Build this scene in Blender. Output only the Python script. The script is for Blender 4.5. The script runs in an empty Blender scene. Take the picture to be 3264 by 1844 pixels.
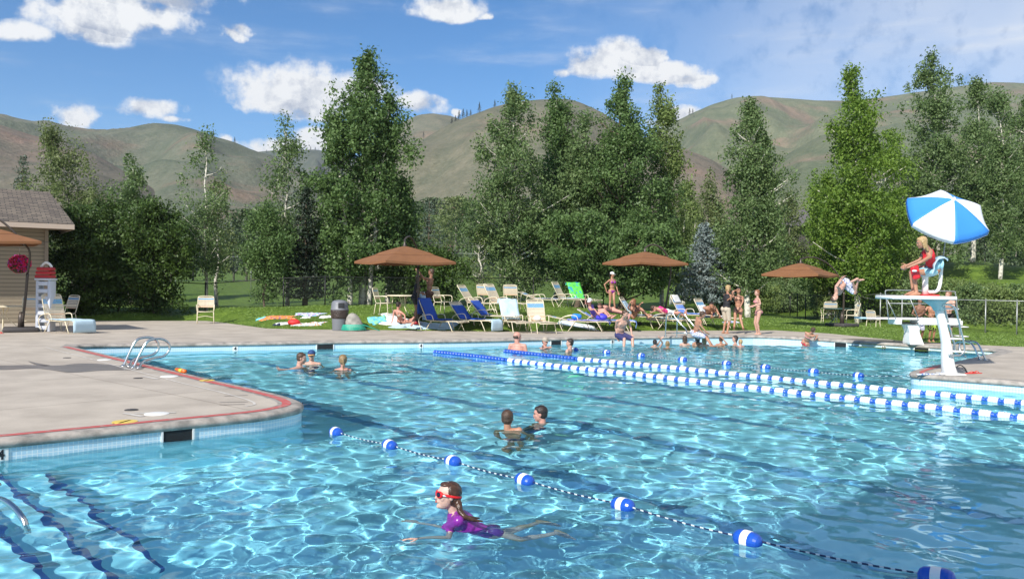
import bpy, bmesh, math, random, numpy as np
from mathutils import Vector, Matrix, noise as mn
from mathutils.geometry import tessellate_polygon
sc = bpy.context.scene
R = math.radians
# ------------------------------------------------------------------ camera, world, sun
F, CX, CY, EYE = 2722.0, 1632.0, 922.0, 1.7
PITCH, ROLL = math.atan(22 / 2722), math.atan(.014)
f0 = Vector((0, math.cos(PITCH), -math.sin(PITCH))); u0 = Vector((0, math.sin(PITCH), math.cos(PITCH))); r0 = Vector((1, 0, 0))
CR = r0 * math.cos(ROLL) + u0 * math.sin(ROLL); CU = u0 * math.cos(ROLL) - r0 * math.sin(ROLL); CF = f0
cd = bpy.data.cameras.new('camera'); cam = bpy.data.objects.new('camera', cd); sc.collection.objects.link(cam)
cd.sensor_width = 36; cd.lens = 36 * F / 3264; cd.clip_end = 6000; cd.clip_start = .05
cam.matrix_world = Matrix(((CR.x, CU.x, -CF.x, 0), (CR.y, CU.y, -CF.y, 0), (CR.z, CU.z, -CF.z, EYE), (0, 0, 0, 1)))
sc.camera = cam
SUN_EL = R(37); SUN_AZ = math.atan2(-.53, -.85)          # the sun stands behind the viewer's left shoulder
sun_dir = Vector((math.sin(SUN_AZ) * math.cos(SUN_EL), math.cos(SUN_AZ) * math.cos(SUN_EL), math.sin(SUN_EL)))
sl = bpy.data.lights.new('sun', 'SUN'); sl.energy = 4.6; sl.angle = R(.5); sl.color = (1, .95, .87); sl.cycles.is_caustics_light = True
so = bpy.data.objects.new('sun', sl); sc.collection.objects.link(so); so.rotation_euler = (-sun_dir).to_track_quat('-Z', 'Y').to_euler()
sc.view_settings.view_transform = 'Standard'; sc.view_settings.look = 'None'; sc.view_settings.gamma = 1; sc.view_settings.exposure = 0.5
sc.cycles.use_denoising = True; sc.cycles.max_bounces = 8; sc.cycles.transparent_max_bounces = 8
sc.cycles.sample_clamp_indirect = 4; sc.cycles.caustics_reflective = False

def ray(px, py): return CF * F + CR * (px - CX) - CU * (py - CY)
def G(px, py, z=0.0):
    d = ray(px, py); t = (z - EYE) / d.z; return Vector((0, 0, EYE)) + d * t
def D(px, py, Y):
    d = ray(px, py); return Vector((0, 0, EYE)) + d * (Y / d.y)
def VP(px, py, p0, n):
    d = ray(px, py); c = Vector((0, 0, EYE)); return c + d * ((p0 - c).dot(n) / d.dot(n))
WZ = -.22
def W(px, py): return G(px, py, WZ)
UD = Vector((-.666, .746, 0)).normalized(); VD = Vector((.746, .666, 0)).normalized()
def azel(px, py):
    d = ray(px, py).normalized(); return math.atan2(d.x, d.y), math.asin(d.z)

world = bpy.data.worlds.new('World'); sc.world = world; world.use_nodes = True
def build_world():
    nt = world.node_tree; N = nt.nodes; Lk = nt.links.new
    for n in list(N): N.remove(n)
    out = N.new('ShaderNodeOutputWorld')
    sky = N.new('ShaderNodeTexSky'); sky.sky_type = 'NISHITA'; sky.sun_disc = False; sky.sun_elevation = SUN_EL; sky.sun_rotation = SUN_AZ
    sky.altitude = 1800; sky.air_density = 1.0; sky.dust_density = .15; sky.ozone_density = 3.0
    bg = N.new('ShaderNodeBackground'); bg.inputs[1].default_value = .106
    def m(op, *a, clamp=False):
        n = N.new('ShaderNodeMath'); n.operation = op; n.use_clamp = clamp
        for i, x in enumerate(a):
            if isinstance(x, (int, float)): n.inputs[i].default_value = x
            else: Lk(x, n.inputs[i])
        return n.outputs[0]
    hs = N.new('ShaderNodeHueSaturation'); hs.inputs['Saturation'].default_value = 1.27; hs.inputs['Value'].default_value = 1.0
    Lk(sky.outputs[0], hs.inputs['Color']); Lk(hs.outputs[0], bg.inputs[0])
    tc = N.new('ShaderNodeTexCoord'); sp = N.new('ShaderNodeSeparateXYZ'); Lk(tc.outputs['Generated'], sp.inputs[0])
    az = m('ARCTAN2', sp.outputs[0], sp.outputs[1]); el = m('ARCSINE', sp.outputs[2])
    cb = N.new('ShaderNodeCombineXYZ'); Lk(az, cb.inputs[0]); Lk(el, cb.inputs[1])
    def nz(scale, det, rough, off=(0, 0, 0), stretch=(1, 1, 1), rot=0):
        mp = N.new('ShaderNodeMapping'); mp.inputs['Location'].default_value = off; mp.inputs['Scale'].default_value = stretch; mp.inputs['Rotation'].default_value = (0, 0, rot)
        Lk(cb.outputs[0], mp.inputs[0]); t = N.new('ShaderNodeTexNoise'); t.inputs['Scale'].default_value = scale; t.inputs['Detail'].default_value = det; t.inputs['Roughness'].default_value = rough
        Lk(mp.outputs[0], t.inputs['Vector']); return t.outputs[0]
    n1 = nz(19, 8, .62); n2 = nz(19, 8, .62, (.010, -.014, 0)); nb = nz(34, 5, .55, (3, 1, 0)); nw = nz(5, 3, .5, (1, 5, 0))
    azw = m('ADD', az, m('MULTIPLY', m('SUBTRACT', nb, .5), .05)); elw = m('ADD', el, m('MULTIPLY', m('SUBTRACT', nw, .5), .03))
    # (px, py of the centre, half width, height above, height below) of each cloud, as bearings
    cl = [(60, 105, 105, 45, 30, 1), (265, 75, 155, 95, 45, 1), (395, 40, 190, 60, 62, 1), (500, -15, 270, 85, 50, .8), (745, 105, 55, 45, 30, .62), (775, 85, 70, 26, 40, .55),
          (1430, 30, 125, 55, 28, 1), (1545, 50, 45, 22, 12, .7), (255, 385, 80, 60, 45, .85), (480, 345, 110, 40, 40, .8), (545, 385, 55, 16, 14, .7),
          (950, 300, 205, 105, 72, 1), (870, 330, 120, 50, 38, 1), (1120, 280, 150, 62, 62, 1), (1320, 320, 95, 45, 40, .85), (1440, 350, 32, 18, 22, .6),
          (1960, 215, 165, 68, 46, 1), (2110, 240, 150, 38, 26, 1), (2230, 255, 70, 26, 26, .9), (1800, 240, 60, 26, 24, .6), (2050, 190, 90, 30, 30, .9),
          (890, 485, 130, 45, 40, .95), (1010, 460, 90, 45, 30, .95), (2200, 375, 95, 40, 40, .95), (2120, 395, 60, 25, 30, .9), (720, 440, 55, 25, 20, .6)]
    best = None; bestv = None; grey = None
    for (px, py, w, up, dn, st) in cl:
        a0, e0 = azel(px, py); k = 1 / F
        u = m('MULTIPLY', m('SUBTRACT', azw, a0), 1 / (w * k)); v = m('SUBTRACT', elw, e0)
        vv = m('MAXIMUM', m('MULTIPLY', v, 1 / (up * k)), m('MULTIPLY', v, -1 / (dn * k)))
        d = m('SQRT', m('ADD', m('MULTIPLY', u, u), m('MULTIPLY', vv, vv)))
        val = m('SUBTRACT', st, d)
        best = val if best is None else m('MAXIMUM', best, val)
        if px == 500 and py == -15: grey = m('MULTIPLY', val, 2.2, clamp=True)
        sh = m('MULTIPLY', m('MULTIPLY', v, -1 / ((up + dn) * .7 * k)), m('GREATER_THAN', val, 0))
        bestv = sh if bestv is None else m('MAXIMUM', bestv, sh)
    dens = m('ADD', m('MULTIPLY_ADD', best, .95, .03), m('MULTIPLY', m('SUBTRACT', n1, .42), 2.4))
    inside = m('MULTIPLY_ADD', best, 2.2, 1.05, clamp=True)
    mr = N.new('ShaderNodeMapRange'); mr.interpolation_type = 'SMOOTHSTEP'; mr.inputs['From Min'].default_value = .02; mr.inputs['From Max'].default_value = .62
    Lk(m('MULTIPLY', dens, inside), mr.inputs[0]); mask = mr.outputs[0]
    # wisps
    wi = nz(3.2, 6, .62, (.3, 2, 0), (1, 6, 1), R(-14)); wr = N.new('ShaderNodeMapRange'); wr.interpolation_type = 'SMOOTHSTEP'
    wr.inputs['From Min'].default_value = .5; wr.inputs['From Max'].default_value = .85; Lk(wi, wr.inputs[0])
    rgt = m('MULTIPLY_ADD', az, 1.5, -.02, clamp=True)
    veil = m('MULTIPLY', rgt, m('MULTIPLY_ADD', nw, .9, .05))
    wisp = m('MULTIPLY', m('ADD', m('MULTIPLY', wr.outputs[0], .55), m('MULTIPLY', veil, 1.35)), .9, clamp=True)
    wisp = m('MULTIPLY', wisp, m('MULTIPLY', el, 20, clamp=True))
    tot = m('MAXIMUM', mask, wisp, clamp=True)
    rel = m('ADD', m('MULTIPLY', m('SUBTRACT', n2, n1), 4.5), m('MULTIPLY', m('SUBTRACT', nb, .5), 1.3))
    shade = m('ADD', m('ADD', m('MULTIPLY', bestv, .62), rel), m('MULTIPLY', grey, .75), clamp=True)
    mx = N.new('ShaderNodeMix'); mx.data_type = 'RGBA'; Lk(shade, mx.inputs[0]); mx.inputs[6].default_value = (.93, .945, .96, 1); mx.inputs[7].default_value = (.42, .48, .60, 1)
    b2 = N.new('ShaderNodeBackground'); Lk(mx.outputs[2], b2.inputs[0]); b2.inputs[1].default_value = .74
    ms = N.new('ShaderNodeMixShader'); Lk(tot, ms.inputs[0]); Lk(bg.outputs[0], ms.inputs[1]); Lk(b2.outputs[0], ms.inputs[2]); Lk(ms.outputs[0], out.inputs[0])
build_world()
# ------------------------------------------------------------------ helpers
col = sc.collection
rng = np.random.RandomState(7); random.seed(7)
def thing(name, loc, label, cat, group=None, rz=0.0):
    o = bpy.data.objects.new(name, None); col.objects.link(o); o.location = loc; o.rotation_euler = (0, 0, rz); o.empty_display_size = .2
    o['label'] = label; o['category'] = cat
    if group: o['group'] = group
    return o
def tag(o, label=None, cat=None, group=None, kind=None):
    if label: o['label'] = label
    if cat: o['category'] = cat
    if group: o['group'] = group
    if kind: o['kind'] = kind
    return o
def inv(parent, p):
    return Matrix.Rotation(-parent.rotation_euler.z, 3, 'Z') @ (Vector(p) - parent.location)
def link(name, me, parent=None, smooth=True, local=False):
    """the vertices are in world space unless local; under a parent they are moved into its space"""
    o = bpy.data.objects.new(name, me); col.objects.link(o)
    if parent:
        o.parent = parent
        if not local:
            top = parent
            ch = []
            while top: ch.append(top); top = top.parent
            mtx = Matrix.Identity(4)
            for t in reversed(ch): mtx = mtx @ (Matrix.Translation(t.location) @ Matrix.Rotation(t.rotation_euler.z, 4, 'Z'))
            me.transform(mtx.inverted())
    if smooth: me.polygons.foreach_set('use_smooth', [True] * len(me.polygons))
    return o
class MB:
    def __init__(s): s.v = []; s.f = []; s.m = []; s.mats = []
    def mi(s, m):
        if m is None: return 0
        if m not in s.mats: s.mats.append(m)
        return s.mats.index(m)
    def add(s, v, f, m=None):
        b = len(s.v); s.v += [tuple(x) for x in v]; k = s.mi(m)
        for q in f: s.f.append(tuple(b + i for i in q)); s.m.append(k)
        return s
    def box(s, c, d, m=None, rz=0, rot=None, bevel=0):
        M = rot or Matrix.Rotation(rz, 3, 'Z'); c = Vector(c); x, y, z = d[0] / 2, d[1] / 2, d[2] / 2
        if bevel:
            b = min(bevel, x * .9, y * .9, z * .9); vs = []; 
            bm = bmesh.new(); bmesh.ops.create_cube(bm, size=1)
            for v in bm.verts: v.co = Vector((v.co.x * 2 * x, v.co.y * 2 * y, v.co.z * 2 * z))
            bmesh.ops.bevel(bm, geom=bm.edges[:], offset=b, segments=2, affect='EDGES', profile=.5)
            bm.verts.index_update()
            s.add([c + M @ v.co for v in bm.verts], [[v.index for v in f.verts] for f in bm.faces], m); bm.free(); return s
        vs = [c + M @ Vector((i * x, j * y, k * z)) for i in (-1, 1) for j in (-1, 1) for k in (-1, 1)]
        return s.add(vs, [(0, 1, 3, 2), (4, 6, 7, 5), (0, 4, 5, 1), (2, 3, 7, 6), (0, 2, 6, 4), (1, 5, 7, 3)], m)
    def tube(s, pts, r, m=None, n=8, caps=True):
        pts = [Vector(p) for p in pts]; k = len(pts); rs = r if isinstance(r, (list, tuple)) else [r] * k
        a = None; vs = []
        for i, p in enumerate(pts):
            t = (pts[min(i + 1, k - 1)] - pts[max(i - 1, 0)])
            if t.length < 1e-7: t = Vector((0, 0, 1))
            t.normalize()
            if a is None: a = t.orthogonal().normalized()
            else:
                a = a - t * a.dot(t)
                a = t.orthogonal().normalized() if a.length < 1e-4 else a.normalized()
            b = t.cross(a)
            for j in range(n):
                q = 2 * math.pi * j / n; vs.append(p + (a * math.cos(q) + b * math.sin(q)) * rs[i])
        fs = [(i * n + j, i * n + (j + 1) % n, (i + 1) * n + (j + 1) % n, (i + 1) * n + j) for i in range(k - 1) for j in range(n)]
        if caps: fs += [tuple(range(n - 1, -1, -1)), tuple((k - 1) * n + j for j in range(n))]
        return s.add(vs, fs, m)
    def lathe(s, prof, c, m=None, n=20, rot=None, sx=1, sy=1):
        c = Vector(c); vs = []; M = rot or Matrix.Identity(3)
        for (r, z) in prof:
            for j in range(n): q = 2 * math.pi * j / n; vs.append(c + M @ Vector((r * math.cos(q) * sx, r * math.sin(q) * sy, z)))
        k = len(prof)
        fs = [(i * n + j, i * n + (j + 1) % n, (i + 1) * n + (j + 1) % n, (i + 1) * n + j) for i in range(k - 1) for j in range(n)]
        if prof[0][0] > 1e-4: fs.append(tuple(range(n - 1, -1, -1)))
        if prof[-1][0] > 1e-4: fs.append(tuple((k - 1) * n + j for j in range(n)))
        return s.add(vs, fs, m)
    def ell(s, c, r, m=None, rot=None, n=14):
        k = n // 2 + 1; prof = [(max(math.sin(math.pi * i / k), 1e-3), -math.cos(math.pi * i / k)) for i in range(k + 1)]
        c = Vector(c); M = rot or Matrix.Identity(3); vs = []
        for (q, z) in prof:
            for j in range(n): t = 2 * math.pi * j / n; vs.append(c + M @ Vector((q * math.cos(t) * r[0], q * math.sin(t) * r[1], z * r[2])))
        k = len(prof)
        fs = [(i * n + j, i * n + (j + 1) % n, (i + 1) * n + (j + 1) % n, (i + 1) * n + j) for i in range(k - 1) for j in range(n)]
        fs += [tuple(range(n - 1, -1, -1)), tuple((k - 1) * n + j for j in range(n))]
        return s.add(vs, fs, m)
    def cap(s, p, q, r0_, r1_, m=None, n=10):
        p = Vector(p); q = Vector(q); d = q - p
        if d.length < 1e-5: return s.ell(p, (r0_,) * 3, m)
        d.normalize(); pts = []; rs = []
        for i in range(4): a = math.pi / 2 * (1 - i / 4); pts.append(p - d * r0_ * math.sin(a)); rs.append(max(r0_ * math.cos(a), 1e-4))
        pts.append(p); rs.append(r0_); pts.append(q); rs.append(r1_)
        for i in range(1, 5): a = math.pi / 2 * i / 4; pts.append(q + d * r1_ * math.sin(a)); rs.append(max(r1_ * math.cos(a), 1e-4))
        return s.tube(pts, rs, m, n)
    def mesh(s, name):
        me = bpy.data.meshes.new(name); me.from_pydata(s.v, [], s.f)
        for x in s.mats: me.materials.append(x)
        if len(s.mats) > 1: me.polygons.foreach_set('material_index', s.m)
        me.update(); return me
    def build(s, name, mat=None, parent=None, smooth=True, local=False):
        me = s.mesh(name)
        if mat is not None:
            if not s.mats: me.materials.append(mat)
        return link(name, me, parent, smooth, local)
    def remesh(s, name, mat, voxel, parent=None, it=3):
        me = s.mesh('tmp'); o = bpy.data.objects.new('tmp', me); col.objects.link(o)
        md = o.modifiers.new('r', 'REMESH'); md.mode = 'VOXEL'; md.voxel_size = voxel; md.use_smooth_shade = True
        ms = o.modifiers.new('s', 'SMOOTH'); ms.factor = .5; ms.iterations = it
        dg = bpy.context.evaluated_depsgraph_get(); ev = o.evaluated_get(dg); m2 = bpy.data.meshes.new_from_object(ev)
        bpy.data.objects.remove(o); m2.name = name; m2.materials.clear(); m2.materials.append(mat)
        return link(name, m2, parent, True)
MATS = {}
def mat(name, c, rough=.6, var=0.0, scale=8.0, bump=0.0, c2=None, spec=None, metal=0.0, sss=0.0, trans=0.0, obj=False, thr=(.35, .65), detail=5):
    if name in MATS: return MATS[name]
    m = bpy.data.materials.new(name); m.use_nodes = True; nt = m.node_tree; b = nt.nodes['Principled BSDF']
    b.inputs['Base Color'].default_value = (*c, 1); b.inputs['Roughness'].default_value = rough; b.inputs['Metallic'].default_value = metal
    if spec is not None: b.inputs['Specular IOR Level'].default_value = spec
    if sss: b.inputs['Subsurface Weight'].default_value = sss; b.inputs['Subsurface Radius'].default_value = (.02, .008, .004)
    if var or bump or c2:
        tc = nt.nodes.new('ShaderNodeTexCoord'); t = nt.nodes.new('ShaderNodeTexNoise'); t.inputs['Scale'].default_value = scale; t.inputs['Detail'].default_value = detail; t.inputs['Roughness'].default_value = .6
        nt.links.new(tc.outputs['Object'], t.inputs['Vector'])
        if var or c2:
            cr = nt.nodes.new('ShaderNodeValToRGB'); e = cr.color_ramp.elements; e[0].position, e[1].position = thr
            if c2: e[0].color = (*c, 1); e[1].color = (*c2, 1)
            else: e[0].color = (*[x * (1 - var) for x in c], 1); e[1].color = (*[min(1, x * (1 + var)) for x in c], 1)
            nt.links.new(t.outputs[0], cr.inputs[0]); nt.links.new(cr.outputs[0], b.inputs['Base Color'])
        if bump:
            bp = nt.nodes.new('ShaderNodeBump'); bp.inputs['Strength'].default_value = bump; bp.inputs['Distance'].default_value = .05
            nt.links.new(t.outputs[0], bp.inputs['Height']); nt.links.new(bp.outputs[0], b.inputs['Normal'])
    MATS[name] = m; return m
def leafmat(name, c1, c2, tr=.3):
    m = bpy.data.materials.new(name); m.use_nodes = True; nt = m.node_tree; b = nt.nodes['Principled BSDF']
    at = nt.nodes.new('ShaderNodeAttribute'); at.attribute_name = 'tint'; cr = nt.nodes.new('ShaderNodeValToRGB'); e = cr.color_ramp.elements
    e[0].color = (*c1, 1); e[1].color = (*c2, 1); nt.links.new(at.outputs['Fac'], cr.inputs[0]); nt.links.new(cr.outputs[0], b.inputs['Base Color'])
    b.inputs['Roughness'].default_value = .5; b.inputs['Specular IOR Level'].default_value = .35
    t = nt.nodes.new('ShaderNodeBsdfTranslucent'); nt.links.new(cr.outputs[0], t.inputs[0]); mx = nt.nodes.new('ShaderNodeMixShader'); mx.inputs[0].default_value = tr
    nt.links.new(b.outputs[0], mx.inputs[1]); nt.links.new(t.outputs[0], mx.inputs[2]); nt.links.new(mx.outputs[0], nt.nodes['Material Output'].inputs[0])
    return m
def rcv(o):
    o.cycles.is_caustics_receiver = True
    for c in o.children: rcv(c)
    return o
def copy_tree(o, parent=None):
    c = o.copy(); col.objects.link(c); c.parent = parent
    for ch in [x for x in kids(o)]: copy_tree(ch, c)
    return c
KID = {}
def kids(o): return list(o.children)
def smooth_poly(pts, n=6):
    """Catmull-Rom through points"""
    pts = [Vector(p) for p in pts]; out = []
    for i in range(len(pts) - 1):
        a = pts[max(i - 1, 0)]; b = pts[i]; c = pts[i + 1]; d = pts[min(i + 2, len(pts) - 1)]
        for k in range(n):
            t = k / n; out.append(.5 * ((2 * b) + (c - a) * t + (2 * a - 5 * b + 4 * c - d) * t * t + (3 * b - a - 3 * c + d) * t ** 3))
    out.append(pts[-1]); return out
def inpoly(x, y, poly):
    """vectorised point in polygon"""
    x = np.asarray(x); y = np.asarray(y); r = np.zeros(x.shape, bool); n = len(poly)
    for i in range(n):
        x1, y1 = poly[i][0], poly[i][1]; x2, y2 = poly[(i + 1) % n][0], poly[(i + 1) % n][1]
        if y1 == y2: continue
        c = ((y1 > y) != (y2 > y)) & (x < (x2 - x1) * (y - y1) / (y2 - y1) + x1); r ^= c
    return r
def distpoly(x, y, poly):
    x = np.asarray(x); y = np.asarray(y); d = np.full(x.shape, 1e9); n = len(poly)
    for i in range(n):
        ax, ay = poly[i][0], poly[i][1]; bx, by = poly[(i + 1) % n][0], poly[(i + 1) % n][1]
        dx, dy = bx - ax, by - ay; t = np.clip(((x - ax) * dx + (y - ay) * dy) / max(dx * dx + dy * dy, 1e-9), 0, 1)
        d = np.minimum(d, np.hypot(x - ax - t * dx, y - ay - t * dy))
    return d
def offset(poly, d):
    """polygon moved outwards by d"""
    n = len(poly); out = []
    area = sum(poly[i].x * poly[(i + 1) % n].y - poly[(i + 1) % n].x * poly[i].y for i in range(n)); sg = 1 if area > 0 else -1
    for i in range(n):
        a = (poly[i] - poly[i - 1]).normalized(); b = (poly[(i + 1) % n] - poly[i]).normalized()
        na = Vector((a.y, -a.x, 0)) * sg; nb = Vector((b.y, -b.x, 0)) * sg; m_ = na + nb
        m_ = m_.normalized() if m_.length > .1 else na; k = 1 / max(m_.dot(na), .45)
        out.append(poly[i] + m_ * d * k)
    return out
# ------------------------------------------------------------------ pool outline and deck outline on the deck plane
def crv(ps, n=4): return smooth_poly([G(*p) for p in ps], n)
nearL = [G(0, 1399), G(270, 1373), G(532, 1347), G(700, 1331)]
tip = crv([(700, 1331), (840, 1316), (925, 1301), (960, 1289), (952, 1275), (905, 1259), (820, 1238)], 5)
sideL = [G(p, 1099 + .236 * (p - 218)) for p in (700, 600, 500, 400, 300)]
cornL = [G(238, 1104), G(250, 1098)]
farE = crv([(420, 1095), (818, 1090), (1100, 1085), (1400, 1083), (1700, 1077), (2000, 1072), (2200, 1069), (2330, 1068.5), (2440, 1069), (2600, 1077), (2690, 1083), (2900, 1096), (3060, 1105), (3165, 1111)], 3)
rgt = [G(3188, 1118), G(3130, 1132), G(3050, 1149), G(2961, 1165)]
rtip = crv([(2961, 1165), (2915, 1178), (2903, 1186), (2925, 1191), (2990, 1196)], 4)
frR = [G(3264, 1216)]
a0 = G(0, 1399); e0 = G(3264, 1216); dr = (G(3264, 1216) - G(2990, 1196)).normalized()
POOL = [a0 - VD * 4.5] + nearL + tip[1:] + sideL + cornL + farE + rgt + rtip[1:] + frR + [e0 + dr * 3, e0 + dr * 9, Vector((19, 1.9, 0)), Vector((-7, 1.9, 0))]
POOL = [Vector((p.x, p.y, 0)) for p in POOL]
gl = [(-700, 1010), (200, 1021), (655, 1022), (700, 1026), (849, 1046), (950, 1049), (1100, 1050), (1600, 1056), (2200, 1053), (2470, 1052), (2640, 1062), (2870, 1085), (3079, 1097), (3264, 1105), (3700, 1128)]
GRASS = [G(*p) for p in gl]
DECK = GRASS + [Vector((34, 14, 0)), Vector((34, -12, 0)), Vector((-34, -12, 0)), Vector((-34, 30, 0))]
concrete = mat('concrete', (.42, .365, .30), .85, c2=(.53, .465, .385), scale=1.1, bump=.15, thr=(.38, .62), detail=11)
coping_m = mat('coping_concrete', (.2, .185, .165), .8, c2=(.42, .375, .33), scale=5, bump=.3, thr=(.35, .62), detail=8)
def setup_concrete():
    nt = concrete.node_tree; b = nt.nodes['Principled BSDF']; tc = nt.nodes.new('ShaderNodeTexCoord')
    old = b.inputs['Base Color'].links[0].from_socket
    t = nt.nodes.new('ShaderNodeTexNoise'); t.inputs['Scale'].default_value = 60; t.inputs['Detail'].default_value = 4; nt.links.new(tc.outputs['Object'], t.inputs[0])
    mp = nt.nodes.new('ShaderNodeMapping'); mp.inputs['Rotation'].default_value = (0, 0, math.atan2(UD.y, UD.x)); nt.links.new(tc.outputs['Object'], mp.inputs[0])
    br = nt.nodes.new('ShaderNodeTexBrick'); br.inputs['Scale'].default_value = 1; br.inputs['Brick Width'].default_value = 3.0; br.inputs['Row Height'].default_value = 3.0; br.inputs['Mortar Size'].default_value = .012; br.offset = 0
    br.inputs['Color1'].default_value = (1, 1, 1, 1); br.inputs['Color2'].default_value = (.96, .96, .97, 1); br.inputs['Mortar'].default_value = (.62, .6, .58, 1); nt.links.new(mp.outputs[0], br.inputs[0])
    m1 = nt.nodes.new('ShaderNodeMix'); m1.data_type = 'RGBA'; m1.blend_type = 'MULTIPLY'; m1.inputs[0].default_value = 1
    nt.links.new(old, m1.inputs[6]); nt.links.new(br.outputs[0], m1.inputs[7])
    cr = nt.nodes.new('ShaderNodeValToRGB'); cr.color_ramp.elements[0].position = .3; cr.color_ramp.elements[0].color = (.82, .82, .82, 1); cr.color_ramp.elements[1].position = .7; nt.links.new(t.outputs[0], cr.inputs[0])
    m2 = nt.nodes.new('ShaderNodeMix'); m2.data_type = 'RGBA'; m2.blend_type = 'MULTIPLY'; m2.inputs[0].default_value = 1
    nt.links.new(m1.outputs[2], m2.inputs[6]); nt.links.new(cr.outputs[0], m2.inputs[7]); nt.links.new(m2.outputs[2], b.inputs['Base Color'])
setup_concrete()
def flat(name, outer, holes, z, m, kind='structure', parent=None):
    loops = [[Vector((p.x, p.y, 0)) for p in outer]] + [[Vector((p.x, p.y, 0)) for p in h] for h in holes]
    tris = tessellate_polygon(loops); vs = [(p.x, p.y, z) for l in loops for p in l]
    fs = []
    for t in tris:
        a, b, c = [Vector(vs[i]) for i in t]
        fs.append(t if (b - a).cross(c - a).z > 0 else t[::-1])
    mb = MB(); mb.add(vs, fs); o = mb.build(name, m, parent, smooth=False)
    if kind: o['kind'] = kind
    return o
CIN = offset(POOL, .32)
flat('pool_deck', DECK, [CIN], 0.0, concrete)
# coping: rounded lip and front face
mb = MB(); n = len(POOL); prof = [(.32, 0.0), (.06, .002), (.02, -.004), (-.015, -.02), (-.03, -.05), (-.02, -.095), (.05, -.1)]
rings = [offset(POOL, d) for d, z in prof]; vs = []
for (d, z), r_ in zip(prof, rings): vs += [(p.x, p.y, z) for p in r_]
fs = [(k * n + i, k * n + (i + 1) % n, (k + 1) * n + (i + 1) % n, (k + 1) * n + i) for k in range(len(prof) - 1) for i in range(n)]
mb.add(vs, fs); cop = mb.build('pool_coping', coping_m); cop['kind'] = 'structure'
# pool floor and walls
def floor_z(x, y):
    t = (x * VD.x + y * VD.y)      # across the lanes
    s = (-x * UD.x - y * UD.y)
    deep = np.clip((t - 15.5) / 6.0, 0, 1) * np.clip((x + 4) / 6, 0, 1)
    return -1.42 - .10 * np.clip(y / 20, 0, 1) - .35 * np.clip((x - 1) / 6, 0, 1) - 1.5 * deep * deep * (3 - 2 * deep)
tile = bpy.data.materials.new('waterline_tile'); tile.use_nodes = True
def brickmat(m, w, h, c1, c2, mo, ms=.06, rough=.3, coord='UV'):
    nt = m.node_tree; b = nt.nodes['Principled BSDF']; tc = nt.nodes.new('ShaderNodeTexCoord'); br = nt.nodes.new('ShaderNodeTexBrick'); br.offset = 0
    br.inputs['Scale'].default_value = 1; br.inputs['Brick Width'].default_value = w; br.inputs['Row Height'].default_value = h; br.inputs['Mortar Size'].default_value = min(w, h) * ms
    for k, c in zip(('Color1', 'Color2', 'Mortar'), (c1, c2, mo)): br.inputs[k].default_value = (*c, 1)
    nt.links.new(tc.outputs[coord], br.inputs[0]); nt.links.new(br.outputs[0], b.inputs['Base Color']); b.inputs['Roughness'].default_value = rough
brickmat(tile, .05, .05, (.46, .66, .76), (.42, .62, .74), (.7, .78, .8), ms=.09)
MATS['waterline_tile'] = tile
mb = MB(); mb2 = MB(); acc = 0; uv = []
for i in range(n):
    a = POOL[i]; b = POOL[(i + 1) % n]; L_ = (b - a).length
    mb.add([(a.x, a.y, -.09), (b.x, b.y, -.09), (b.x, b.y, -.38), (a.x, a.y, -.38)], [(0, 1, 2, 3)]); uv += [(acc, 0), (acc + L_, 0), (acc + L_, -.29), (acc, -.29)]
    mb2.add([(a.x, a.y, -.38), (b.x, b.y, -.38), (b.x, b.y, -4), (a.x, a.y, -4)], [(0, 1, 2, 3)]); acc += L_
tw = mb.build('tile_band', tile, None, False); tw['kind'] = 'structure'; l = tw.data.uv_layers.new(name='UVMap')
l.data.foreach_set('uv', [c for p in uv for c in p])
plaster = mat('pool_plaster', (.52, .89, .985), .7, c2=(.60, .92, .99), scale=2.5)
pw = mb2.build('pool_wall', plaster, None, False); pw['kind'] = 'structure'
xs = np.arange(-11, 22, .5); ys = np.arange(1, 31, .5); XX, YY = np.meshgrid(xs, ys); ZZ = floor_z(XX, YY)
def grid_obj(name, X, Y, Z, m, keep=None, smooth=True):
    h, w = X.shape; idx = np.arange(h * w).reshape(h, w)
    f = np.stack([idx[:-1, :-1], idx[:-1, 1:], idx[1:, 1:], idx[1:, :-1]], -1).reshape(-1, 4)
    if keep is not None:
        kf = (keep[:-1, :-1] | keep[:-1, 1:] | keep[1:, 1:] | keep[1:, :-1]).reshape(-1); f = f[kf]
    used, invx = np.unique(f, return_inverse=True); v = np.stack([X, Y, Z], -1).reshape(-1, 3)[used]; f = invx.reshape(-1, 4)
    me = bpy.data.meshes.new(name); me.vertices.add(len(v)); me.vertices.foreach_set('co', v.astype(np.float32).ravel())
    me.loops.add(f.size); me.loops.foreach_set('vertex_index', f.astype(np.int32).ravel()); me.polygons.add(len(f))
    me.polygons.foreach_set('loop_start', np.arange(0, f.size, 4, dtype=np.int32)); me.update(calc_edges=True)
    me.materials.append(m); o = bpy.data.objects.new(name, me); col.objects.link(o)
    if smooth: me.polygons.foreach_set('use_smooth', [True] * len(f))
    return o
pf = grid_obj('pool_floor', XX, YY, ZZ, plaster); pf['kind'] = 'structure'
navy = mat('navy_tile', (.03, .05, .20), .4)
# dark lane stripes on the pool floor, running with the lanes
mb = MB()
for k, t in enumerate((7.0, 9.4, 11.8, 14.2)):
    for s in np.arange(-14, 26, .5):
        qs = []
        for (ds, dt) in ((0, -.13), (.5, -.13), (.5, .13), (0, .13)):
            p = UD * (s + ds) + VD * (t + dt); qs.append((p.x, p.y, float(floor_z(p.x, p.y)) + .006))
        if inpoly([q[0] for q in qs], [q[1] for q in qs], POOL).all(): mb.add(qs, [(0, 1, 2, 3)])
ls = mb.build('floor_lane_stripes', mat('lane_stripe_tile', (.20, .40, .62), .4), None, False); ls['kind'] = 'structure'
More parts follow.
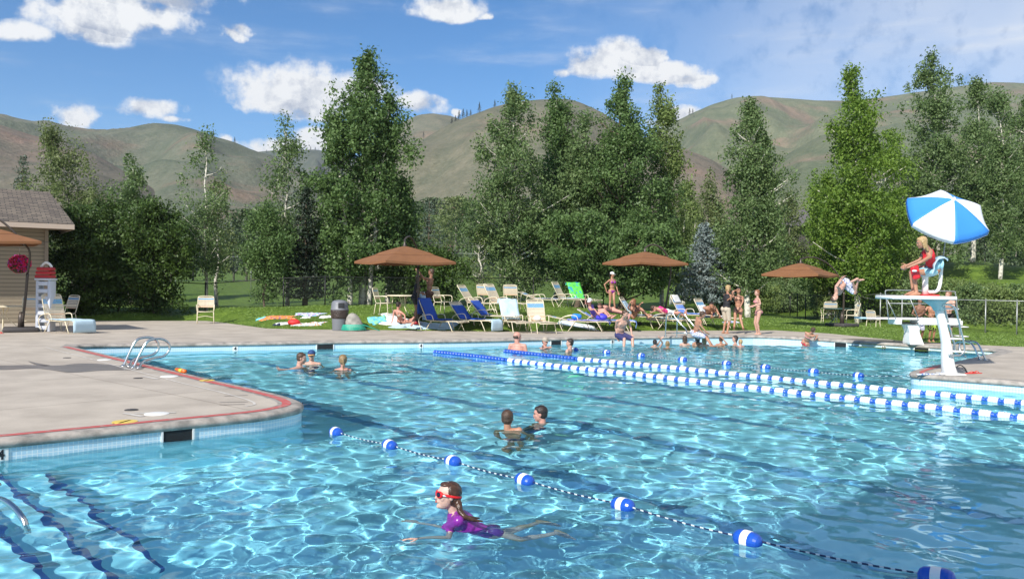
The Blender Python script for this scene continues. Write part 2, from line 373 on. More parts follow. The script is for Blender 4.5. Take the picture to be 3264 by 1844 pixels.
# submerged steps with navy nosings at the near left
st = thing('pool_steps', W(60, 1700), 'submerged pale steps edged with dark blue tile by the steel rail', 'steps')
for k, (px, py, zt) in enumerate(((175, 1700, -1.12), (75, 1720, -.92), (10, 1800, -.72))):
    p = G(px, py, zt * .85 - .05); p.z = 0; q = p - UD * 3.2; r_ = p + UD * (1.5 if k == 0 else 1.3)
    L_ = (r_ - q).length; c = (q + r_) / 2 - VD * .6
    b_ = MB(); b_.box((c.x, c.y, (zt - 1.7) / 2), (L_, 1.2, zt + 1.7), rz=math.atan2(UD.y, UD.x)); b_.build('step', plaster, st, False)
    c2 = (q + r_) / 2 - VD * .03; b_ = MB(); b_.box((c2.x, c2.y, zt - .02), (L_ + .004, .06, .06), rz=math.atan2(UD.y, UD.x)); b_.build('nosing', navy, st, False)
for o in (tw, pw, pf, ls, st, cop): rcv(o)
# ------------------------------------------------------------------ water: a real rippled surface
ys_ = [1.8]
while ys_[-1] < 27.5: ys_.append(ys_[-1] + .022 + (ys_[-1] - 2.5) * .0034)
ys_ = np.array(ys_); nx = 620; s_ = np.linspace(-1, 1, nx); YY = np.repeat(ys_[:, None], nx, 1); XX = s_[None, :] * (2.6 + .64 * YY) + .3
ZZ = np.full_like(XX, WZ); wr_ = np.random.RandomState(11)
calm = 0.55 + .45 * np.sin(XX * .31 + 1.3) * np.sin(YY * .27 + .4)
for i in range(84):
    lam = .13 * (10 ** (wr_.rand() * 1.1)); k = 2 * math.pi / lam; th = wr_.rand() * 2 * math.pi; A = .00116 * lam ** .47
    fade_ = np.clip((lam / (.022 + (YY - 2.5) * .0034) - 3) / 3, 0, 1); ZZ += fade_ * A * (.75 + .35 * calm) * np.sin(k * (XX * math.cos(th) + YY * math.sin(th)) + wr_.rand() * 6.28 + .8 * np.sin(.7 * XX + i) + .8 * np.sin(.6 * YY + 2 * i))
def ring(c, amp, lam, dec):
    r_ = np.hypot(XX - c.x, YY - c.y); return amp * np.sin(2 * math.pi * r_ / lam) * np.exp(-r_ / dec)
for (px, py, a_) in ((1440, 1685, .006), (1560, 1690, .004), (1618, 1385, .006), (1725, 1350, .006), (955, 1172, .008), (1093, 1178, .008), (1652, 1118, .008), (1993, 1105, .01), (2240, 1100, .01), (2350, 1098, .01), (2570, 1098, .01)):
    ZZ += ring(W(px, py), a_, .42, 1.0)
keep = inpoly(XX, YY, POOL) | (distpoly(XX, YY, POOL) < .09)
wm = bpy.data.materials.new('water'); wm.use_nodes = True; nt = wm.node_tree; nt.nodes.remove(nt.nodes['Principled BSDF'])
g_ = nt.nodes.new('ShaderNodeBsdfGlass'); g_.inputs['Roughness'].default_value = 0; g_.inputs['IOR'].default_value = 1.33; g_.inputs['Color'].default_value = (.71, .945, 1, 1)
nt.links.new(g_.outputs[0], nt.nodes['Material Output'].inputs[0])
water = grid_obj('water', XX, YY, ZZ, wm, keep); water['kind'] = 'structure'; water.cycles.is_caustics_caster = True
# ------------------------------------------------------------------ terrain
CP = []
def cp(px, py, Y): p = D(px, py, Y); CP.append((p.x, p.y, p.z))
for x, y, z in ((-25, 33, .05), (-18, 35, .1), (-14, 35.5, .12), (-12, 34, .05), (-7.5, 29.5, .0), (-5, 28.6, .0), (0, 28.0, .0), (6, 28.5, 0), (9, 29.5, .0), (12, 28, 0), (15, 26, 0), (20, 22, 0),
                (-30, 45, .6), (-60, 60, 1.5), (-30, 20, -.2), (0, 20, -.2), (30, 15, -.2), (25, 22, -.1), (60, 30, 0)): CP.append((x, y, z))
for a in ((1215, 1001, 30.8), (1380, 1037, 29.3), (1650, 1030, 29.6), (1500, 996, 31.8), (1590, 985, 33), (1824, 980, 36), (1960, 988, 38), (1720, 1032, 29.6), (2000, 1030, 31), (2256, 1032, 34.5), (2120, 1028, 32.5),
          (747, 978, 35.7), (898, 977, 35.7), (1037, 972, 35.9), (500, 985, 36), (1300, 970, 37), (1650, 955, 42), (2382, 1010, 40), (2518, 1007, 51), (2567, 1017, 46), (2680, 1040, 35), (2735, 1030, 42), (2950, 1051, 36.5), (3140, 1073, 36), (3240, 1080, 35.5),
          (800, 897, 90), (1200, 895, 85), (1500, 900, 90), (900, 935, 52), (1500, 940, 52), (2300, 905, 95), (3100, 835, 56), (3190, 890, 47), (3264, 850, 55), (2850, 850, 75), (3000, 1000, 41), (3264, 1000, 39), (200, 900, 90), (2600, 940, 60)): cp(*a)
CPa = np.array(CP)
def hgt(x, y):
    x = np.asarray(x, float); y = np.asarray(y, float); w = np.zeros(x.shape); s = np.zeros(x.shape)
    for (cx, cy, cz) in CPa:
        q = 1 / (((x - cx) ** 2 + (y - cy) ** 2) ** 1.5 + .15); w += q; s += q * cz
    z = s / w
    far = np.clip((y - 90) / 200, 0, 1); z = z * (1 - far) + (1.5 + 12 * far) * far
    d = distpoly(x, y, DECK); ins = inpoly(x, y, DECK); k = np.clip(d / 1.2, 0, 1)
    z = np.where(ins, -.06 - .1 * k, np.maximum(z, -.15) * k * k * (3 - 2 * k) - .02 * (1 - k))
    return z
def ter(x, y): return float(hgt(np.array([x]), np.array([y]))[0])
def GR(px, py, y0=20.0, y1=160.0):
    """first point of the terrain or deck seen through a pixel"""
    d = ray(px, py); c = Vector((0, 0, EYE)); ys = np.arange(y0, y1, .1); t = ys / d.y; X = d.x * t; Z = EYE + d.z * t
    h = np.maximum(hgt(X, ys), np.where(inpoly(X, ys, DECK), 0, -9)); k = np.nonzero(Z <= h)[0]
    i = k[0] if len(k) else len(ys) - 1
    return Vector((X[i], ys[i], h[i]))
def onT(x, y):
    z = ter(x, y); ins = bool(inpoly(np.array([x]), np.array([y]), DECK)[0]); return Vector((x, y, 0.0 if ins else z))
gr = bpy.data.materials.new('grass'); gr.use_nodes = True
def grassmat():
    nt = gr.node_tree; b = nt.nodes['Principled BSDF']; tc = nt.nodes.new('ShaderNodeTexCoord')
    def nz(s, d): t = nt.nodes.new('ShaderNodeTexNoise'); t.inputs['Scale'].default_value = s; t.inputs['Detail'].default_value = d; nt.links.new(tc.outputs['Object'], t.inputs[0]); return t.outputs[0]
    a, b_, c_ = nz(.35, 4), nz(22, 5), nz(2.2, 5)
    cr = nt.nodes.new('ShaderNodeValToRGB'); cr.color_ramp.elements[0].position = .35; cr.color_ramp.elements[0].color = (.075, .135, .02, 1); cr.color_ramp.elements[1].position = .68; cr.color_ramp.elements[1].color = (.15, .235, .038, 1)
    nt.links.new(c_, cr.inputs[0])
    c2 = nt.nodes.new('ShaderNodeValToRGB'); c2.color_ramp.elements[0].position = .35; c2.color_ramp.elements[0].color = (.6, .62, .55, 1); c2.color_ramp.elements[1].position = .65; c2.color_ramp.elements[1].color = (1.15, 1.1, 1, 1); nt.links.new(b_, c2.inputs[0])
    m = nt.nodes.new('ShaderNodeMix'); m.data_type = 'RGBA'; m.blend_type = 'MULTIPLY'; m.inputs[0].default_value = 1; nt.links.new(cr.outputs[0], m.inputs[6]); nt.links.new(c2.outputs[0], m.inputs[7])
    nt.links.new(m.outputs[2], b.inputs['Base Color']); b.inputs['Roughness'].default_value = .7; b.inputs['Specular IOR Level'].default_value = .2
    bp = nt.nodes.new('ShaderNodeBump'); bp.inputs['Strength'].default_value = .5; bp.inputs['Distance'].default_value = .04; nt.links.new(b_, bp.inputs['Height']); nt.links.new(bp.outputs[0], b.inputs['Normal'])
grassmat()
ax = np.concatenate([np.arange(-420, -45, 9), np.arange(-45, 45, .45), np.arange(45, 430, 9)]); ay = np.concatenate([np.arange(15, 60, .4), np.arange(60, 130, 2.0), np.arange(130, 460, 10)])
XX, YY = np.meshgrid(ax, ay); ZZ = hgt(XX, YY)
kp = ~(inpoly(XX, YY, DECK) & (distpoly(XX, YY, DECK) > 1.5))
lawn = grid_obj('lawn_ground', XX, YY, ZZ, gr, kp); lawn['kind'] = 'structure'
# upright grass blades over the lawn near the deck (one uncountable mass)
nb = 52000; bx = rng.rand(nb * 3) * 48 - 22; by = 25 + rng.rand(nb * 3) ** 1.3 * 16; ok = ~inpoly(bx, by, DECK); bx = bx[ok][:nb]; by = by[ok][:nb]; nb = len(bx); bz = hgt(bx, by)
hh = .014 + rng.rand(nb) * .018; an = rng.rand(nb) * 6.28; wd = .02 + rng.rand(nb) * .02; lx = (rng.rand(nb) - .5) * .04
V = np.zeros((nb, 3, 3)); V[:, 0] = np.stack([bx - np.cos(an) * wd, by - np.sin(an) * wd, bz - .005], -1); V[:, 1] = np.stack([bx + np.cos(an) * wd, by + np.sin(an) * wd, bz - .005], -1); V[:, 2] = np.stack([bx + lx, by + lx, bz + hh], -1)
me = bpy.data.meshes.new('grass_blades'); me.vertices.add(nb * 3); me.vertices.foreach_set('co', V.astype(np.float32).ravel()); me.loops.add(nb * 3); me.loops.foreach_set('vertex_index', np.arange(nb * 3, dtype=np.int32)); me.polygons.add(nb); me.polygons.foreach_set('loop_start', np.arange(0, nb * 3, 3, dtype=np.int32)); me.update(calc_edges=True)
me.materials.append(mat('grass_blade', (.10, .17, .025), .6, c2=(.17, .26, .045), scale=9)); o = bpy.data.objects.new('lawn_grass', me); col.objects.link(o); o['kind'] = 'stuff'; o['label'] = 'short green mown grass beside the pool deck'
# ------------------------------------------------------------------ hills
def hillmat(name, ca, cb, cc, sc_=.006):
    m = bpy.data.materials.new(name); m.use_nodes = True; nt = m.node_tree; b = nt.nodes['Principled BSDF']; tc = nt.nodes.new('ShaderNodeTexCoord')
    def nz(s, d, st=(1, 1, 1), ro=.6):
        mp = nt.nodes.new('ShaderNodeMapping'); mp.inputs['Scale'].default_value = st; nt.links.new(tc.outputs['Object'], mp.inputs[0])
        t = nt.nodes.new('ShaderNodeTexNoise'); t.inputs['Scale'].default_value = s; t.inputs['Detail'].default_value = d; t.inputs['Roughness'].default_value = ro; nt.links.new(mp.outputs[0], t.inputs[0]); return t.outputs[0]
    def ramp(a, p0, p1, c0, c1):
        r_ = nt.nodes.new('ShaderNodeValToRGB'); e = r_.color_ramp.elements; e[0].position = p0; e[1].position = p1; e[0].color = (*c0, 1); e[1].color = (*c1, 1); nt.links.new(a, r_.inputs[0]); return r_.outputs[0]
    def mix(a, b_, f=None, mode='MIX', fv=1.0):
        x = nt.nodes.new('ShaderNodeMix'); x.data_type = 'RGBA'; x.blend_type = mode; x.inputs[0].default_value = fv
        if f is not None: nt.links.new(f, x.inputs[0])
        nt.links.new(a, x.inputs[6]); nt.links.new(b_, x.inputs[7]); return x.outputs[2]
    base = ramp(nz(sc_, 5, ro=.55), .4, .62, ca, cb)
    pk = ramp(nz(sc_ * 1.6, 5, (1, 1, 2)), .54, .66, (0, 0, 0), (1, 1, 1)); rgbn = nt.nodes.new('ShaderNodeRGB'); rgbn.outputs[0].default_value = (*cc, 1)
    c = mix(base, rgbn.outputs[0], pk)
    c = mix(c, ramp(nz(.33, 6, (1, 1, .6), .75), .32, .62, (.72, .74, .68), (1.1, 1.1, 1.1)), mode='MULTIPLY')
    c = mix(c, ramp(nz(.045, 6, (1.6, 1, .5), .6), .36, .64, (.80, .84, .80), (1.14, 1.08, 1.06)), mode='MULTIPLY')
    nt.links.new(c, b.inputs['Base Color']); b.inputs['Roughness'].default_value = .95; b.inputs['Specular IOR Level'].default_value = .1
    bp = nt.nodes.new('ShaderNodeBump'); bp.inputs['Strength'].default_value = .8; bp.inputs['Distance'].default_value = 2.2; nt.links.new(nz(.22, 5), bp.inputs['Height']); nt.links.new(bp.outputs[0], b.inputs['Normal'])
    return m
HM = [hillmat('hill_sage_left', (0.141, 0.147, 0.111), (0.107, 0.129, 0.089), (0.191, 0.147, 0.113)), hillmat('hill_brown', (0.179, 0.142, 0.113), (0.147, 0.140, 0.107), (0.221, 0.145, 0.115)),
      hillmat('hill_mid', (0.160, 0.156, 0.109), (0.127, 0.127, 0.087), (0.179, 0.142, 0.105)), hillmat('hill_far', (0.087, 0.104, 0.079), (0.119, 0.123, 0.093), (0.158, 0.133, 0.100)), hillmat('hill_right', (0.153, 0.167, 0.105), (0.119, 0.141, 0.087), (0.207, 0.163, 0.120))]
HILLS = []
def hill(pts, Dc, Df, m, seed, gul=1.0, fy=905, power=1.35):
    xs = np.arange(pts[0][0], pts[-1][0] + 1, 7.0); cy = np.interp(xs, [p[0] for p in pts], [p[1] for p in pts])
    kx = np.array([.15, .2, .3, .2, .15]); cy = np.convolve(np.pad(cy, 2, mode='edge'), kx, 'valid') + np.convolve(np.random.RandomState(seed).randn(len(xs) + 4), kx, 'valid') * .6
    nr = 70; V = np.zeros((nr, len(xs), 3))
    for j, (x, y) in enumerate(zip(xs, cy)):
        c = D(x, y, Dc); f = D(x, fy + .014 * (x - 1632), Df); 
        for i in range(nr):
            if i < 58:
                t = i / 57; w = 1 - (1 - t) ** power; p = Vector((f.x + (c.x - f.x) * t, f.y + (c.y - f.y) * t, 0)); z = f.z + (c.z - f.z) * (t * .8 + math.sin(t * math.pi / 2) * .2)
                env = math.sin(math.pi * min(t, 1)) ** .8
                q = Vector((p.x / 95, p.y / 150, seed * 3.1)); g1 = mn.noise(q) ; g2 = mn.noise(q * 2.7 + Vector((5, 2, 1))); rdg = 1 - abs(g1) * 2
                z += gul * env * (rdg * 19 + g2 * 9) * (Dc / 900) - gul * env * 8 * (Dc / 900)
            else:
                t = (i - 57) / 12; p = Vector((c.x * (1 + .35 * t), c.y * (1 + .35 * t), 0)); z = c.z - t * t * abs(c.z) * .7
            V[i, j] = (p.x, p.y, z + (mn.noise(Vector((p.x / 22, p.y / 40, 3))) * 1.6 * math.sin(math.pi * min(i / 57, 1)) ** .5 * Dc / 900 if i < 57 else 0))
    o = grid_obj('hills', V[..., 0], V[..., 1], V[..., 2], m); o['kind'] = 'structure'; HILLS.append(o); return o
hill([(700, 505), (780, 489), (860, 480), (940, 478), (1010, 476), (1100, 500), (1300, 530)], 1700, 1100, HM[3], 5)
hill([(-500, 300), (-200, 330), (0, 365), (60, 378), (120, 388), (200, 399), (330, 418), (400, 412), (440, 405), (500, 396), (560, 397), (620, 412), (700, 440), (760, 462), (820, 482), (880, 507), (960, 545), (1060, 600), (1200, 680), (1300, 760)], 950, 380, HM[0], 1)
hill([(-500, 300), (-200, 350), (0, 398), (100, 430), (200, 452), (300, 490), (400, 545), (480, 592), (560, 640), (640, 690), (780, 790)], 620, 300, HM[1], 2, .6)
hill([(1050, 600), (1130, 520), (1200, 450), (1270, 397), (1330, 367), (1380, 361), (1430, 368), (1480, 384), (1560, 420), (1700, 500)], 1250, 800, HM[2], 3, .7)
hill([(900, 720), (1000, 640), (1150, 545), (1270, 480), (1400, 420), (1500, 372), (1560, 347), (1640, 326), (1720, 319), (1780, 317), (1840, 325), (1900, 348), (1980, 398), (2060, 450), (2140, 505), (2250, 580), (2400, 680)], 820, 340, HM[2], 4)
hill([(1800, 560), (1900, 520), (2000, 470), (2100, 415), (2140, 396), (2200, 363), (2280, 329), (2350, 310), (2420, 307), (2500, 313), (2600, 320), (2700, 322), (2800, 312), (2900, 297), (3000, 283), (3100, 269), (3170, 262), (3230, 263), (3300, 268), (3600, 300), (3900, 360)], 1250, 560, HM[4], 6)
hill([(2560, 560), (2650, 460), (2700, 418), (2790, 370), (2850, 352), (2900, 348), (2960, 355), (3050, 392), (3264, 470), (3500, 560)], 950, 520, HM[4], 7, .6)
hill([(2300, 640), (2350, 585), (2450, 530), (2520, 485), (2600, 440), (2660, 418), (2750, 470), (2900, 500), (3264, 560), (3600, 640)], 720, 360, HM[4], 8, .6)
hill([(1900, 560), (2000, 500), (2100, 466), (2160, 470), (2220, 488), (2280, 515), (2350, 558), (2450, 640), (2560, 740)], 560, 300, HM[1], 9, .5)
# ------------------------------------------------------------------ vegetation
LEAF = {k: leafmat('leaves_' + k, a, b, t) for k, a, b, t in (
    ('cottonwood', (.052, .108, .032), (.165, .26, .08), .38), ('aspen', (.075, .14, .045), (.215, .30, .115), .4), ('olive', (.09, .13, .045), (.22, .27, .10), .38),
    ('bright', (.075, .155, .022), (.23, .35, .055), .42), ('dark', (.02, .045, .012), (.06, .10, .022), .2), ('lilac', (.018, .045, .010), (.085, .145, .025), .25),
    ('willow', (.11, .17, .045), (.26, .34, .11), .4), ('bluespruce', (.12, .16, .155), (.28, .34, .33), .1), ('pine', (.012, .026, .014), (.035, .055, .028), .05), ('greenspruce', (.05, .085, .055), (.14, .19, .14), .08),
    ('distant', (.05, .085, .04), (.11, .15, .07), .2))}
bark_w = mat('aspen_bark', (.10, .09, .07), .7, c2=(.62, .59, .5), scale=7, thr=(.36, .5)); bark_d = mat('dark_bark', (.07, .05, .035), .9, c2=(.16, .12, .08), scale=12)
bark_g = mat('grey_bark', (.16, .15, .12), .9, c2=(.3, .28, .23), scale=9)
VR = np.random.RandomState(3)
def leaves_mesh(name, C, S, m, tint, up=.35, elong=.55, cdir=None):
    n = len(C); nrm = VR.randn(n, 3); nrm[:, 2] += up; 
    if cdir is not None: nrm += cdir * .9
    nrm /= np.linalg.norm(nrm, axis=1, keepdims=True)
    a = VR.randn(n, 3); a[:, 2] -= .5; a -= nrm * (a * nrm).sum(1, keepdims=True); a /= np.linalg.norm(a, axis=1, keepdims=True); b = np.cross(nrm, a)
    S = S[:, None]; V = np.stack([C + a * S, C + b * S * elong, C - a * S, C - b * S * elong], 1)
    me = bpy.data.meshes.new(name); me.vertices.add(n * 4); me.vertices.foreach_set('co', V.astype(np.float32).ravel()); me.loops.add(n * 4); me.loops.foreach_set('vertex_index', np.arange(n * 4, dtype=np.int32))
    me.polygons.add(n); me.polygons.foreach_set('loop_start', np.arange(0, n * 4, 4, dtype=np.int32)); me.update(calc_edges=False)
    at = me.attributes.new('tint', 'FLOAT', 'FACE'); at.data.foreach_set('value', np.clip(tint, 0, 1).astype(np.float32)); me.materials.append(m); return me
def crown_clumps(base, prof, Y, n, rc, depth=.85, rough=.25, seed=0):
    """prof: (py, xl, xr) rows of the crown's outline in the photo; the crown gets a matching real width and depth"""
    r_ = np.random.RandomState(seed); P = [(D((a + b) / 2, y, Y), (b - a) / 2 * Y / F) for y, a, b in prof]
    zs = np.array([p.z for p, w in P]); ws = np.array([w for p, w in P]); xs = np.array([p.x for p, w in P]); o = np.argsort(zs); zs, ws, xs = zs[o], ws[o], xs[o]
    zz = np.linspace(zs[0], zs[-1], 200); ww = np.interp(zz, zs, ws); cdf = np.cumsum(ww ** 1.4 + .02); cdf /= cdf[-1]; out = []
    lob = r_.rand(8) * 6.28
    H_ = zs[-1] - zs[0]; nbg = max(8, n // 5)
    for k in range(nbg):
        z = np.interp(r_.rand(), cdf, zz); w = np.interp(z, zs, ws); x0 = np.interp(z, zs, xs); th = r_.rand() * 6.28; q = r_.rand() ** .55
        lump = 1 + rough * (math.sin(3 * th + z * 1.3 + lob[0]) * .35 + math.sin(z * 2.9 + th + lob[1]) * .35) + (r_.rand() - .5) * .45; br = rc * (.75 + .6 * r_.rand()) * min(1.25, .55 + w * .45)
        rr = max(w * lump - br * .35, .02) * q; cx, cy, cz = x0 + math.cos(th) * rr, Y + math.sin(th) * rr * depth, z + .12 * rr
        m_ = int(6 * (.6 + .8 * r_.rand()))
        for j in range(m_):
            d = r_.randn(3) * br * .55; d[2] *= .8; out.append((cx + d[0], cy + d[1], min(cz + d[2], zs[-1]), q))
    for k in range(max(4, n // 30)):      # the leader at the very top
        z = zs[-1] - r_.rand() ** 1.5 * H_ * .16; out.append((np.interp(z, zs, xs) + r_.randn() * .08, Y + r_.randn() * .08, z, .2))
    return np.array(out)
def trunk_mb(pts, r0_, r1_, m): mb = MB(); k = len(pts); mb.tube(pts, [r0_ + (r1_ - r0_) * (i / (k - 1)) ** .8 for i in range(k)], None, 9); return mb
TREES = []
def tree(name, label, base, Y, prof, kind, nclump=260, per=75, leaf=.085, rc=.5, bark=None, tr=.13, seed=0, limbs=26, group=None, cat='tree', depth=.85, lean=0, rough=.25, trunk=True, tall=1.2, gap=1.0, tshow=.93):
    bx = D(base[0], base[1], Y); b = Vector((bx.x, Y, ter(bx.x, Y) - .05)); r_ = random.Random(seed); root = thing(name, b, label, cat, group)
    cl = crown_clumps(b, prof, Y, nclump, rc, depth, rough, seed + 1); top = D((prof[0][1] + prof[0][2]) / 2, prof[0][0], Y)
    if trunk:
        tp = []; n = 9
        cxs = sorted([(D((a + c) / 2, y, Y).z, D((a + c) / 2, y, Y).x) for y, a, c in prof])
        for i in range(n + 1):
            t = i / n * tshow; z = b.z + (top.z - b.z) * t; x = b.x + (np.interp(z, [q[0] for q in cxs], [q[1] for q in cxs]) - b.x) * min(1, t * 1.2) * (.5 + .5 * t)
            tp.append(Vector((x + r_.uniform(-1, 1) * .07 * (i > 0), Y + r_.uniform(-1, 1) * .07 * (i > 0), z)))
        mb = trunk_mb(smooth_poly(tp, 3), tr, .018, None)
        order = sorted(range(len(cl)), key=lambda i: r_.random())[:limbs]
        for i in order:
            c = Vector(cl[i][:3]); zs_ = max(c.z - .35 * math.hypot(c.x - b.x, c.y - Y) - .3, b.z + .12 * (top.z - b.z)); t = (zs_ - b.z) / (top.z - b.z) / tshow
            t = min(max(t, 0), .98); k = t * n; i0 = int(k); s = tp[i0].lerp(tp[min(i0 + 1, n)], k - i0); mid = s.lerp(c, .5) + Vector((r_.uniform(-.1, .1), r_.uniform(-.1, .1), -.08 * (c - s).length))
            mb.tube(smooth_poly([s, mid, c], 3), [.045 * tr / .13, .04 * tr / .13, .035 * tr / .13, .028 * tr / .13, .02 * tr / .13, .016 * tr / .13, .009][:7], None, 5)
        mb.build('trunk', bark or bark_w, root)
    per = int(per * .8); leaf = leaf * .85; n = len(cl) * per; ci = np.repeat(np.arange(len(cl)), per); rr = np.clip(VR.randn(n, 3), -1.9, 1.9) * rc * .34 * (.6 + .8 * np.random.RandomState(seed + 5).rand(len(cl)))[ci][:, None]; rr[:, 2] *= tall
    C = cl[ci, :3] + rr; cdir = rr / (np.linalg.norm(rr, axis=1, keepdims=True) + 1e-6)
    ct = np.random.RandomState(seed + 9).rand(len(cl))[ci]; tint = .15 + .5 * ct + .35 * VR.rand(n)
    S = leaf * (.6 + .7 * VR.rand(n)); me = leaves_mesh('crown', C, S, LEAF[kind], tint, cdir=cdir); o = link('crown', me, root, smooth=False); TREES.append(root); return root
def px(*rows): return rows
def conifer(name, label, base, Y, topy, hw, boty, kind, seed=0, group=None, n=34, per=210, droop=.25, leaf=.05):
    bx = D(base[0], base[1], Y); b = Vector((bx.x, Y, ter(bx.x, Y) - .05)); root = thing(name, b, label, 'tree', group); r_ = np.random.RandomState(seed)
    top = D(base[0], topy, Y).z; z0 = D(base[0], boty, Y).z; wr_ = hw * Y / F; mb = trunk_mb([b, b.lerp(Vector((b.x, b.y, top)), .5), Vector((b.x, b.y, top))], .13, .015, None)
    Cs = []; Ts = []
    H_ = top - z0
    for i in range(n):
        t = (i + r_.rand() * .6) / n; z = z0 + t * H_; L_ = wr_ * (1 - t) ** .8 * (.8 + .35 * r_.rand()) + .06; nb_ = int(7 + 6 * (1 - t))
        for k in range(nb_):
            th = r_.rand() * 6.28; m_ = max(int(per / n * 3.2 * (1 - t * .6)), 5); s = r_.rand(m_) ** .7; L2 = L_ * (.75 + .35 * r_.rand())
            zc = z + L2 * (.12 - droop) * s + .12 * s * s * L2; w = .11 * (1.2 - s) * (1 + L2)
            Cs.append(np.stack([b.x + np.cos(th) * L2 * s + r_.randn(m_) * w, b.y + np.sin(th) * L2 * s + r_.randn(m_) * w, zc + r_.randn(m_) * .05], -1)); Ts.append(np.full(m_, .2 + .35 * r_.rand()) + .45 * s * r_.rand(m_))
            if k % 3 == 0: mb.tube([(b.x, b.y, z), (b.x + math.cos(th) * L2 * .8, b.y + math.sin(th) * L2 * .8, z + L2 * .8 * (.12 - droop))], [.025, .008], None, 4)
    mb.build('trunk', bark_d, root); C = np.concatenate(Cs); T = np.concatenate(Ts)
    me = leaves_mesh('crown', C, leaf * (.7 + .7 * VR.rand(len(C))) * (1.3), LEAF[kind], T, up=.2, elong=.35); link('crown', me, root, smooth=False); return root
# --- left side
tree('poplar_tree', 'olive feathery poplar rising behind the brown shingle roof', (230, 960), 47, px((425, 150, 172), (480, 110, 215), (540, 70, 290), (600, 60, 330), (680, 60, 350), (760, 100, 370), (880, 130, 380)), 'olive', 300, 80, .085, .6, bark_g, seed=1, tall=1.7, rough=.4)
tree('poplar_tree', 'narrow light green young cottonwood poking up above the dark bushes', (420, 960), 43, px((508, 413, 430), (540, 395, 455), (600, 378, 470), (660, 365, 475), (740, 360, 490), (850, 370, 480)), 'aspen', 150, 80, .09, .42, bark_w, seed=2, tall=1.5, rough=.35)
conifer('spruce_tree', 'small pale green spruce above the roof ridge', (70, 900), 50, 492, 75, 800, 'greenspruce', 3)
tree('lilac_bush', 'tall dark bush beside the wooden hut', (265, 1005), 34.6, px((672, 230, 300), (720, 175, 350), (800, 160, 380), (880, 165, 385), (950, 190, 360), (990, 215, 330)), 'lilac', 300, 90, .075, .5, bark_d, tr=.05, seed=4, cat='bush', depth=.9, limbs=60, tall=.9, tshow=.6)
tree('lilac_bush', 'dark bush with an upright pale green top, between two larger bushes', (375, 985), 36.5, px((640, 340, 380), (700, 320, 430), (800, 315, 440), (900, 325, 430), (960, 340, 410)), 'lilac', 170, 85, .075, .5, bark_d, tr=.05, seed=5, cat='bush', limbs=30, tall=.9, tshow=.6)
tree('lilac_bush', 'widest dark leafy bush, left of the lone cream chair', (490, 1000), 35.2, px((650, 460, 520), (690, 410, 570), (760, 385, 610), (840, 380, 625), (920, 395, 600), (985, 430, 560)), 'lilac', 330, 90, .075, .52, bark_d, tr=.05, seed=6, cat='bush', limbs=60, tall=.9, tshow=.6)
tree('aspen_tree', 'slim aspen with a bare white trunk behind the lone cream chair', (658, 1000), 37, px((430, 648, 668), (480, 615, 690), (540, 600, 712), (620, 580, 730), (700, 570, 740), (780, 575, 735), (860, 590, 720)), 'aspen', 170, 42, .07, .45, bark_w, tr=.075, seed=7, limbs=60, tall=1.4, rough=.4)
tree('aspen_tree', 'second thinner aspen just behind the slim one, pale lower trunk', (691, 945), 41, px((560, 685, 705), (640, 660, 730), (740, 645, 745), (850, 655, 735)), 'olive', 90, 50, .07, .45, bark_w, tr=.1, seed=8, limbs=25)
tree('shrubby_tree', 'dark many stemmed small tree in front of the chain link fence', (843, 985), 36.2, px((640, 830, 870), (690, 800, 905), (760, 780, 930), (840, 775, 925), (900, 790, 910), (945, 805, 890)), 'cottonwood', 190, 70, .07, .42, bark_d, tr=.05, seed=9, limbs=50, tshow=.6)
tree('aspen_tree', 'tall airy aspen between the shrubby tree and the great cottonwood', (916, 975), 38.3, px((385, 900, 915), (430, 885, 935), (500, 865, 960), (580, 845, 980), (680, 815, 985), (780, 810, 990), (860, 840, 975)), 'aspen', 210, 50, .075, .5, bark_w, tr=.11, seed=10, limbs=55, tall=1.5, rough=.4)
conifer('pine_tree', 'dark pine with low spreading boughs left of the grey trash can', (972, 975), 37.3, 600, 92, 945, 'pine', 11, droop=.2, leaf=.06, per=300)
tree('cottonwood_tree', 'tallest cottonwood, many pointed tops, behind the round table', (1155, 975), 38.5, px((186, 1168, 1180), (230, 1135, 1195), (300, 1120, 1235), (360, 1060, 1265), (440, 1045, 1280), (520, 1010, 1300), (620, 1005, 1310), (700, 1000, 1330), (780, 985, 1330), (860, 1010, 1290), (920, 1040, 1250)), 'cottonwood', 620, 85, .095, .5, bark_w, tr=.2, seed=12, limbs=60, tall=1.5, rough=.35)
for k, (tx, ty, hw, by) in enumerate(((1066, 352, 22, 560), (1232, 288, 24, 480), (1290, 560, 30, 720))):
    tree('cottonwood_tree', ('left side stem of the tallest cottonwood clump, pointed top', 'right side stem of the tallest cottonwood clump, forked top', 'low right stem of the tallest cottonwood clump')[k], (1115 + k * 60, 965 + k * 3), 37.6 + k * .6, px((ty, tx - 4, tx + 5), (ty + 60, tx - hw, tx + hw), (by, tx - hw * 1.5, tx + hw * 1.5), (by + 200, tx - 40, tx + 50)), 'cottonwood', 110, 75, .09, .42, bark_w, tr=.13, seed=20 + k, limbs=15, tall=1.5)
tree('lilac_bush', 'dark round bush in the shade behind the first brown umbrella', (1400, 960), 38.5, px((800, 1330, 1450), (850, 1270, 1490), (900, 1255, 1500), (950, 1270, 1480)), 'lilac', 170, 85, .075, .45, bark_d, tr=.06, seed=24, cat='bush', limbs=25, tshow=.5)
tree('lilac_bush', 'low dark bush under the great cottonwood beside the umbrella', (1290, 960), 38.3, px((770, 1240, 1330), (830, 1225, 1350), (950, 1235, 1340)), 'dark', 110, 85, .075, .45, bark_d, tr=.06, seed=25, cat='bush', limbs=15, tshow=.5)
conifer('spruce_tree', 'pale blue green spruce right of the great cottonwood', (1365, 930), 58, 642, 105, 890, 'greenspruce', 26, n=30)
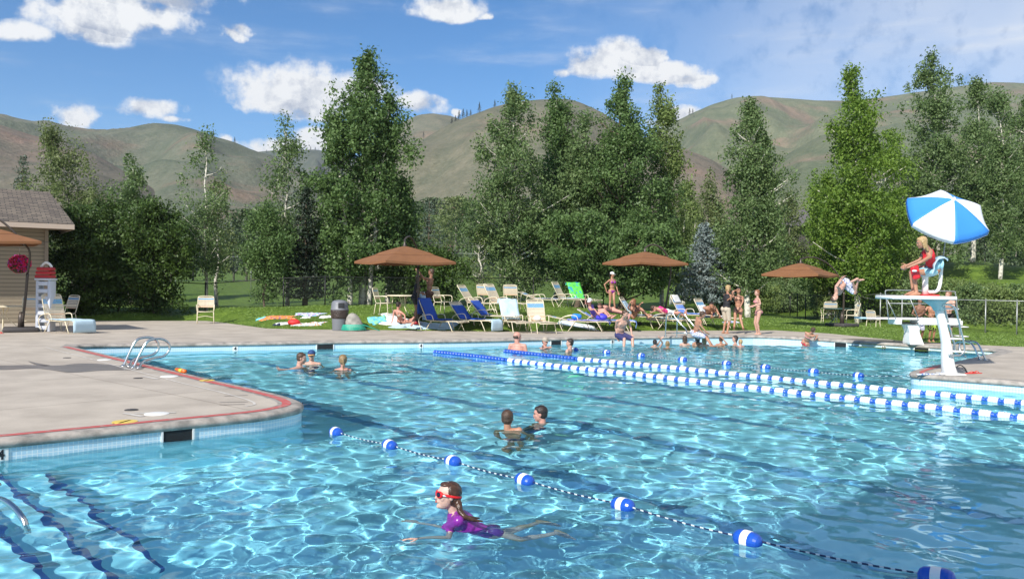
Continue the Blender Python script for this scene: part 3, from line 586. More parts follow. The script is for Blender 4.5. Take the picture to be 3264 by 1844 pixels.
tree('birch_tree', 'thin bare stemmed white birch behind the row of loungers', (1531, 945), 40.5, px((735, 1508, 1530), (780, 1490, 1560), (850, 1475, 1580), (905, 1490, 1560)), 'willow', 60, 32, .06, .4, bark_w, tr=.07, seed=27, limbs=40)
tree('aspen_tree', 'tall aspen with a broken white trunk, left end of the central grove', (1642, 960), 41, px((290, 1600, 1655), (340, 1585, 1690), (420, 1555, 1720), (500, 1520, 1750), (600, 1500, 1770), (700, 1480, 1780), (800, 1500, 1770), (880, 1540, 1740), (920, 1560, 1720)), 'aspen', 430, 75, .09, .52, bark_w, tr=.17, seed=28, limbs=90, tall=1.3, rough=.35)
tree('cottonwood_tree', 'cottonwood with a thin spire top, second in the central grove', (1770, 950), 44.5, px((282, 1757, 1768), (320, 1752, 1790), (380, 1740, 1815), (460, 1710, 1840), (560, 1690, 1870), (700, 1680, 1880), (850, 1700, 1860)), 'cottonwood', 380, 70, .09, .55, bark_w, seed=29, limbs=30, tall=1.4)
tree('cottonwood_tree', 'short pointed cottonwood filling the grove beneath the spire', (1865, 950), 43, px((375, 1855, 1875), (440, 1830, 1890), (520, 1800, 1910), (640, 1770, 1930), (800, 1760, 1940), (880, 1790, 1920)), 'aspen', 300, 70, .09, .55, bark_d, seed=30, limbs=20, tall=1.3)
tree('cottonwood_tree', 'broad dark topped cottonwood, tallest of the central grove', (1985, 980), 43.5, px((258, 1985, 1997), (290, 1950, 2020), (350, 1895, 2050), (440, 1880, 2080), (540, 1860, 2100), (640, 1830, 2120), (740, 1820, 2150), (840, 1820, 2160), (900, 1850, 2150)), 'cottonwood', 640, 80, .095, .55, bark_d, tr=.2, seed=31, limbs=40, tall=1.3, rough=.3)
tree('poplar_tree', 'light green poplar at the right end of the central grove', (2110, 960), 46, px((278, 2088, 2108), (330, 2060, 2140), (400, 2055, 2145), (450, 2070, 2165), (520, 2080, 2185), (600, 2060, 2180), (700, 2050, 2190), (820, 2060, 2200)), 'willow', 300, 65, .095, .52, bark_w, seed=32, limbs=30, tall=1.5, rough=.35)
tree('oak_tree', 'low spreading dark limbed tree behind the green towel chaise', (1838, 958), 39.5, px((700, 1740, 1950), (760, 1690, 2060), (820, 1700, 2080), (880, 1740, 2020), (915, 1780, 1960)), 'cottonwood', 330, 85, .09, .5, bark_d, tr=.16, seed=33, limbs=40, tall=.9, tshow=.75)
tree('oak_tree', 'low spreading tree behind the woman in the purple bikini', (1975, 972), 39.8, px((740, 1900, 2120), (800, 1870, 2170), (860, 1880, 2160), (920, 1920, 2110)), 'cottonwood', 260, 85, .09, .5, bark_d, tr=.15, seed=34, limbs=30, tall=.9, tshow=.75)
conifer('blue_spruce_tree', 'silvery blue spruce right of the second brown umbrella', (2240, 975), 41.5, 712, 112, 955, 'bluespruce', 35, n=34, per=420, leaf=.055)
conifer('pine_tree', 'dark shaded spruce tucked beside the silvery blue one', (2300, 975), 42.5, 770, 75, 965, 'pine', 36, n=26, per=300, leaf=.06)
for k, (tx, ty, w, lab) in enumerate(((2180, 590, 60, 'bushy light green tree filling the gap above the blue spruce'), (2265, 545, 45, 'small pointed poplar left of the lone right hand aspen'), (2215, 640, 70, 'yellowish round tree behind the blue spruce top'))):
    tree('poplar_tree', lab, (tx, 900), 56 + 4 * k, px((ty, tx - 10, tx + 10), (ty + 50, tx - w * .6, tx + w * .6), (ty + 130, tx - w, tx + w), (900, tx - w * 1.1, tx + w * 1.1)), 'willow' if k != 1 else 'olive', 150, 65, .1, .6, bark_w, seed=37 + k, limbs=8)
tree('aspen_tree', 'full aspen with a scarred white trunk beside the standing women', (2384, 1015), 39.5, px((335, 2388, 2400), (380, 2365, 2425), (450, 2335, 2450), (540, 2315, 2480), (620, 2290, 2510), (700, 2275, 2520), (780, 2270, 2520), (860, 2300, 2500), (920, 2330, 2460)), 'aspen', 420, 75, .085, .5, bark_w, tr=.16, seed=41, limbs=70, tall=1.4, rough=.3)
tree('poplar_tree', 'young tree between the white aspen and the bright green cottonwood', (2520, 940), 58, px((620, 2500, 2530), (700, 2470, 2560), (800, 2450, 2580), (900, 2450, 2590)), 'olive', 170, 65, .1, .6, bark_g, seed=42, limbs=10)
tree('cottonwood_tree', 'tall bright green cottonwood behind the diver', (2736, 1035), 42.5, px((232, 2692, 2725), (270, 2665, 2770), (330, 2650, 2785), (400, 2635, 2810), (480, 2620, 2820), (560, 2610, 2850), (660, 2600, 2870), (760, 2590, 2880), (860, 2610, 2880), (940, 2650, 2840)), 'bright', 640, 78, .09, .52, bark_w, tr=.2, seed=43, limbs=50, tall=1.3, rough=.35)
tree('cottonwood_tree', 'lower yellow green cottonwood left of the diver', (2640, 960), 47, px((555, 2600, 2660), (620, 2560, 2720), (700, 2545, 2740), (800, 2550, 2760), (900, 2560, 2760)), 'bright', 300, 70, .09, .55, bark_w, seed=44, limbs=15)
tree('cottonwood_tree', 'yellow green shoulder tree just right of the bright cottonwood', (2840, 950), 50, px((420, 2820, 2860), (500, 2800, 2890), (620, 2790, 2900), (760, 2790, 2900), (900, 2790, 2900)), 'bright', 200, 65, .09, .55, bark_w, seed=45, limbs=12)
tree('aspen_tree', 'tall pointed aspen behind the striped blue and white umbrella', (2995, 880), 52, px((180, 2962, 2972), (220, 2930, 3005), (300, 2910, 3040), (400, 2880, 3060), (500, 2860, 3080), (620, 2840, 3100), (740, 2830, 3110), (830, 2850, 3080)), 'aspen', 560, 70, .1, .58, bark_w, tr=.19, seed=46, limbs=50, tall=1.4, rough=.3)
tree('aspen_tree', 'aspen on the bank whose white trunk shows just right of the striped umbrella', (3101, 832), 55, px((268, 3100, 3125), (330, 3085, 3150), (430, 3075, 3170), (540, 3060, 3180), (660, 3050, 3190), (740, 3060, 3180)), 'aspen', 340, 65, .1, .55, bark_w, tr=.17, seed=47, limbs=40, tall=1.4)
tree('aspen_tree', 'slender aspen with a long white trunk on the grassy bank', (3188, 890), 47, px((300, 3170, 3190), (360, 3160, 3215), (460, 3150, 3235), (580, 3140, 3250), (700, 3140, 3250), (790, 3155, 3235)), 'aspen', 270, 60, .085, .5, bark_w, tr=.12, seed=48, limbs=60, tall=1.4)
tree('aspen_tree', 'aspen cut by the right edge of the picture', (3300, 860), 53, px((320, 3255, 3280), (400, 3235, 3320), (520, 3225, 3350), (700, 3220, 3360), (800, 3230, 3350)), 'aspen', 330, 65, .1, .55, bark_w, tr=.16, seed=49, limbs=30, tall=1.4)
# willow thicket behind the right-hand fence
th = [(2560, 985, 55, 900, 70), (2640, 985, 47, 880, 80), (2700, 900, 60, 760, 90), (2790, 1000, 45, 880, 85), (2850, 1010, 43, 860, 80), (2890, 960, 50, 790, 90), (2930, 1030, 40.5, 905, 80), (3010, 1030, 40.5, 900, 85), (3060, 990, 43, 905, 80), (3100, 1040, 39.5, 915, 75), (3160, 1000, 42, 918, 80), (3190, 1050, 38.5, 930, 75), (3250, 1000, 41, 920, 85), (3290, 1055, 38, 925, 80), (2930, 880, 58, 760, 90), (2480, 985, 54, 905, 60), (2420, 975, 50, 880, 70), (2800, 900, 60, 760, 90)]
for k, (bx_, by_, Y, ty, w) in enumerate(th):
    lab = 'pale willow shrub behind the right fence, ' + ('below the bright cottonwood', 'left of the diver', 'high on the bank behind the diver', 'right of the tilted chair', 'behind the diving board tip', 'above the diving board rails', 'behind the diving board pedestal', 'behind the waiting boys', 'above the heads of the waiting boys', 'right of the ladder', 'on the bank right of the lifeguard seat', 'behind the right fence posts', 'on the grassy bank at the far right', 'at the right picture edge', 'under the tall pointed aspen', 'beyond the brown umbrella at right', 'behind the three standing women', 'behind the lifeguard')[k]
    tree('willow_shrub', lab, (bx_, by_ + 10), Y, px((ty, bx_ - w * .4, bx_ + w * .4), (ty + 40, bx_ - w * .9, bx_ + w * .9), ((ty + by_) / 2, bx_ - w, bx_ + w), (by_, bx_ - w * .9, bx_ + w * .9)), 'willow' if k % 3 else 'aspen', 150, 75, .075, .45, bark_d, tr=.04, seed=60 + k, cat='shrub', group='willow shrubs behind the right hand fence', limbs=14, tshow=.6, tall=.9)
# trees in the middle distance: one crown of each sort, copied
mid = []
def simple_tree(name, label, kind, h, w, n, seed, conic=False):
    root = thing(name, (0, 0, 0), label, 'tree'); r_ = np.random.RandomState(seed); zs = r_.rand(n) ** (.8 if conic else .6) * h * .88 + h * .12
    t = zs / h; R_ = w * ((1 - t) * 1.05 + .02 if conic else np.sqrt(np.clip(1 - ((t - .45) / .58) ** 2, 0.02, 1))); th_ = r_.rand(n) * 6.28; q = np.sqrt(r_.rand(n)); lump = 1 + .3 * np.sin(3 * th_ + zs * 1.5)
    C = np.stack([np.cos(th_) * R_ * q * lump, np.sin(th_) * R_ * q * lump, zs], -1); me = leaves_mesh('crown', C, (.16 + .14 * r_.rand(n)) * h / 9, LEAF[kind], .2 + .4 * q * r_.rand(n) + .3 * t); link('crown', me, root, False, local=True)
    MB().tube([(0, 0, -.3), (0, 0, h * .7)], [.16, .05], None, 6).build('trunk', bark_g, root, local=True); return root
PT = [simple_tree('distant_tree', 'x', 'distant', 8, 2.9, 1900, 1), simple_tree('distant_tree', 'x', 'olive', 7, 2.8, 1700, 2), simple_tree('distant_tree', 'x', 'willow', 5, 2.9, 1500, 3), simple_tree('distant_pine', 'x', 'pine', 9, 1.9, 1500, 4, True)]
used_pt = set()
def put(k, x, y, sc_, lab, group, z=None):
    o = PT[k] if k not in used_pt else copy_tree(PT[k]); used_pt.add(k); o.location = (x, y, (ter(x, y) if z is None else z) - .1); o.scale = (sc_,) * 3; o.rotation_euler.z = random.random() * 6; o['label'] = lab; o['group'] = group; return o
r_ = random.Random(5)
for k in range(64):
    Y = r_.uniform(88, 150); pxx = r_.uniform(-60, 3330)
    x = (pxx - 1632) * Y / F
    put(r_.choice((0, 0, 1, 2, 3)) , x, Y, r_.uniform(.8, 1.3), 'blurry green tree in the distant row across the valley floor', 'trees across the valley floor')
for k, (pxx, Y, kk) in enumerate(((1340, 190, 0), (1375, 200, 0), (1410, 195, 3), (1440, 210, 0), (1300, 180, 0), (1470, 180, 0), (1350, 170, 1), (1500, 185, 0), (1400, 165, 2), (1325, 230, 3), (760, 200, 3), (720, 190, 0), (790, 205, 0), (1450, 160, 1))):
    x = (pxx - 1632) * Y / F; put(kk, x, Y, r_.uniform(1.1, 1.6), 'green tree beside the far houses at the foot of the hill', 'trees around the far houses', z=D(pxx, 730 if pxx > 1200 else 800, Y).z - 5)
# dark conifers dotted on the ridges
RDG = [(1452, 392, 790), (1463, 386, 790), (1476, 380, 790), (1488, 378, 790), (1500, 372, 790), (1528, 360, 795), (1577, 345, 800), (1440, 400, 780), (2140, 397, 1200), (2198, 366, 1200), (2208, 362, 1200), (2333, 313, 1240), (2212, 384, 1150), (672, 434, 930), (680, 437, 930), (748, 458, 930), (1005, 477, 1650), (990, 478, 1650), (880, 484, 1600), (900, 482, 1600), (920, 481, 1600), (850, 486, 1600), (1303, 422, 1150), (1290, 440, 1100), (1320, 450, 1100), (1350, 436, 1050)]
pcone = simple_tree('ridge_pine', 'x', 'pine', 9, 2.2, 500, 8, True)
for k, (x, y, Y) in enumerate(RDG):
    p = D(x, y + 4, Y); o = pcone if k == 0 else copy_tree(pcone); o.location = p; o.scale = (.75 + .5 * r_.random(),) * 3; o['label'] = 'tiny dark conifer standing on the bare hill ridge'; o['group'] = 'conifers dotted on the ridges'

# unseen cottonwood, added behind the viewer to throw shade on the near right water
def added_shade_tree():
    root = thing('cottonwood_tree', (0, -3.6, 0), 'unseen cottonwood added behind the viewer to shade the near right water', 'tree'); r_ = np.random.RandomState(77); n = 17000; d = r_.randn(n, 3); d /= np.linalg.norm(d, axis=1, keepdims=True)
    C = np.array([-.3, -2.3, 7.4]) + d * (r_.rand(n)[:, None] ** .45) * np.array([3.0, 2.5, 2.1]); C += .25 * np.sin(C[:, [1, 2, 0]] * 3); link('crown', leaves_mesh('crown', C, .13 + .06 * r_.rand(n), LEAF['cottonwood'], r_.rand(n)), root, False)
    MB().tube(smooth_poly([(.0, -3.6, -.1), (.1, -3.4, 2.5), (.2, -2.9, 5), (.3, -2.6, 8)], 4), [.2 - .012 * i for i in range(13)], None, 10).build('trunk', bark_w, root)
added_shade_tree()
def V_(x, y, z=0.0): return Vector((x, y, z))
# ------------------------------------------------------------------ fences, house, far houses
blackm = mat('black_metal', (.012, .014, .013), .5); steel = mat('galvanised_steel', (.33, .34, .33), .45, metal=.6); chrome = mat('stainless_steel', (.62, .62, .60), .22, metal=1.0, spec=.5)
meshm = mat('chain_link_wire', (.035, .04, .035), .5)
def fence(label, pts, hgt_, group=None, pm=blackm, post=3.0, name='chain_link_fence', r=.028):
    P = []
    for i in range(len(pts) - 1):
        a, b = pts[i], pts[i + 1]; k = max(1, round((b - a).length / post))
        for j in range(k): P.append(a.lerp(b, j / k))
    P.append(pts[-1]); P = [Vector((p.x, p.y, ter(p.x, p.y))) for p in P]
    root = thing(name, P[0], label, 'fence', group)
    for p in P: MB().tube([p - Vector((0, 0, .3)), p + Vector((0, 0, hgt_))], r, None, 8).lathe([(r * 1.2, 0), (r * 1.1, .03), (0.001, .05)], p + Vector((0, 0, hgt_)), None, 8).build('post', pm, root)
    MB().tube([p + Vector((0, 0, hgt_ - .02)) for p in P], .02, None, 6).build('top_rail', pm, root)
    mb = MB(); vs = []; fs = []; wd = .0032 if hgt_ < 2 else .004; pit = .075 if hgt_ < 2 else .11
    for a, b in zip(P, P[1:]):
        d = b - a; L_ = math.hypot(d.x, d.y); up = V_(0, 0, 1); o_ = V_(0, .03, .03); hh = hgt_ - .04; n_ = int((L_ + hh) / pit)
        for sg in (1, -1):
            for i in range(n_ + 1):
                s0 = i * pit - (hh if sg > 0 else 0); s1 = s0 + sg * hh; z0, z1 = 0.0, hh
                if sg > 0:
                    if s0 < 0: z0 = -s0; s0 = 0.0
                    if s1 > L_: z1 -= s1 - L_; s1 = L_
                else:
                    if s0 > L_: z0 = s0 - L_; s0 = L_
                    if s1 < 0: z1 += s1; s1 = 0.0
                if z1 - z0 < .05: continue
                p = a + d * (s0 / L_) + up * z0 + o_; q = a + d * (s1 / L_) + up * z1 + o_; w_ = V_(0, 0, wd * .7); k = len(vs)
                vs += [p - w_, q - w_, q + w_, p + w_]; fs.append((k, k + 1, k + 2, k + 3))
    mb.add(vs, fs); mb.build('wire_mesh', meshm, root, False); return root
fl = [V_(-23, 37), V_(-15.5, 36.6), V_(-13, 36.2), V_(-9.6, 35.9), V_(-7.9, 36.1), V_(-6, 36.6), V_(-3, 38), V_(1, 40), V_(4.5, 42)]
fence('black chain link fence crossing behind the lawn under the left and central trees', fl, 1.22)
fr_ = [D(2180, 985, 58), D(2518, 1007, 51), D(2567, 1018, 46), D(2650, 1030, 44.5), D(2745, 1037, 42.5)]
fence('short black chain link fence behind the right hand umbrella', fr_, 1.3)
fr2 = [D(2738, 1040, 42), D(2805, 1046, 40), D(2874, 1048, 38.5), D(3020, 1060, 37), D(3140, 1073, 36), D(3240, 1080, 35.2), D(3420, 1090, 34.5)]
fence('grey post chain link fence behind the diving board and willow shrubs', fr2, 1.4, pm=steel)
fence('tall pale tennis court fence across the field at left', [D(560, 905, 62), D(800, 905, 60), D(1150, 905, 60)], 2.6, pm=steel, name='court_fence', post=4.5)
fence('tall pale tennis court fence seen beside the thin birch', [D(1440, 905, 60), D(1640, 905, 60), D(1800, 905, 62)], 3.0, pm=steel, name='court_fence', post=4.5)
# wooden hut
siding = bpy.data.materials.new('lap_siding'); siding.use_nodes = True
shingle = bpy.data.materials.new('roof_shingles'); shingle.use_nodes = True
brickmat(siding, 40, .14, (.30, .25, .18), (.275, .23, .165), (.14, .115, .08), ms=.1, rough=.7)
brickmat(shingle, .3, .16, (.19, .155, .12), (.10, .082, .068), (.045, .04, .035), ms=.1, rough=.9); shingle.node_tree.nodes['Brick Texture'].offset = .5
def quad_uv(mb, uv, vs, u0, v0):
    mb.add(vs, [(0, 1, 2, 3)] if len(vs) == 4 else [(0, 1, 2)]); a = Vector(vs[0]); ux = (Vector(vs[1]) - a).normalized(); nn = ux.cross(Vector(vs[-1]) - a).normalized(); vy = nn.cross(ux)
    for v in vs: d = Vector(v) - a; uv.append((u0 + d.dot(ux), v0 + d.dot(vy)))
def uvbuild(mb, uv, name, m, parent):
    o = mb.build(name, m, parent, False); l = o.data.uv_layers.new(name='UVMap'); l.data.foreach_set('uv', [c for p in uv for c in p]); return o
wy = 31.0; C0 = D(146, 850, wy); th_h = R(34); ha = V_(math.cos(th_h), math.sin(th_h)); hb = V_(-math.sin(th_h), math.cos(th_h)); C0.z = 0
def HP(u, v, z): p = C0 + ha * u + hb * v; return Vector((p.x, p.y, z))
def solve_u(v, pxx, u0=-8, u1=8):
    best = min((abs(((HP(u, v, 0).x) - D(pxx, 700, HP(u, v, 0).y).x)), u) for u in np.arange(u0, u1, .02)); return best[1]
ue = solve_u(-1.3, 237); pe = HP(ue, -1.3, 0); ez = D(237, 718, pe.y).z; ur = solve_u(2.6, 157); pr_ = HP(ur, 2.6, 0); rz_ = D(157, 611, pr_.y).z
hut = thing('wooden_hut', HP(-4, 2, 0), 'tan lap sided hut with a brown shingle roof at the left edge', 'building')
mb = MB(); uv = []; quad_uv(mb, uv, [HP(-13, 0, -.1), HP(0, 0, -.1), HP(0, 0, ez + .22), HP(-13, 0, ez + .22)], 0, 0); quad_uv(mb, uv, [HP(0, 0, -.1), HP(0, 5.2, -.1), HP(0, 5.2, ez + .22), HP(0, 0, ez + .22)], 0, 0); uvbuild(mb, uv, 'wall', siding, hut)
mb = MB(); uv = []; quad_uv(mb, uv, [HP(-14, -1.3, ez + .04), HP(ue, -1.3, ez + .04), HP(ur, 2.6, rz_), HP(-14, 2.6, rz_)], 0, 0); quad_uv(mb, uv, [HP(ue, -1.3, ez + .04), HP(ue, 6.5, ez + .04), HP(ur, 2.6, rz_)], 0, 0)
quad_uv(mb, uv, [HP(ue, 6.5, ez + .04), HP(-14, 6.5, ez + .04), HP(-14, 2.6, rz_), HP(ur, 2.6, rz_)], 0, 0); rf = uvbuild(mb, uv, 'roof', shingle, hut)
trim_m = mat('eave_trim', (.46, .37, .30), .6); c_ = HP((ue - 14) / 2, -1.3, ez - .06); MB().box(c_, (ue + 14, .04, .17), rz=th_h).box(HP(ue, 2.6, ez - .06), (.04, 7.7, .17), rz=th_h).build('eave_trim', trim_m, hut, False)
MB().box(HP((ue - 14) / 2, -.66, ez - .12), (ue + 14 - .05, 1.24, .03), rz=th_h).build('soffit', mat('soffit', (.22, .17, .13), .8), hut, False)
MB().box(HP(.012, -.012, (ez - .1) / 2), (.12, .12, ez - .12), rz=th_h).build('corner_trim', mat('corner_board', (.26, .21, .16), .7), hut, False)
# far houses
def house(label, px_, py_, Y, w, d, h, rise, wallm, roofm, rz):
    p = D(px_, py_, Y); root = thing('far_house', p, label, 'house', None, rz); mb = MB().box((0, 0, h / 2 - 3), (w, d, h + 6)); mb.build('wall', wallm, root, False, True)
    o_ = .9; MB().add([(-w / 2 - o_, -d / 2 - o_, h), (w / 2 + o_, -d / 2 - o_, h), (w / 2 + o_, d / 2 + o_, h), (-w / 2 - o_, d / 2 + o_, h), (0, -d / 2 - o_, h + rise), (0, d / 2 + o_, h + rise)], [(0, 4, 5, 3), (1, 2, 5, 4), (0, 1, 4), (2, 3, 5), (0, 3, 2, 1)]).build('roof', roofm, root, False, True)
    for k in (-1, 0, 1): MB().box((k * w * .28, -d / 2 - .03, h * .5), (w * .14, .12, h * .4)).build('window', mat('dark_glass', (.03, .035, .04), .15), root, False, True)
    return root
house('tiny far house with a red brown gable on the hillside', 1452, 670, 420, 6.5, 6, .3, 1.5, mat('redwood', (.33, .15, .08), .8), mat('red_roof', (.36, .22, .17), .8), .15)
house('tiny white walled house just right of the red brown gabled one', 1480, 668, 425, 6, 6, 1.2, 1.3, mat('white_wall', (.62, .62, .6), .7), mat('red_roof', (.36, .22, .17), .8), -.2)
house('low dark brown roofed house half hidden by spruces in the gap', 1437, 758, 250, 5, 4, .6, 2.0, mat('brown_wall', (.09, .055, .04), .8), mat('brown_roof', (.19, .13, .105), .8), 1.35)
house('steep dark gabled roof peeking between the trees above the right umbrella', 2590, 730, 80, 2.4, 4, .2, 1.9, mat('dark_wall', (.07, .06, .055), .8), mat('slate_roof', (.11, .1, .1), .8), .5)
house('speck of a white house between the tree trunks at left', 727, 745, 300, 3, 3, .6, .8, mat('white_wall', (.62, .62, .6), .7), mat('slate_roof', (.11, .1, .1), .8), 0)
# ------------------------------------------------------------------ markings and fittings on the deck
def strip(name, path, w, z, m):
    mb = MB(); vs = []; k = len(path)
    for i, p in enumerate(path):
        t = (path[min(i + 1, k - 1)] - path[max(i - 1, 0)]).normalized(); nn = Vector((-t.y, t.x, 0)) * w / 2; vs += [(p.x + nn.x, p.y + nn.y, z), (p.x - nn.x, p.y - nn.y, z)]
    mb.add(vs, [(2 * i, 2 * i + 1, 2 * i + 3, 2 * i + 2) for i in range(k - 1)]); return mb.build(name, m, None, False)
redp = mat('worn_red_paint', (.48, .10, .09), .75, c2=(.40, .26, .23), scale=9, thr=(.5, .72)); whp = mat('white_joint', (.60, .57, .52), .8, c2=(.44, .4, .36), scale=6, thr=(.4, .7))
LP = [POOL[0].lerp(POOL[1], .3)] + POOL[1:2 + len(nearL) + len(tip) + len(sideL)]
red = offset(POOL, .2); i0 = 1; i1 = len(nearL) + len(tip) - 1 + len(sideL) + 2
path = red[0:i1]; o = strip('painted_red_line', path, .12, .006, redp); tag(o, 'worn red painted line following the edge of the left deck', 'painted line', 'red lines painted along the coping')
k0 = i1 + len(cornL) + len(farE) ; red2 = red[k0 - 6:k0 + 14]
j = [i for i, p in enumerate(POOL) if (p - G(2903, 1186)).length < .6][0]
o = strip('painted_red_line', red[j - 5:j + 8], .09, .006, redp); tag(o, 'faint red painted line round the tip of the right hand deck', 'painted line', 'red lines painted along the coping')
wh = offset(POOL, .62); o = strip('deck_joint', wh[len(nearL) + 8:i1], .035, .005, whp); o['kind'] = 'structure'
lidw = mat('white_lid', (.75, .74, .70), .5); lidd = mat('dark_lid', (.05, .045, .04), .6)
def lid(name, label, px_, py_, r, m, group): tag(MB().lathe([(r, -.01), (r, .004), (r * .93, .008), (r * .3, .009), (.001, .009)], G(px_, py_, 0.0), None, 24).build(name, m), label, 'lid', group)
lid('access_cover', 'large round white skimmer lid on the near left deck', 500, 1318, .15, lidw, 'white round lids set in the deck'); lid('access_cover', 'round white skimmer lid beyond the orange pool toy', 540, 1199, .15, lidw, 'white round lids set in the deck')
lid('access_cover', 'small round white lid by the far left deck corner', 333, 1146, .14, lidw, 'white round lids set in the deck')
lid('drain_cover', 'dark round drain cover beside the large white lid', 419, 1306, .085, lidd, 'dark round covers in the deck'); lid('drain_cover', 'dark round drain cover beside the lid beyond the orange toy', 440, 1205, .075, lidd, 'dark round covers in the deck'); lid('drain_cover', 'dark round drain cover nearest the far deck corner', 214, 1140, .08, lidd, 'dark round covers in the deck')
for a, b in (((395, 1317), (455, 1327)), ((430, 1317), (560, 1315)), ((455, 1199), (505, 1208))): o = strip('deck_patch_line', [G(*a), G(*b)], .07, .0055, whp); o['kind'] = 'structure'
for a, b in (((700, 1282), (790, 1280)), ((700, 1290), (780, 1288)), ((715, 1262), (790, 1259))): o = strip('faint_deck_mark', [G(*a), G(*b)], .03, .0055, mat('faint_mark', (.25, .22, .2), .8)); o['kind'] = 'structure'
def nodive(px_, py_, rx, label):
    p = G(px_, py_, 0); root = thing('warning_emblem', p, label, 'painted sign', 'yellow warning emblems on the coping', math.atan2(VD.y, VD.x)); yel = mat('yellow_paint', (.75, .55, .09), .7, c2=(.6, .45, .12), scale=14)
    MB().lathe([(rx, .0), (rx, .0075), (rx * .84, .0075)], (0, 0, 0), None, 28).build('ring', yel, root, False, True); MB().box((0, 0, .005), (rx * 1.6, .035, .005), rz=.7).build('bar', redp, root, False, True)
    MB().add([(-rx * 1.1, -.012, .0062), (-rx * .2, .0, .0062), (rx * .1, .05, .0062), (rx * .5, .03, .0062), (rx * .1, -.04, .0062), (-rx * 1.1, -.05, .0062)], [(0, 5, 4, 3, 2, 1)]).build('diver_mark', yel, root, False, True); return root
nodive(398, 1344, .14, 'round yellow no diving emblem on the near left coping'); nodive(660, 1212, .12, 'faded yellow emblem on the coping beyond the orange toy')
wet = mat('wet_concrete', (.17, .15, .13), .35, c2=(.24, .21, .18), scale=3)
def puddle(label, pts): 
    P = [G(*p) for p in smooth_poly([Vector((a, b, 0)) for a, b in pts + [pts[0]]], 4)[:-1] for p in [(p.x, p.y)]]
    o = flat('wet_patch', P, [], .0045, wet, 'structure'); return o
puddle('wet', [(0, 1165), (90, 1163), (190, 1164), (250, 1158), (330, 1160), (395, 1166), (455, 1168), (440, 1178), (330, 1180), (230, 1187), (180, 1181), (110, 1174), (0, 1178)])
puddle('wet', [(88, 1150), (125, 1158), (160, 1164), (140, 1166), (108, 1160)])
puddle('wet', [(2680, 1078), (2780, 1080), (2880, 1086), (2960, 1090), (2950, 1095), (2850, 1090), (2740, 1084)])
# depth markers (tile with numeral) and skimmer openings
def numeral(txt, p, size, n_, parent, m):
    cu = bpy.data.curves.new('numeral', 'FONT'); cu.body = txt; cu.size = size; cu.align_x = 'CENTER'; cu.align_y = 'CENTER'; cu.extrude = .002; cu.offset = .004
    o = bpy.data.objects.new('tmp', cu); col.objects.link(o); me = bpy.data.meshes.new_from_object(o.evaluated_get(bpy.context.evaluated_depsgraph_get())); bpy.data.objects.remove(o)
    me.materials.clear(); me.materials.append(m); x = Vector((-n_.y, n_.x, 0)); M = Matrix(((x.x, 0, n_.x, p.x), (x.y, 0, n_.y, p.y), (0, 1, 0, p.z), (0, 0, 0, 1))); me.transform(M)
    return link('numeral', me, parent, False)
def wallpt(px_, py_):
    d = ray(px_, py_); p0 = G(px_, py_, -.18); best = None
    for i in range(len(POOL)):
        a, b = POOL[i], POOL[(i + 1) % len(POOL)]; t = b - a; L_ = t.length
        if L_ < 1e-6: continue
        t /= L_; n_ = Vector((t.y, -t.x, 0))
        den = d.dot(n_)
        if abs(den) < 1e-6: continue
        k = ((a - Vector((0, 0, EYE))).dot(n_)) / den; q = Vector((0, 0, EYE)) + d * k; s = (q - a).dot(t)
        if -.01 <= s <= L_ + .01 and k > 0 and -.6 < q.z < .1:
            if n_.dot(d) > 0: n_ = -n_
            if best is None or k < best[3]: best = (q, n_, t, k)
    return best
def facing(n_): return math.atan2(n_.y, n_.x)
def depth_mark(txt, px_, py_, label, s=.13):
    w = wallpt(px_, py_)
    if not w: print('NO WALL', px_, py_); return
    q, n_, t, _ = w; q = q.copy(); q.z = -.165; root = thing('depth_marker', q, label, 'sign', 'depth markers on the tile band'); MB().box(q + n_ * .006, (.012, s, s), rz=facing(n_)).build('tile', mat('white_tile', (.78, .78, .75), .3), root, False)
    numeral(txt, q + n_ * .014, s * 1.0, n_, root, mat('ink', (.01, .01, .012), .5)); rcv(root)
depth_mark('4', 750, 1112, 'white tile reading 4 on the far wall at left'); depth_mark('4', 1342, 1106, 'white tile reading 4 on the far wall near the lane lines'); depth_mark('8', 1952, 1093, 'white tile reading 8 beside the seated man in navy shorts'); depth_mark('10', 2817, 1110, 'white tile reading 10 below the diving board'); 
depth_mark('4', 2, 1438, 'dark numbered tile at the left end of the near wall', .14)
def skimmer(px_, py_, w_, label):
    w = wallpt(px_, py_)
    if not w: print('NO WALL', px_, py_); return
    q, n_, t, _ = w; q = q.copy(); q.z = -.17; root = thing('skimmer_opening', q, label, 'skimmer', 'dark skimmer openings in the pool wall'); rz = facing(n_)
    MB().box(q + n_ * .004, (.008, w_, .15), rz=rz).build('opening', mat('black_recess_shade', (.008, .01, .012), .8), root, False)  # no hole is cut; a flat black slab paints the shade inside the recess
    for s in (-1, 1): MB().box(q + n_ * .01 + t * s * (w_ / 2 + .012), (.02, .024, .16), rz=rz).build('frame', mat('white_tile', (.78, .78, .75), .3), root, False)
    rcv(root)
skimmer(566, 1377, .34, 'dark skimmer opening under the near left coping'); skimmer(1036, 1106, .45, 'dark skimmer opening between the two tiles reading 4'); skimmer(1772, 1095, .35, 'dark skimmer opening beside the man in the tan cap'); skimmer(2680, 1099, .4, 'dark skimmer opening right of the girl in red'); skimmer(2938, 1116, .4, 'dark skimmer opening below the diving pedestal')
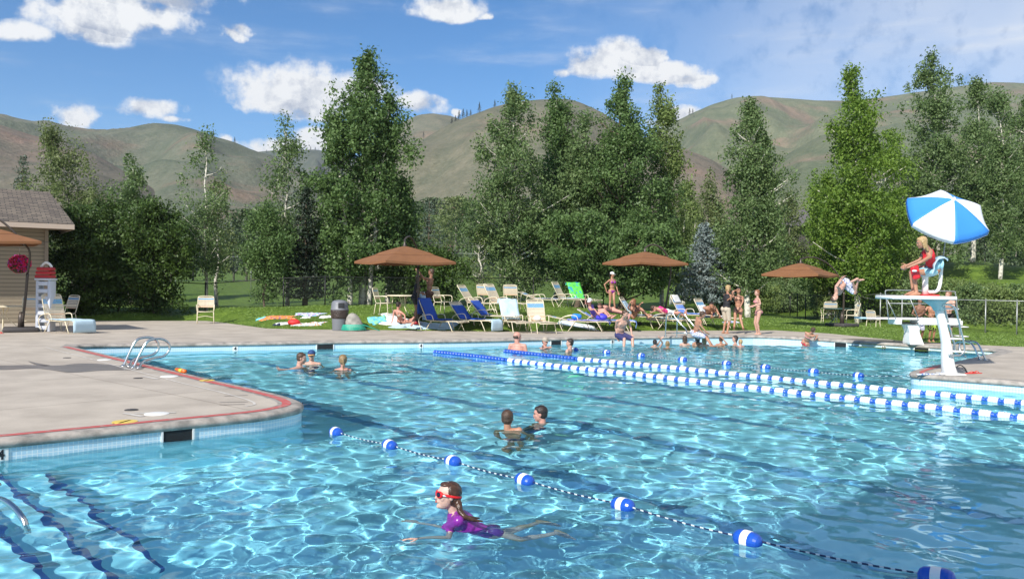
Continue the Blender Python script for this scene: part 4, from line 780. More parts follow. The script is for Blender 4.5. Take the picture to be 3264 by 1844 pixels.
# ------------------------------------------------------------------ tubular rails
def rail_obj(name, label, cat, paths, r=.024, m=chrome, part='rail', extra=None, group=None):
    root = thing(name, paths[0][0], label, cat, group)
    for P in paths: MB().tube(smooth_poly(P, 5), r, None, 10).build(part, m, root)
    for P in paths:
        for q in (P[0], P[-1]):
            if abs(q.z) < .15: MB().lathe([(r * 2.3, 0), (r * 2.2, .012), (r * 1.2, .03)], (q.x, q.y, 0.0), None, 14).build('escutcheon', m, root)
    return root
P0 = G(394, 1166); Q0 = G(426, 1171)
r1 = [P0] + [VP(x, y, P0, UD) for x, y in ((412, 1125), (433, 1086), (457, 1075), (486, 1076), (503, 1092), (504, 1114), (486, 1130), (450, 1138), (424, 1146))] + [G(412, 1167)]
r2 = [Q0] + [VP(x, y, Q0, UD) for x, y in ((445, 1130), (467, 1091), (488, 1080), (518, 1080), (538, 1094), (539, 1116), (520, 1135), (484, 1142), (458, 1150))] + [G(443, 1172)]
lad = rail_obj('pool_ladder', 'looped stainless ladder handrails on the left deck edge', 'ladder', [r1, r2])
pm_ = VP(430, 1200, P0, UD)
for k in range(3): c = (P0 + Q0) / 2 + VD * 1.15; MB().tube([P0 + VD * (G(620, 1190) - G(620, 1190)).length + VD * .78 + Vector((0, 0, -.45 - .28 * k)), Q0 + VD * .78 + Vector((0, 0, -.45 - .28 * k))], .03, None, 8).build('rung', chrome, lad)
rcv(lad)
A = D(-20, 1588, 6.9); hr = rail_obj('handrail', 'steel handrail dipping into the water at the lower left corner', 'handrail', [[A, D(10, 1592, 6.85), D(40, 1612, 6.75), D(65, 1640, 6.65), D(82, 1675, 6.6), D(88, 1760, 6.55)]], r=.024); rcv(hr)
S0 = G(2122, 1072); 
def far_rail(a, b, dy=0): return [G(*a)] + [D(x, y, G(*a).y - .0) for x, y in b]
s1 = [G(2121, 1072)]; Y0 = s1[0].y; s1 += [D(x, y, Y0 - k * .12) for k, (x, y) in enumerate(((2122, 1040), (2124, 1008), (2133, 997), (2144, 1000), (2160, 1020), (2175, 1037), (2187, 1050), (2189, 1066)))]
s2 = [G(2157, 1073)]; Y0 = s2[0].y; s2 += [D(x, y, Y0 - k * .12) for k, (x, y) in enumerate(((2158, 1040), (2160, 1010), (2170, 997), (2180, 1000), (2196, 1020), (2211, 1037), (2222, 1050), (2224, 1066)))]
fr = rail_obj('grab_rail', 'pair of steel stair rails on the far deck edge beside the seated boy', 'handrail', [s1, s2], r=.022)
MB().tube([D(2124, 1061, Y0), D(2188, 1060, Y0 - .9)], .014, None, 8).build('crossbar', chrome, fr); MB().tube([D(2159, 1061, Y0), D(2223, 1060, Y0 - .9)], .014, None, 8).build('crossbar', chrome, fr)
e1_ = G(3142, 1147); e2_ = G(3124, 1146)
x1 = [e1_, D(3130, 1118, e1_.y + .05), D(3116, 1094, e1_.y + .2), D(3098, 1087, e1_.y + .5), D(3075, 1086, e1_.y + .9), D(3062, 1093, e1_.y + 1.0), D(3058, 1108, e1_.y + 1.0), D(3064, 1122, e1_.y + .95), D(3074, 1127, e1_.y + .9)]
x2 = [p + (e2_ - e1_) + Vector((0, 0, -.02)) for p in x1]; x2[0].z = 0
rail_obj('exit_ladder', 'low steel exit ladder rails behind the lifeguard stand', 'ladder', [x1, x2], r=.024)
# ------------------------------------------------------------------ ropes and floats
whitepl = mat('white_plastic', (.80, .80, .78), .35); bluepl = mat('blue_plastic', (.02, .10, .50), .3); bluedk = mat('blue_float', (.015, .09, .48), .28)
ropem = bpy.data.materials.new('striped_rope'); ropem.use_nodes = True
def ropemat():
    nt = ropem.node_tree; b = nt.nodes['Principled BSDF']; tc = nt.nodes.new('ShaderNodeTexCoord'); w_ = nt.nodes.new('ShaderNodeTexWave'); w_.inputs['Scale'].default_value = 5.5; w_.wave_type = 'BANDS'; w_.bands_direction = 'X'
    cr = nt.nodes.new('ShaderNodeValToRGB'); cr.color_ramp.interpolation = 'CONSTANT'; cr.color_ramp.elements[0].color = (.015, .03, .09, 1); cr.color_ramp.elements[1].position = .66; cr.color_ramp.elements[1].color = (.55, .6, .62, 1)
    nt.links.new(tc.outputs['Object'], w_.inputs[0]); nt.links.new(w_.outputs['Fac'], cr.inputs[0]); nt.links.new(cr.outputs[0], b.inputs['Base Color'])
ropemat()
def buoy_mesh():
    mb = MB(); M = Matrix.Rotation(R(90), 3, 'Y')
    a = [(.012, -.125), (.03, -.12), (.052, -.108), (.066, -.085), (.071, -.06), (.072, -.034)]; mb.lathe(a, (0, 0, 0), bluedk, 20, M)
    mb.lathe([(.0735, -.034), (.075, -.03), (.075, .03), (.0735, .034)], (0, 0, 0), whitepl, 20, M); mb.lathe([(r_, -z) for r_, z in reversed(a)], (0, 0, 0), bluedk, 20, M); return mb.mesh('buoy')
BM = buoy_mesh()
def oriented(o, p, d): o.location = p; o.rotation_euler = Vector(d).to_track_quat('X', 'Z').to_euler()
def float_rope(label, pts, scl=1.0, ext=None, sag=.02):
    W_ = [W(*p) for p in pts]; root = thing('float_rope', W_[0], label, 'float rope', 'blue and white float ropes across the pool'); path = ([ext[0]] if ext and ext[0] else []) + W_ + ([ext[1]] if ext and ext[1] else [])
    rp = []
    for a, b in zip(path, path[1:]):
        for k in range(10): t = k / 10; q = a.lerp(b, t); rp.append(q + Vector((0, 0, .035 - sag * 4 * t * (1 - t))))
    rp.append(path[-1] + Vector((0, 0, .03))); MB().tube(rp, .0075, None, 6).build('rope', ropem, root)
    for i, q in enumerate(W_):
        a = W_[max(i - 1, 0)]; b = W_[min(i + 1, len(W_) - 1)]; o = bpy.data.objects.new('float', BM); col.objects.link(o); o.parent = root; d = (b - a).normalized() + Vector((random.uniform(-.12, .12),) * 2 + (random.uniform(-.08, .08),))
        oriented(o, q - W_[0] + Vector((0, 0, .022)), d); o.scale = (scl,) * 3
    rcv(root); return root
float_rope('near float rope with spaced blue and white floats beside the girl in purple', [(1071, 1383), (1242, 1425), (1443, 1477), (1672, 1538), (1985, 1618), (2383, 1728), (2985, 1850)], .93, ext=(None, W(3700, 2000)))
float_rope('far float rope with spaced blue and white floats before the diving area', [(1830, 1117), (1934, 1125), (2044, 1136), (2176, 1149), (2316, 1161), (2440, 1173), (2593, 1187), (2736, 1200)], 1.0, ext=(None, G(2903, 1192) + Vector((0, 0, -.06))))
def lane_parts():
    M = Matrix.Rotation(R(90), 3, 'Y'); w = MB(); w.lathe([(.03, -.07), (.062, -.066), (.066, -.05), (.055, -.04), (.066, -.03), (.066, -.01), (.055, 0), (.066, .01), (.066, .03), (.055, .04), (.066, .05), (.062, .066), (.03, .07)], (0, 0, 0), None, 16, M)
    b = MB(); b.lathe([(.02, -.035), (.058, -.032), (.06, -.02), (.04, -.012), (.04, .012), (.06, .02), (.058, .032), (.02, .035)], (0, 0, 0), None, 16, M); a = w.mesh('white_float'); a.materials.append(whitepl); c = b.mesh('blue_float'); c.materials.append(bluepl)
    for x in (a, c): x.polygons.foreach_set('use_smooth', [True] * len(x.polygons))
    return a, c
LW, LB = lane_parts()
def lane_line(label, p, q, n_white, blue_from, nearw):
    """p far end, q near end on the water; white floats spaced so that they match the photo's count"""
    A, B = W(*p), W(*q); root = thing('lane_line', B, label, 'lane line', 'lane lines of white and blue floats'); d = (A - B).normalized(); L_ = (A - B).length; MB().tube([B + Vector((0, 0, .02)), A + Vector((0, 0, .02))], .006, None, 6).build('cable', steel, root)
    s = 0; step = (W(*nearw[0]) - W(*nearw[1])).length / nearw[2]; off_ = step * .5; 
    bl = (W(*blue_from) - B).length
    while s < L_:
        c = d * s + Vector((0, 0, .018)); c += Vector((0, 0, 1)) * math.sin(s * 1.1) * .006; side = Vector((-d.y, d.x, 0)) * math.sin(s * .55 + p[0]) * .02; c += side
        if s < bl:
            for me, off, nm in ((LW, 0, 'white_float'), (LB, off_, 'blue_float')):
                o = bpy.data.objects.new(nm, me); col.objects.link(o); o.parent = root; oriented(o, c + d * off, d + Vector((0, 0, random.uniform(-.05, .05)))); o.scale = (step / .23, 1.0, 1.0) if me is LW else (1.2 * step / .23, .84, .84)
            s += step
        else:
            o = bpy.data.objects.new('blue_float', LB); col.objects.link(o); o.parent = root; oriented(o, c, d); o.scale = (1.1,) * 3; s += .12
    rcv(root); return root
lane_line('nearer of the two long white and blue lane lines', (1385, 1124), (3330, 1345), 0, (1600, 1150), ((1605, 1149), (2867, 1289), 36))
lane_line('farther of the two long white and blue lane lines', (1610, 1122), (3330, 1296), 0, (1840, 1146), ((1842, 1146), (2867, 1247), 31))
# ------------------------------------------------------------------ furniture
cream = mat('cream_tube', (.74, .66, .48), .4); strapc = mat('cream_strap', (.70, .60, .46), .55); strapb = mat('blue_strap', (.20, .42, .66), .55); strapo = mat('peach_strap', (.72, .50, .33), .55)
def strap_mat(i, n, top):
    if not top: return strapc
    t = i / n
    return strapb if .62 < t < .84 and i % 2 == 0 or .68 < t < .8 else (strapo if t < .3 and i % 3 == 0 else strapc)
def straps(mb, a, b, w, n, top, sag=.012):
    """n straps across, from a to b"""
    d = (b - a); L_ = d.length; d.normalize(); up = Vector((0, 1, 0)).cross(d); sw = L_ / n * .78
    if up.z < 0: up = -up
    for i in range(n):
        c = a + (b - a) * ((i + .5) / n); m_ = strap_mat(i, n, top); vs = []
        for k in range(5):
            y = -w / 2 + w * k / 4; s_ = -sag * (1 - (2 * k / 4 - 1) ** 2)
            for q in (-1, 1): vs.append(c + Vector((0, y, 0)) + d * q * sw / 2 + up * (s_ + .012))
        for k in range(5):
            y = -w / 2 + w * k / 4; s_ = -sag * (1 - (2 * k / 4 - 1) ** 2)
            for q in (-1, 1): vs.append(c + Vector((0, y, 0)) + d * q * sw / 2 + up * (s_ + .004))
        fs = [(2 * k, 2 * k + 1, 2 * k + 3, 2 * k + 2) for k in range(4)] + [(10 + 2 * k, 12 + 2 * k, 13 + 2 * k, 11 + 2 * k) for k in range(4)]
        mb.add(vs, fs, m_)
def V3(*a): return Vector(a)
CHW, SEATZ = .62, .37
def chaise(label, gx, gy, head, ang, Y=None, group='cream strapped chaise longues on the lawn', z=None, at=None):
    p = at or (GR(gx, gy, 18) if Y is None else D(gx, gy, Y)); 
    if Y is not None: p = onT(p.x, p.y)
    rz = R(head); root = thing('chaise_longue', p, label, 'chaise', group, rz); w = CHW / 2; a = R(ang); hx = -.38; bl = .80
    bt = V3(hx - math.cos(a) * bl, 0, SEATZ + math.sin(a) * bl); Y_ = lambda v, y: V3(v.x, y, v.z)
    fm = MB(); h0 = V3(hx, 0, SEATZ); f1 = V3(.95, 0, SEATZ)
    for s in (-1, 1): fm.tube(smooth_poly([Y_(h0, s * w), V3(.3, s * w, SEATZ - .015), V3(.9, s * w, SEATZ), V3(1.0, s * w, SEATZ - .03)], 3), .014, None, 7)
    fm.tube([V3(1.0, -w, SEATZ - .03), V3(1.0, w, SEATZ - .03)], .014, None, 7); fm.build('seat_frame', cream, root, True, True)
    k_ = bt + (h0 - bt).normalized() * .07
    MB().tube([Y_(h0, -w)] + smooth_poly([Y_(k_, -w), Y_(bt, -w + .05), Y_(bt, 0), Y_(bt, w - .05), Y_(k_, w)], 4) + [Y_(h0, w)], .014, None, 7).build('back_frame', cream, root, True, True)
    mb = MB(); straps(mb, h0 + V3(.02, 0, 0), f1, CHW - .03, 22, False); mb.build('seat', None, root, False, True)
    mb = MB(); straps(mb, h0, bt - (bt - h0).normalized() * .04, CHW - .03, 15, True); mb.build('backrest', None, root, False, True)
    for s in (-1, 1):
        MB().tube(smooth_poly([V3(.55, s * w, SEATZ), V3(.62, s * (w + .01), SEATZ - .06), V3(.80, s * (w + .02), 0)], 3), .013, None, 7).build('leg', cream, root, True, True)
        MB().tube(smooth_poly([V3(-.15, s * w, SEATZ), V3(-.2, s * (w + .01), SEATZ - .06), V3(-.42, s * (w + .02), 0)], 3), .013, None, 7).build('leg', cream, root, True, True)
        MB().tube(smooth_poly([V3(-.05, s * (w + .015), SEATZ - .03), V3(-.12, s * (w + .03), SEATZ + .17), V3(-.3, s * (w + .03), SEATZ + .2), V3(-.62, s * (w + .03), SEATZ + .12), V3(-.72, s * (w + .02), SEATZ - .05), V3(-.6, s * (w + .01), 0)], 4), .013, None, 7).build('arm', cream, root, True, True)
    root['geo'] = [hx, bl, a]; return root
def chair(label, gx, gy, head, Y=None, group='cream strapped armchairs', at=None, tilt=0, s=1.0):
    p = at or (GR(gx, gy, 18) if Y is None else D(gx, gy, Y))
    if Y is not None and not at: p = onT(p.x, p.y)
    root = thing('armchair', p, label, 'chair', group, R(head)); w = .27 * s; sz = .42 * s; bt = V3(-.34 * s, 0, .95 * s); h0 = V3(-.2 * s, 0, sz)
    MB().tube(smooth_poly([V3(.22 * s, -w, sz), V3(-.16 * s, -w, sz - .01)], 2) + smooth_poly([V3(-.2 * s, -w, sz + .03), V3(-.32 * s, -w, .86 * s), V3(-.34 * s, -w + .05, .95 * s), V3(-.345 * s, 0, .965 * s), V3(-.34 * s, w - .05, .95 * s), V3(-.32 * s, w, .86 * s), V3(-.2 * s, w, sz + .03)], 4) + [V3(-.16 * s, w, sz - .01), V3(.22 * s, w, sz)], .014, None, 7).build('back_frame', cream, root, True, True)
    MB().tube([V3(.23 * s, -w, sz), V3(.23 * s, w, sz)], .014, None, 7).build('seat_frame', cream, root, True, True)
    mb = MB(); straps(mb, V3(-.18 * s, 0, sz), V3(.22 * s, 0, sz), 2 * w - .02, 8, False); mb.build('seat', None, root, False, True)
    mb = MB(); straps(mb, V3(-.235 * s, 0, .56 * s), V3(-.335 * s, 0, .93 * s), 2 * w - .02, 8, True); mb.build('backrest', None, root, False, True)
    for q in (-1, 1):
        MB().tube(smooth_poly([V3(-.2 * s, q * w, sz - .02), V3(-.26 * s, q * (w + .015), 0)], 3), .013, None, 7).build('leg', cream, root, True, True)
        MB().tube(smooth_poly([V3(.23 * s, q * w, sz), V3(.26 * s, q * (w + .015), 0)], 3), .013, None, 7).build('leg', cream, root, True, True)
        MB().tube(smooth_poly([V3(-.27 * s, q * w, .66 * s), V3(.05 * s, q * (w + .03), .665 * s), V3(.22 * s, q * (w + .03), .64 * s), V3(.25 * s, q * (w + .02), .5 * s), V3(.23 * s, q * w, sz)], 3), .013, None, 7).build('arm', cream, root, True, True)
    MB().tube(smooth_poly([V3(.24 * s, -w, .22 * s), V3(.24 * s, 0, .27 * s), V3(.24 * s, w, .22 * s)], 4), .011, None, 6).build('stretcher', cream, root, True, True)
    return root
def LT(root, v): return root.location + Matrix.Rotation(root.rotation_euler.z, 3, 'Z') @ Vector(v)
def towelmat(name, cols, scale=6, axis=0):
    m = bpy.data.materials.new(name); m.use_nodes = True; nt = m.node_tree; b = nt.nodes['Principled BSDF']; tc = nt.nodes.new('ShaderNodeTexCoord'); n_ = nt.nodes.new('ShaderNodeTexNoise'); n_.inputs['Scale'].default_value = scale; n_.inputs['Detail'].default_value = 2
    nt.links.new(tc.outputs['Object'], n_.inputs[0]); cr = nt.nodes.new('ShaderNodeValToRGB'); cr.color_ramp.interpolation = 'CONSTANT' if len(cols) > 1 else 'LINEAR'
    for i, c in enumerate(cols):
        pos = 0 if i == 0 else .36 + .28 * i / len(cols); e = cr.color_ramp.elements[i] if i < 2 else cr.color_ramp.elements.new(pos); e.position = pos; e.color = (*c, 1)
    if len(cols) == 1: cr.color_ramp.elements[1].color = (*[x * .9 for x in cols[0]], 1)
    nt.links.new(n_.outputs[0], cr.inputs[0]); nt.links.new(cr.outputs[0], b.inputs['Base Color']); b.inputs['Roughness'].default_value = .9; b.inputs['Specular IOR Level'].default_value = .1; return m
tw_lb = towelmat('towel_light_blue', [(.50, .66, .76)]); tw_bl = towelmat('towel_blue', [(.04, .10, .42)]); tw_w = towelmat('towel_white', [(.80, .80, .78)]); tw_green = towelmat('towel_green', [(.06, .35, .45), (.16, .72, .10), (.16, .72, .10), (.1, .5, .12)], 7)
tw_or = towelmat('towel_orange', [(.80, .30, .05), (.75, .12, .08), (.85, .45, .12), (.25, .10, .2)], 9); tw_mix = towelmat('towel_mixed', [(.70, .72, .78), (.45, .20, .5), (.2, .5, .6), (.75, .75, .72)], 8); tw_teal = towelmat('towel_teal', [(.10, .42, .62), (.30, .62, .25), (.15, .5, .75)], 9)
tw_per = towelmat('towel_periwinkle', [(.22, .36, .80)]); tw_pur = towelmat('towel_violet', [(.30, .25, .62), (.5, .5, .8), (.14, .2, .6)], 8); tw_navyp = towelmat('towel_pattern_navy', [(.72, .74, .76), (.05, .12, .4), (.72, .74, .76)], 16)
def cloth(name, label, cat, path, w, m, thick=.012, wob=.02, seed=0, group=None, n2=9, parent=None, sub=4):
    """a cloth strip following a world path, w wide (w is a vector across)"""
    P = smooth_poly(path, sub); k = len(P); vs = []; rr = random.Random(seed)
    for i, p in enumerate(P):
        t = (P[min(i + 1, k - 1)] - P[max(i - 1, 0)]).normalized(); nn = w.normalized().cross(t)
        if nn.z < 0: nn = -nn
        for j in range(n2):
            s = j / (n2 - 1) - .5; h = mn.noise(Vector((i * .35 + seed, s * 5, seed * 1.7))) * wob; vs.append(p + w * (s * (1 + .06 * mn.noise(Vector((i * .5, seed, 0))))) + nn * (h + wob * .6))
    fs = [(i * n2 + j, i * n2 + j + 1, (i + 1) * n2 + j + 1, (i + 1) * n2 + j) for i in range(k - 1) for j in range(n2 - 1)]
    mb = MB(); mb.add(vs, fs); o = mb.build(name, m, parent); md = o.modifiers.new('thick', 'SOLIDIFY'); md.thickness = thick; md.offset = 1
    if label: tag(o, label, cat, group)
    return o
def on_chaise(c, x0, x1, m, label, wfrac=.98, over=0.0, foot=0.0, seed=0, wob=.02, lift=.03):
    """cloth along the chaise's centre line from s=x0 (distance below the top of the back) to s=x1, hanging over the top or the foot"""
    hx, bl, a = c['geo']; dz = V3(0, 0, lift); top = V3(hx - math.cos(a) * bl, 0, SEATZ + math.sin(a) * bl); h0 = V3(hx, 0, SEATZ); nb_ = V3(math.sin(a), 0, math.cos(a)) * lift; path = []
    if over: path.append(top + V3(-.05, 0, -over)); path.append(top + V3(-.04, 0, 0))
    def at(s): return top + (h0 - top) * (s / bl) + nb_ if s < bl else h0 + V3(s - bl, 0, 0) + dz
    if over: path.append(top + nb_ * .6 + V3(0, 0, .02))
    s = x0
    while s < x1: path.append(at(s)); s += .16
    path.append(at(x1))
    if foot: path.append(V3(1.04, 0, SEATZ - .02)); path.append(V3(1.06, 0, SEATZ - foot))
    W_ = [LT(c, p) for p in path]; wv = Matrix.Rotation(c.rotation_euler.z, 3, 'Z') @ V3(0, CHW * wfrac, 0)
    return cloth('towel', label, 'towel', W_, wv, m, seed=seed, wob=wob, group=None, sub=3)
def ground_towel(label, px_, py_, w, d, rz, m, h=.07, seed=0, name='towel', cat='towel', group=None, Y=None):
    p = GR(px_, py_, 18) if Y is None else onT(D(px_, py_, Y).x, Y); nx_, ny_ = 22, 16; vs = []
    for i in range(nx_):
        for j in range(ny_):
            u, v = i / (nx_ - 1) - .5, j / (ny_ - 1) - .5; w_s = .8; e = .8 + .35 * mn.noise(Vector((u * 3 + seed, v * 3, seed))); x = u * w * e; y = v * d * e; q = Matrix.Rotation(rz, 3, 'Z') @ V3(x, y, 0) + p
            edge = min(1, (0.5 - abs(u)) * 6 + .15, (.5 - abs(v)) * 6 + .15); hz = (abs(mn.noise(Vector((u * 5 * w + seed * 3, v * 5 * d, 1)))) * .75 + .06) * h * edge; g_ = onT(q.x, q.y); vs.append((q.x, q.y, g_.z + .012 + hz))
    fs = [(i * ny_ + j, (i + 1) * ny_ + j, (i + 1) * ny_ + j + 1, i * ny_ + j + 1) for i in range(nx_ - 1) for j in range(ny_ - 1)]
    mb = MB(); mb.add(vs, fs); o = mb.build(name, m); md = o.modifiers.new('thick', 'SOLIDIFY'); md.thickness = .02; tag(o, label, cat, group); return o
brown_c = mat('brown_canvas', (.205, .088, .034), .85, var=.08, scale=3); bronze = mat('bronze_tube', (.07, .055, .045), .4, metal=.3)
def umbrella(label, ax_, ay_, Y, S, rise, rot, armpts, poleb, baseY=None, base=True, drop=.05):
    """ax_, ay_: pixel of the canopy's apex; armpts: pixels from the hanger over to the pole; poleb: foot of the pole (x, y)"""
    ap = D(ax_, ay_, Y); foot = D(poleb[0], poleb[1], baseY or Y); foot = onT(foot.x, foot.y); root = thing('cantilever_umbrella', foot, label, 'umbrella', 'brown cantilever umbrellas'); mb = MB(); nseg = 8; nr = 10; vs = []; ring_ = []
    for k in range(32):
        th = 2 * math.pi * k / 32 + rot; c_ = max(abs(math.cos(th - rot)), abs(math.sin(th - rot))); ring_.append(V3(math.cos(th) / c_, math.sin(th) / c_, 0) * S / 2)
    for i in range(nr + 1):
        t = i / nr
        for k in range(32):
            ph = (k % 8) / 8; sag = -.05 * math.sin(math.pi * ((k + 4) % 8) / 8) * t * t; z = -rise * (t ** 1.12) + sag - (.03 if t > .52 else 0); vs.append(ap + ring_[k] * t + V3(0, 0, z))
    fs = [(i * 32 + k, i * 32 + (k + 1) % 32, (i + 1) * 32 + (k + 1) % 32, (i + 1) * 32 + k) for i in range(nr) for k in range(32)]
    base_ = len(vs)
    for k in range(32): vs.append(Vector(vs[nr * 32 + k]) + V3(0, 0, -.07))
    fs += [(nr * 32 + k, nr * 32 + (k + 1) % 32, base_ + (k + 1) % 32, base_ + k) for k in range(32)]
    mb.add(vs, fs); c = mb.build('canopy', brown_c, root, False); MB().tube([Vector(vs[6 * 32 + k % 32]) + V3(0, 0, .006) for k in range(33)], .011, None, 5).build('seam', mat('seam_brown', (.10, .035, .014), .9), root); md = c.modifiers.new('t', 'SOLIDIFY'); md.thickness = .008
    for k in range(4, 32, 8): MB().tube([ap + V3(0, 0, -.06), ap + ring_[k] * .98 + V3(0, 0, -rise - .08)], .012, None, 6).build('rib', bronze, root)
    for k in range(0, 32, 8): MB().tube([ap + V3(0, 0, -.06), ap + ring_[k] * .98 + V3(0, 0, -rise - .06)], .01, None, 6).build('rib', bronze, root)
    MB().lathe([(.05, -.12), (.06, -.06), (.06, .04), (.03, .1), (.02, .16), (.001, .17)], ap, None, 14).build('hub', bronze, root)
    yb = foot.y; n_ = len(armpts); A_ = [ap + V3(0, 0, .12)] + [D(x, y, Y + (yb - Y) * (i + 1) / (n_ + 1)) for i, (x, y) in enumerate(armpts)]
    MB().tube(smooth_poly(A_, 5), .033, None, 9).build('arm', bronze, root); MB().tube(smooth_poly([A_[-1], A_[-1].lerp(foot, .5) + V3(.02, 0, 0), foot], 5), .042, None, 10).build('pole', bronze, root)
    if base:
        MB().lathe([(.09, 0), (.085, .3), (.05, .5)], foot + V3(0, 0, .1), None, 12).build('collar', bronze, root)
        MB().box(foot + V3(0, 0, .07), (.95, .95, .13), rz=.5, bevel=.03).build('base', mat('base_plate', (.06, .055, .055), .6), root)
    return root
umbrella('brown umbrella over the round table, tallest finial arc above it', 1290, 784, 28.4, 2.5, .49, R(33), [(1291, 762), (1304, 754), (1318, 768), (1330, 800), (1332, 850)], (1332, 1012), 30.2, base=False)
umbrella('brown umbrella in front of the central grove, tilted dark pole at its right', 2056, 802, 33.5, 2.36, .42, R(30), [(2058, 789), (2075, 780), (2100, 785), (2125, 812), (2138, 860), (2136, 885)], (2113, 985), 34.0)
umbrella('brown umbrella behind the diver with a long curved arm', 2552, 838, 34.0, 2.25, .43, R(50), [(2553, 826), (2575, 820), (2605, 823), (2645, 845), (2676, 885), (2690, 930)], (2684, 1040), 35.0)
umbrella('brown umbrella mostly outside the left edge beside the flower basket', -70, 716, 25.5, 2.9, .45, R(38), [(-40, 690), (0, 702), (40, 735), (75, 775), (95, 806), (88, 870)], (67, 1045), 26.0)
# --- chairs and chaises
chair('lone cream armchair on the bare concrete left of the lawn, standing straight on', 655, 1029, -72, None, at=onT(G(655, 1030).x * .86, G(655, 1030).y * .86) + V3(0, 0, 0) if False else G(655, 1030), s=1.06)
chair('cream armchair left of the round table under the umbrella', 1222, 1000, -10, 30.8)
chair('cream armchair right of the round table behind the man', 1410, 990, -25, 32.2)
chair('cream armchair behind the striped chaise, back row', 1551, 985, 60, 33.0); chair('cream armchair tucked behind the second striped chaise, back row', 1632, 980, 75, 33.0)
CH = {}
CH['bluechair'] = chaise('chaise hidden under a dark blue towel next to the standing man', 1405, 1030, -35, 62, 29.6)
CH['blue2'] = chaise('chaise in umbrella shade with a deep blue towel, low back', 1510, 1028, -38, 48, 29.8)
CH['blue3'] = chaise('chaise with a blue towel on its back, foot towards the right', 1575, 1030, -28, 48, 30.2)
CH['b1'] = chaise('striped chaise in the back row between two armchairs', 1530, 996, -25, 55, 32.0)
CH['b2'] = chaise('tall striped chaise in the back row behind the light blue towel', 1608, 992, -35, 60, 32.0)
CH['lb'] = chaise('chaise with a light blue towel over its back, facing the pool', 1640, 1030, -70, 60, 29.6)
CH['solo'] = chaise('empty chaise facing the pool with small things on its seat', 1722, 1032, -75, 66, 29.4)
CH['low'] = chaise('low reclined chaise with a white patterned towel, far row', 1735, 970, -20, 22, 37.0)
CH['hi'] = chaise('upright striped chaise in the far row beside the green towel', 1818, 978, -28, 62, 36.2)
CH['green'] = chaise('chaise with a bright green towel over its back', 1858, 972, -60, 60, 36.8)
CH['flat'] = chaise('flat chaise in front holding blue bags and towels', 1850, 1028, -8, 12, 30.4)
CH['flat2'] = chaise('chaise where the woman in the white cap lies, blue towel under her', 1935, 1026, -8, 30, 31.0)
CH['sun'] = chaise('chaise of the woman in the black bikini', 2045, 1027, -22, 58, 32.0)
CH['pink'] = chaise('chaise of the woman lying in a pink top', 2135, 1026, -12, 12, 32.0)
CH['peri'] = chaise('chaise with a white towel on top and a periwinkle towel', 2205, 1022, -40, 60, 33.0)
CH['sit'] = chaise('striped chaise of the man bending over his knees', 2280, 1022, -40, 60, 33.0)
CH['hut'] = chaise('striped chaise by the wooden hut with a pale blue towel on its foot', 200, 1058, -30, 72, None, at=onT(-13.6, 25.9))
on_chaise(CH['bluechair'], 0, 1.5, tw_bl, 'dark blue towel draped right over the chaise beside the man', over=.5, seed=1); on_chaise(CH['blue2'], .2, 1.5, tw_bl, 'deep blue towel on the low backed chaise in umbrella shade', seed=2); on_chaise(CH['blue3'], .15, .95, tw_bl, 'blue towel on the back of the chaise pointing right', seed=3)
on_chaise(CH['blue2'], 1.95, 2.12, tw_lb, 'light blue towel hanging off the foot of the shaded blue chaise', foot=.34, seed=4); on_chaise(CH['lb'], .08, .9, tw_lb, 'light blue towel over the back of the pool facing chaise', over=.1, seed=5, wfrac=1.1, wob=.05)
on_chaise(CH['low'], .8, 1.9, tw_navyp, 'white towel with small dark pattern on the low far chaise', seed=6); on_chaise(CH['hi'], .85, 1.6, tw_lb, 'pale towel spread on the seat of the upright far chaise', seed=7); on_chaise(CH['green'], .05, .85, tw_green, 'bright green and blue swirled towel over a chaise back', over=.1, seed=8, wfrac=1.15)
on_chaise(CH['flat'], .7, 2.0, tw_pur, 'violet and blue towel on the flat front chaise', seed=9, foot=.1); on_chaise(CH['flat2'], .3, 2.0, tw_per, 'blue towel under the woman in the white cap', seed=10, foot=.25); on_chaise(CH['sun'], .2, 1.8, tw_lb, 'pale blue towel under the woman in the black bikini', seed=11)
on_chaise(CH['pink'], .3, 1.7, tw_lb, 'pale towel under the woman in the pink top', seed=12); on_chaise(CH['peri'], 0, .3, tw_w, 'white towel hung on top of the chaise back', over=.35, seed=13, wfrac=.8); on_chaise(CH['peri'], .42, 1.7, tw_per, 'periwinkle blue towel hanging down the chaise', seed=14)
on_chaise(CH['sit'], .3, 1.6, tw_w, 'white towel under the man bending over his knees', seed=15, wob=.04); on_chaise(CH['hut'], 1.0, 2.1, tw_lb, 'pale blue towel draped over the foot of the chaise by the hut', seed=16, foot=.33, wfrac=1.15)
chair('cream armchair in the shade by the right hand table, seen from behind', 2642, 1035, 80, 37.5); chair('overturned cream armchair under the diving board tip', 2783, 1040, 40, None, at=onT(D(2783, 1040, 36.5).x, 36.5), s=.75)
chair('cream armchair leaning by the scarred trunk behind the right umbrella', 2712, 1038, 170, 38.0)
chair('shaded cream armchair against the hut wall beside the umbrella pole', 20, 1040, -60, None, at=onT(-15.4, 27.5), s=1.1); chair('shaded cream armchair between the pole and the white stack', 95, 1040, -120, None, at=onT(-15.0, 28.6), s=1.1)
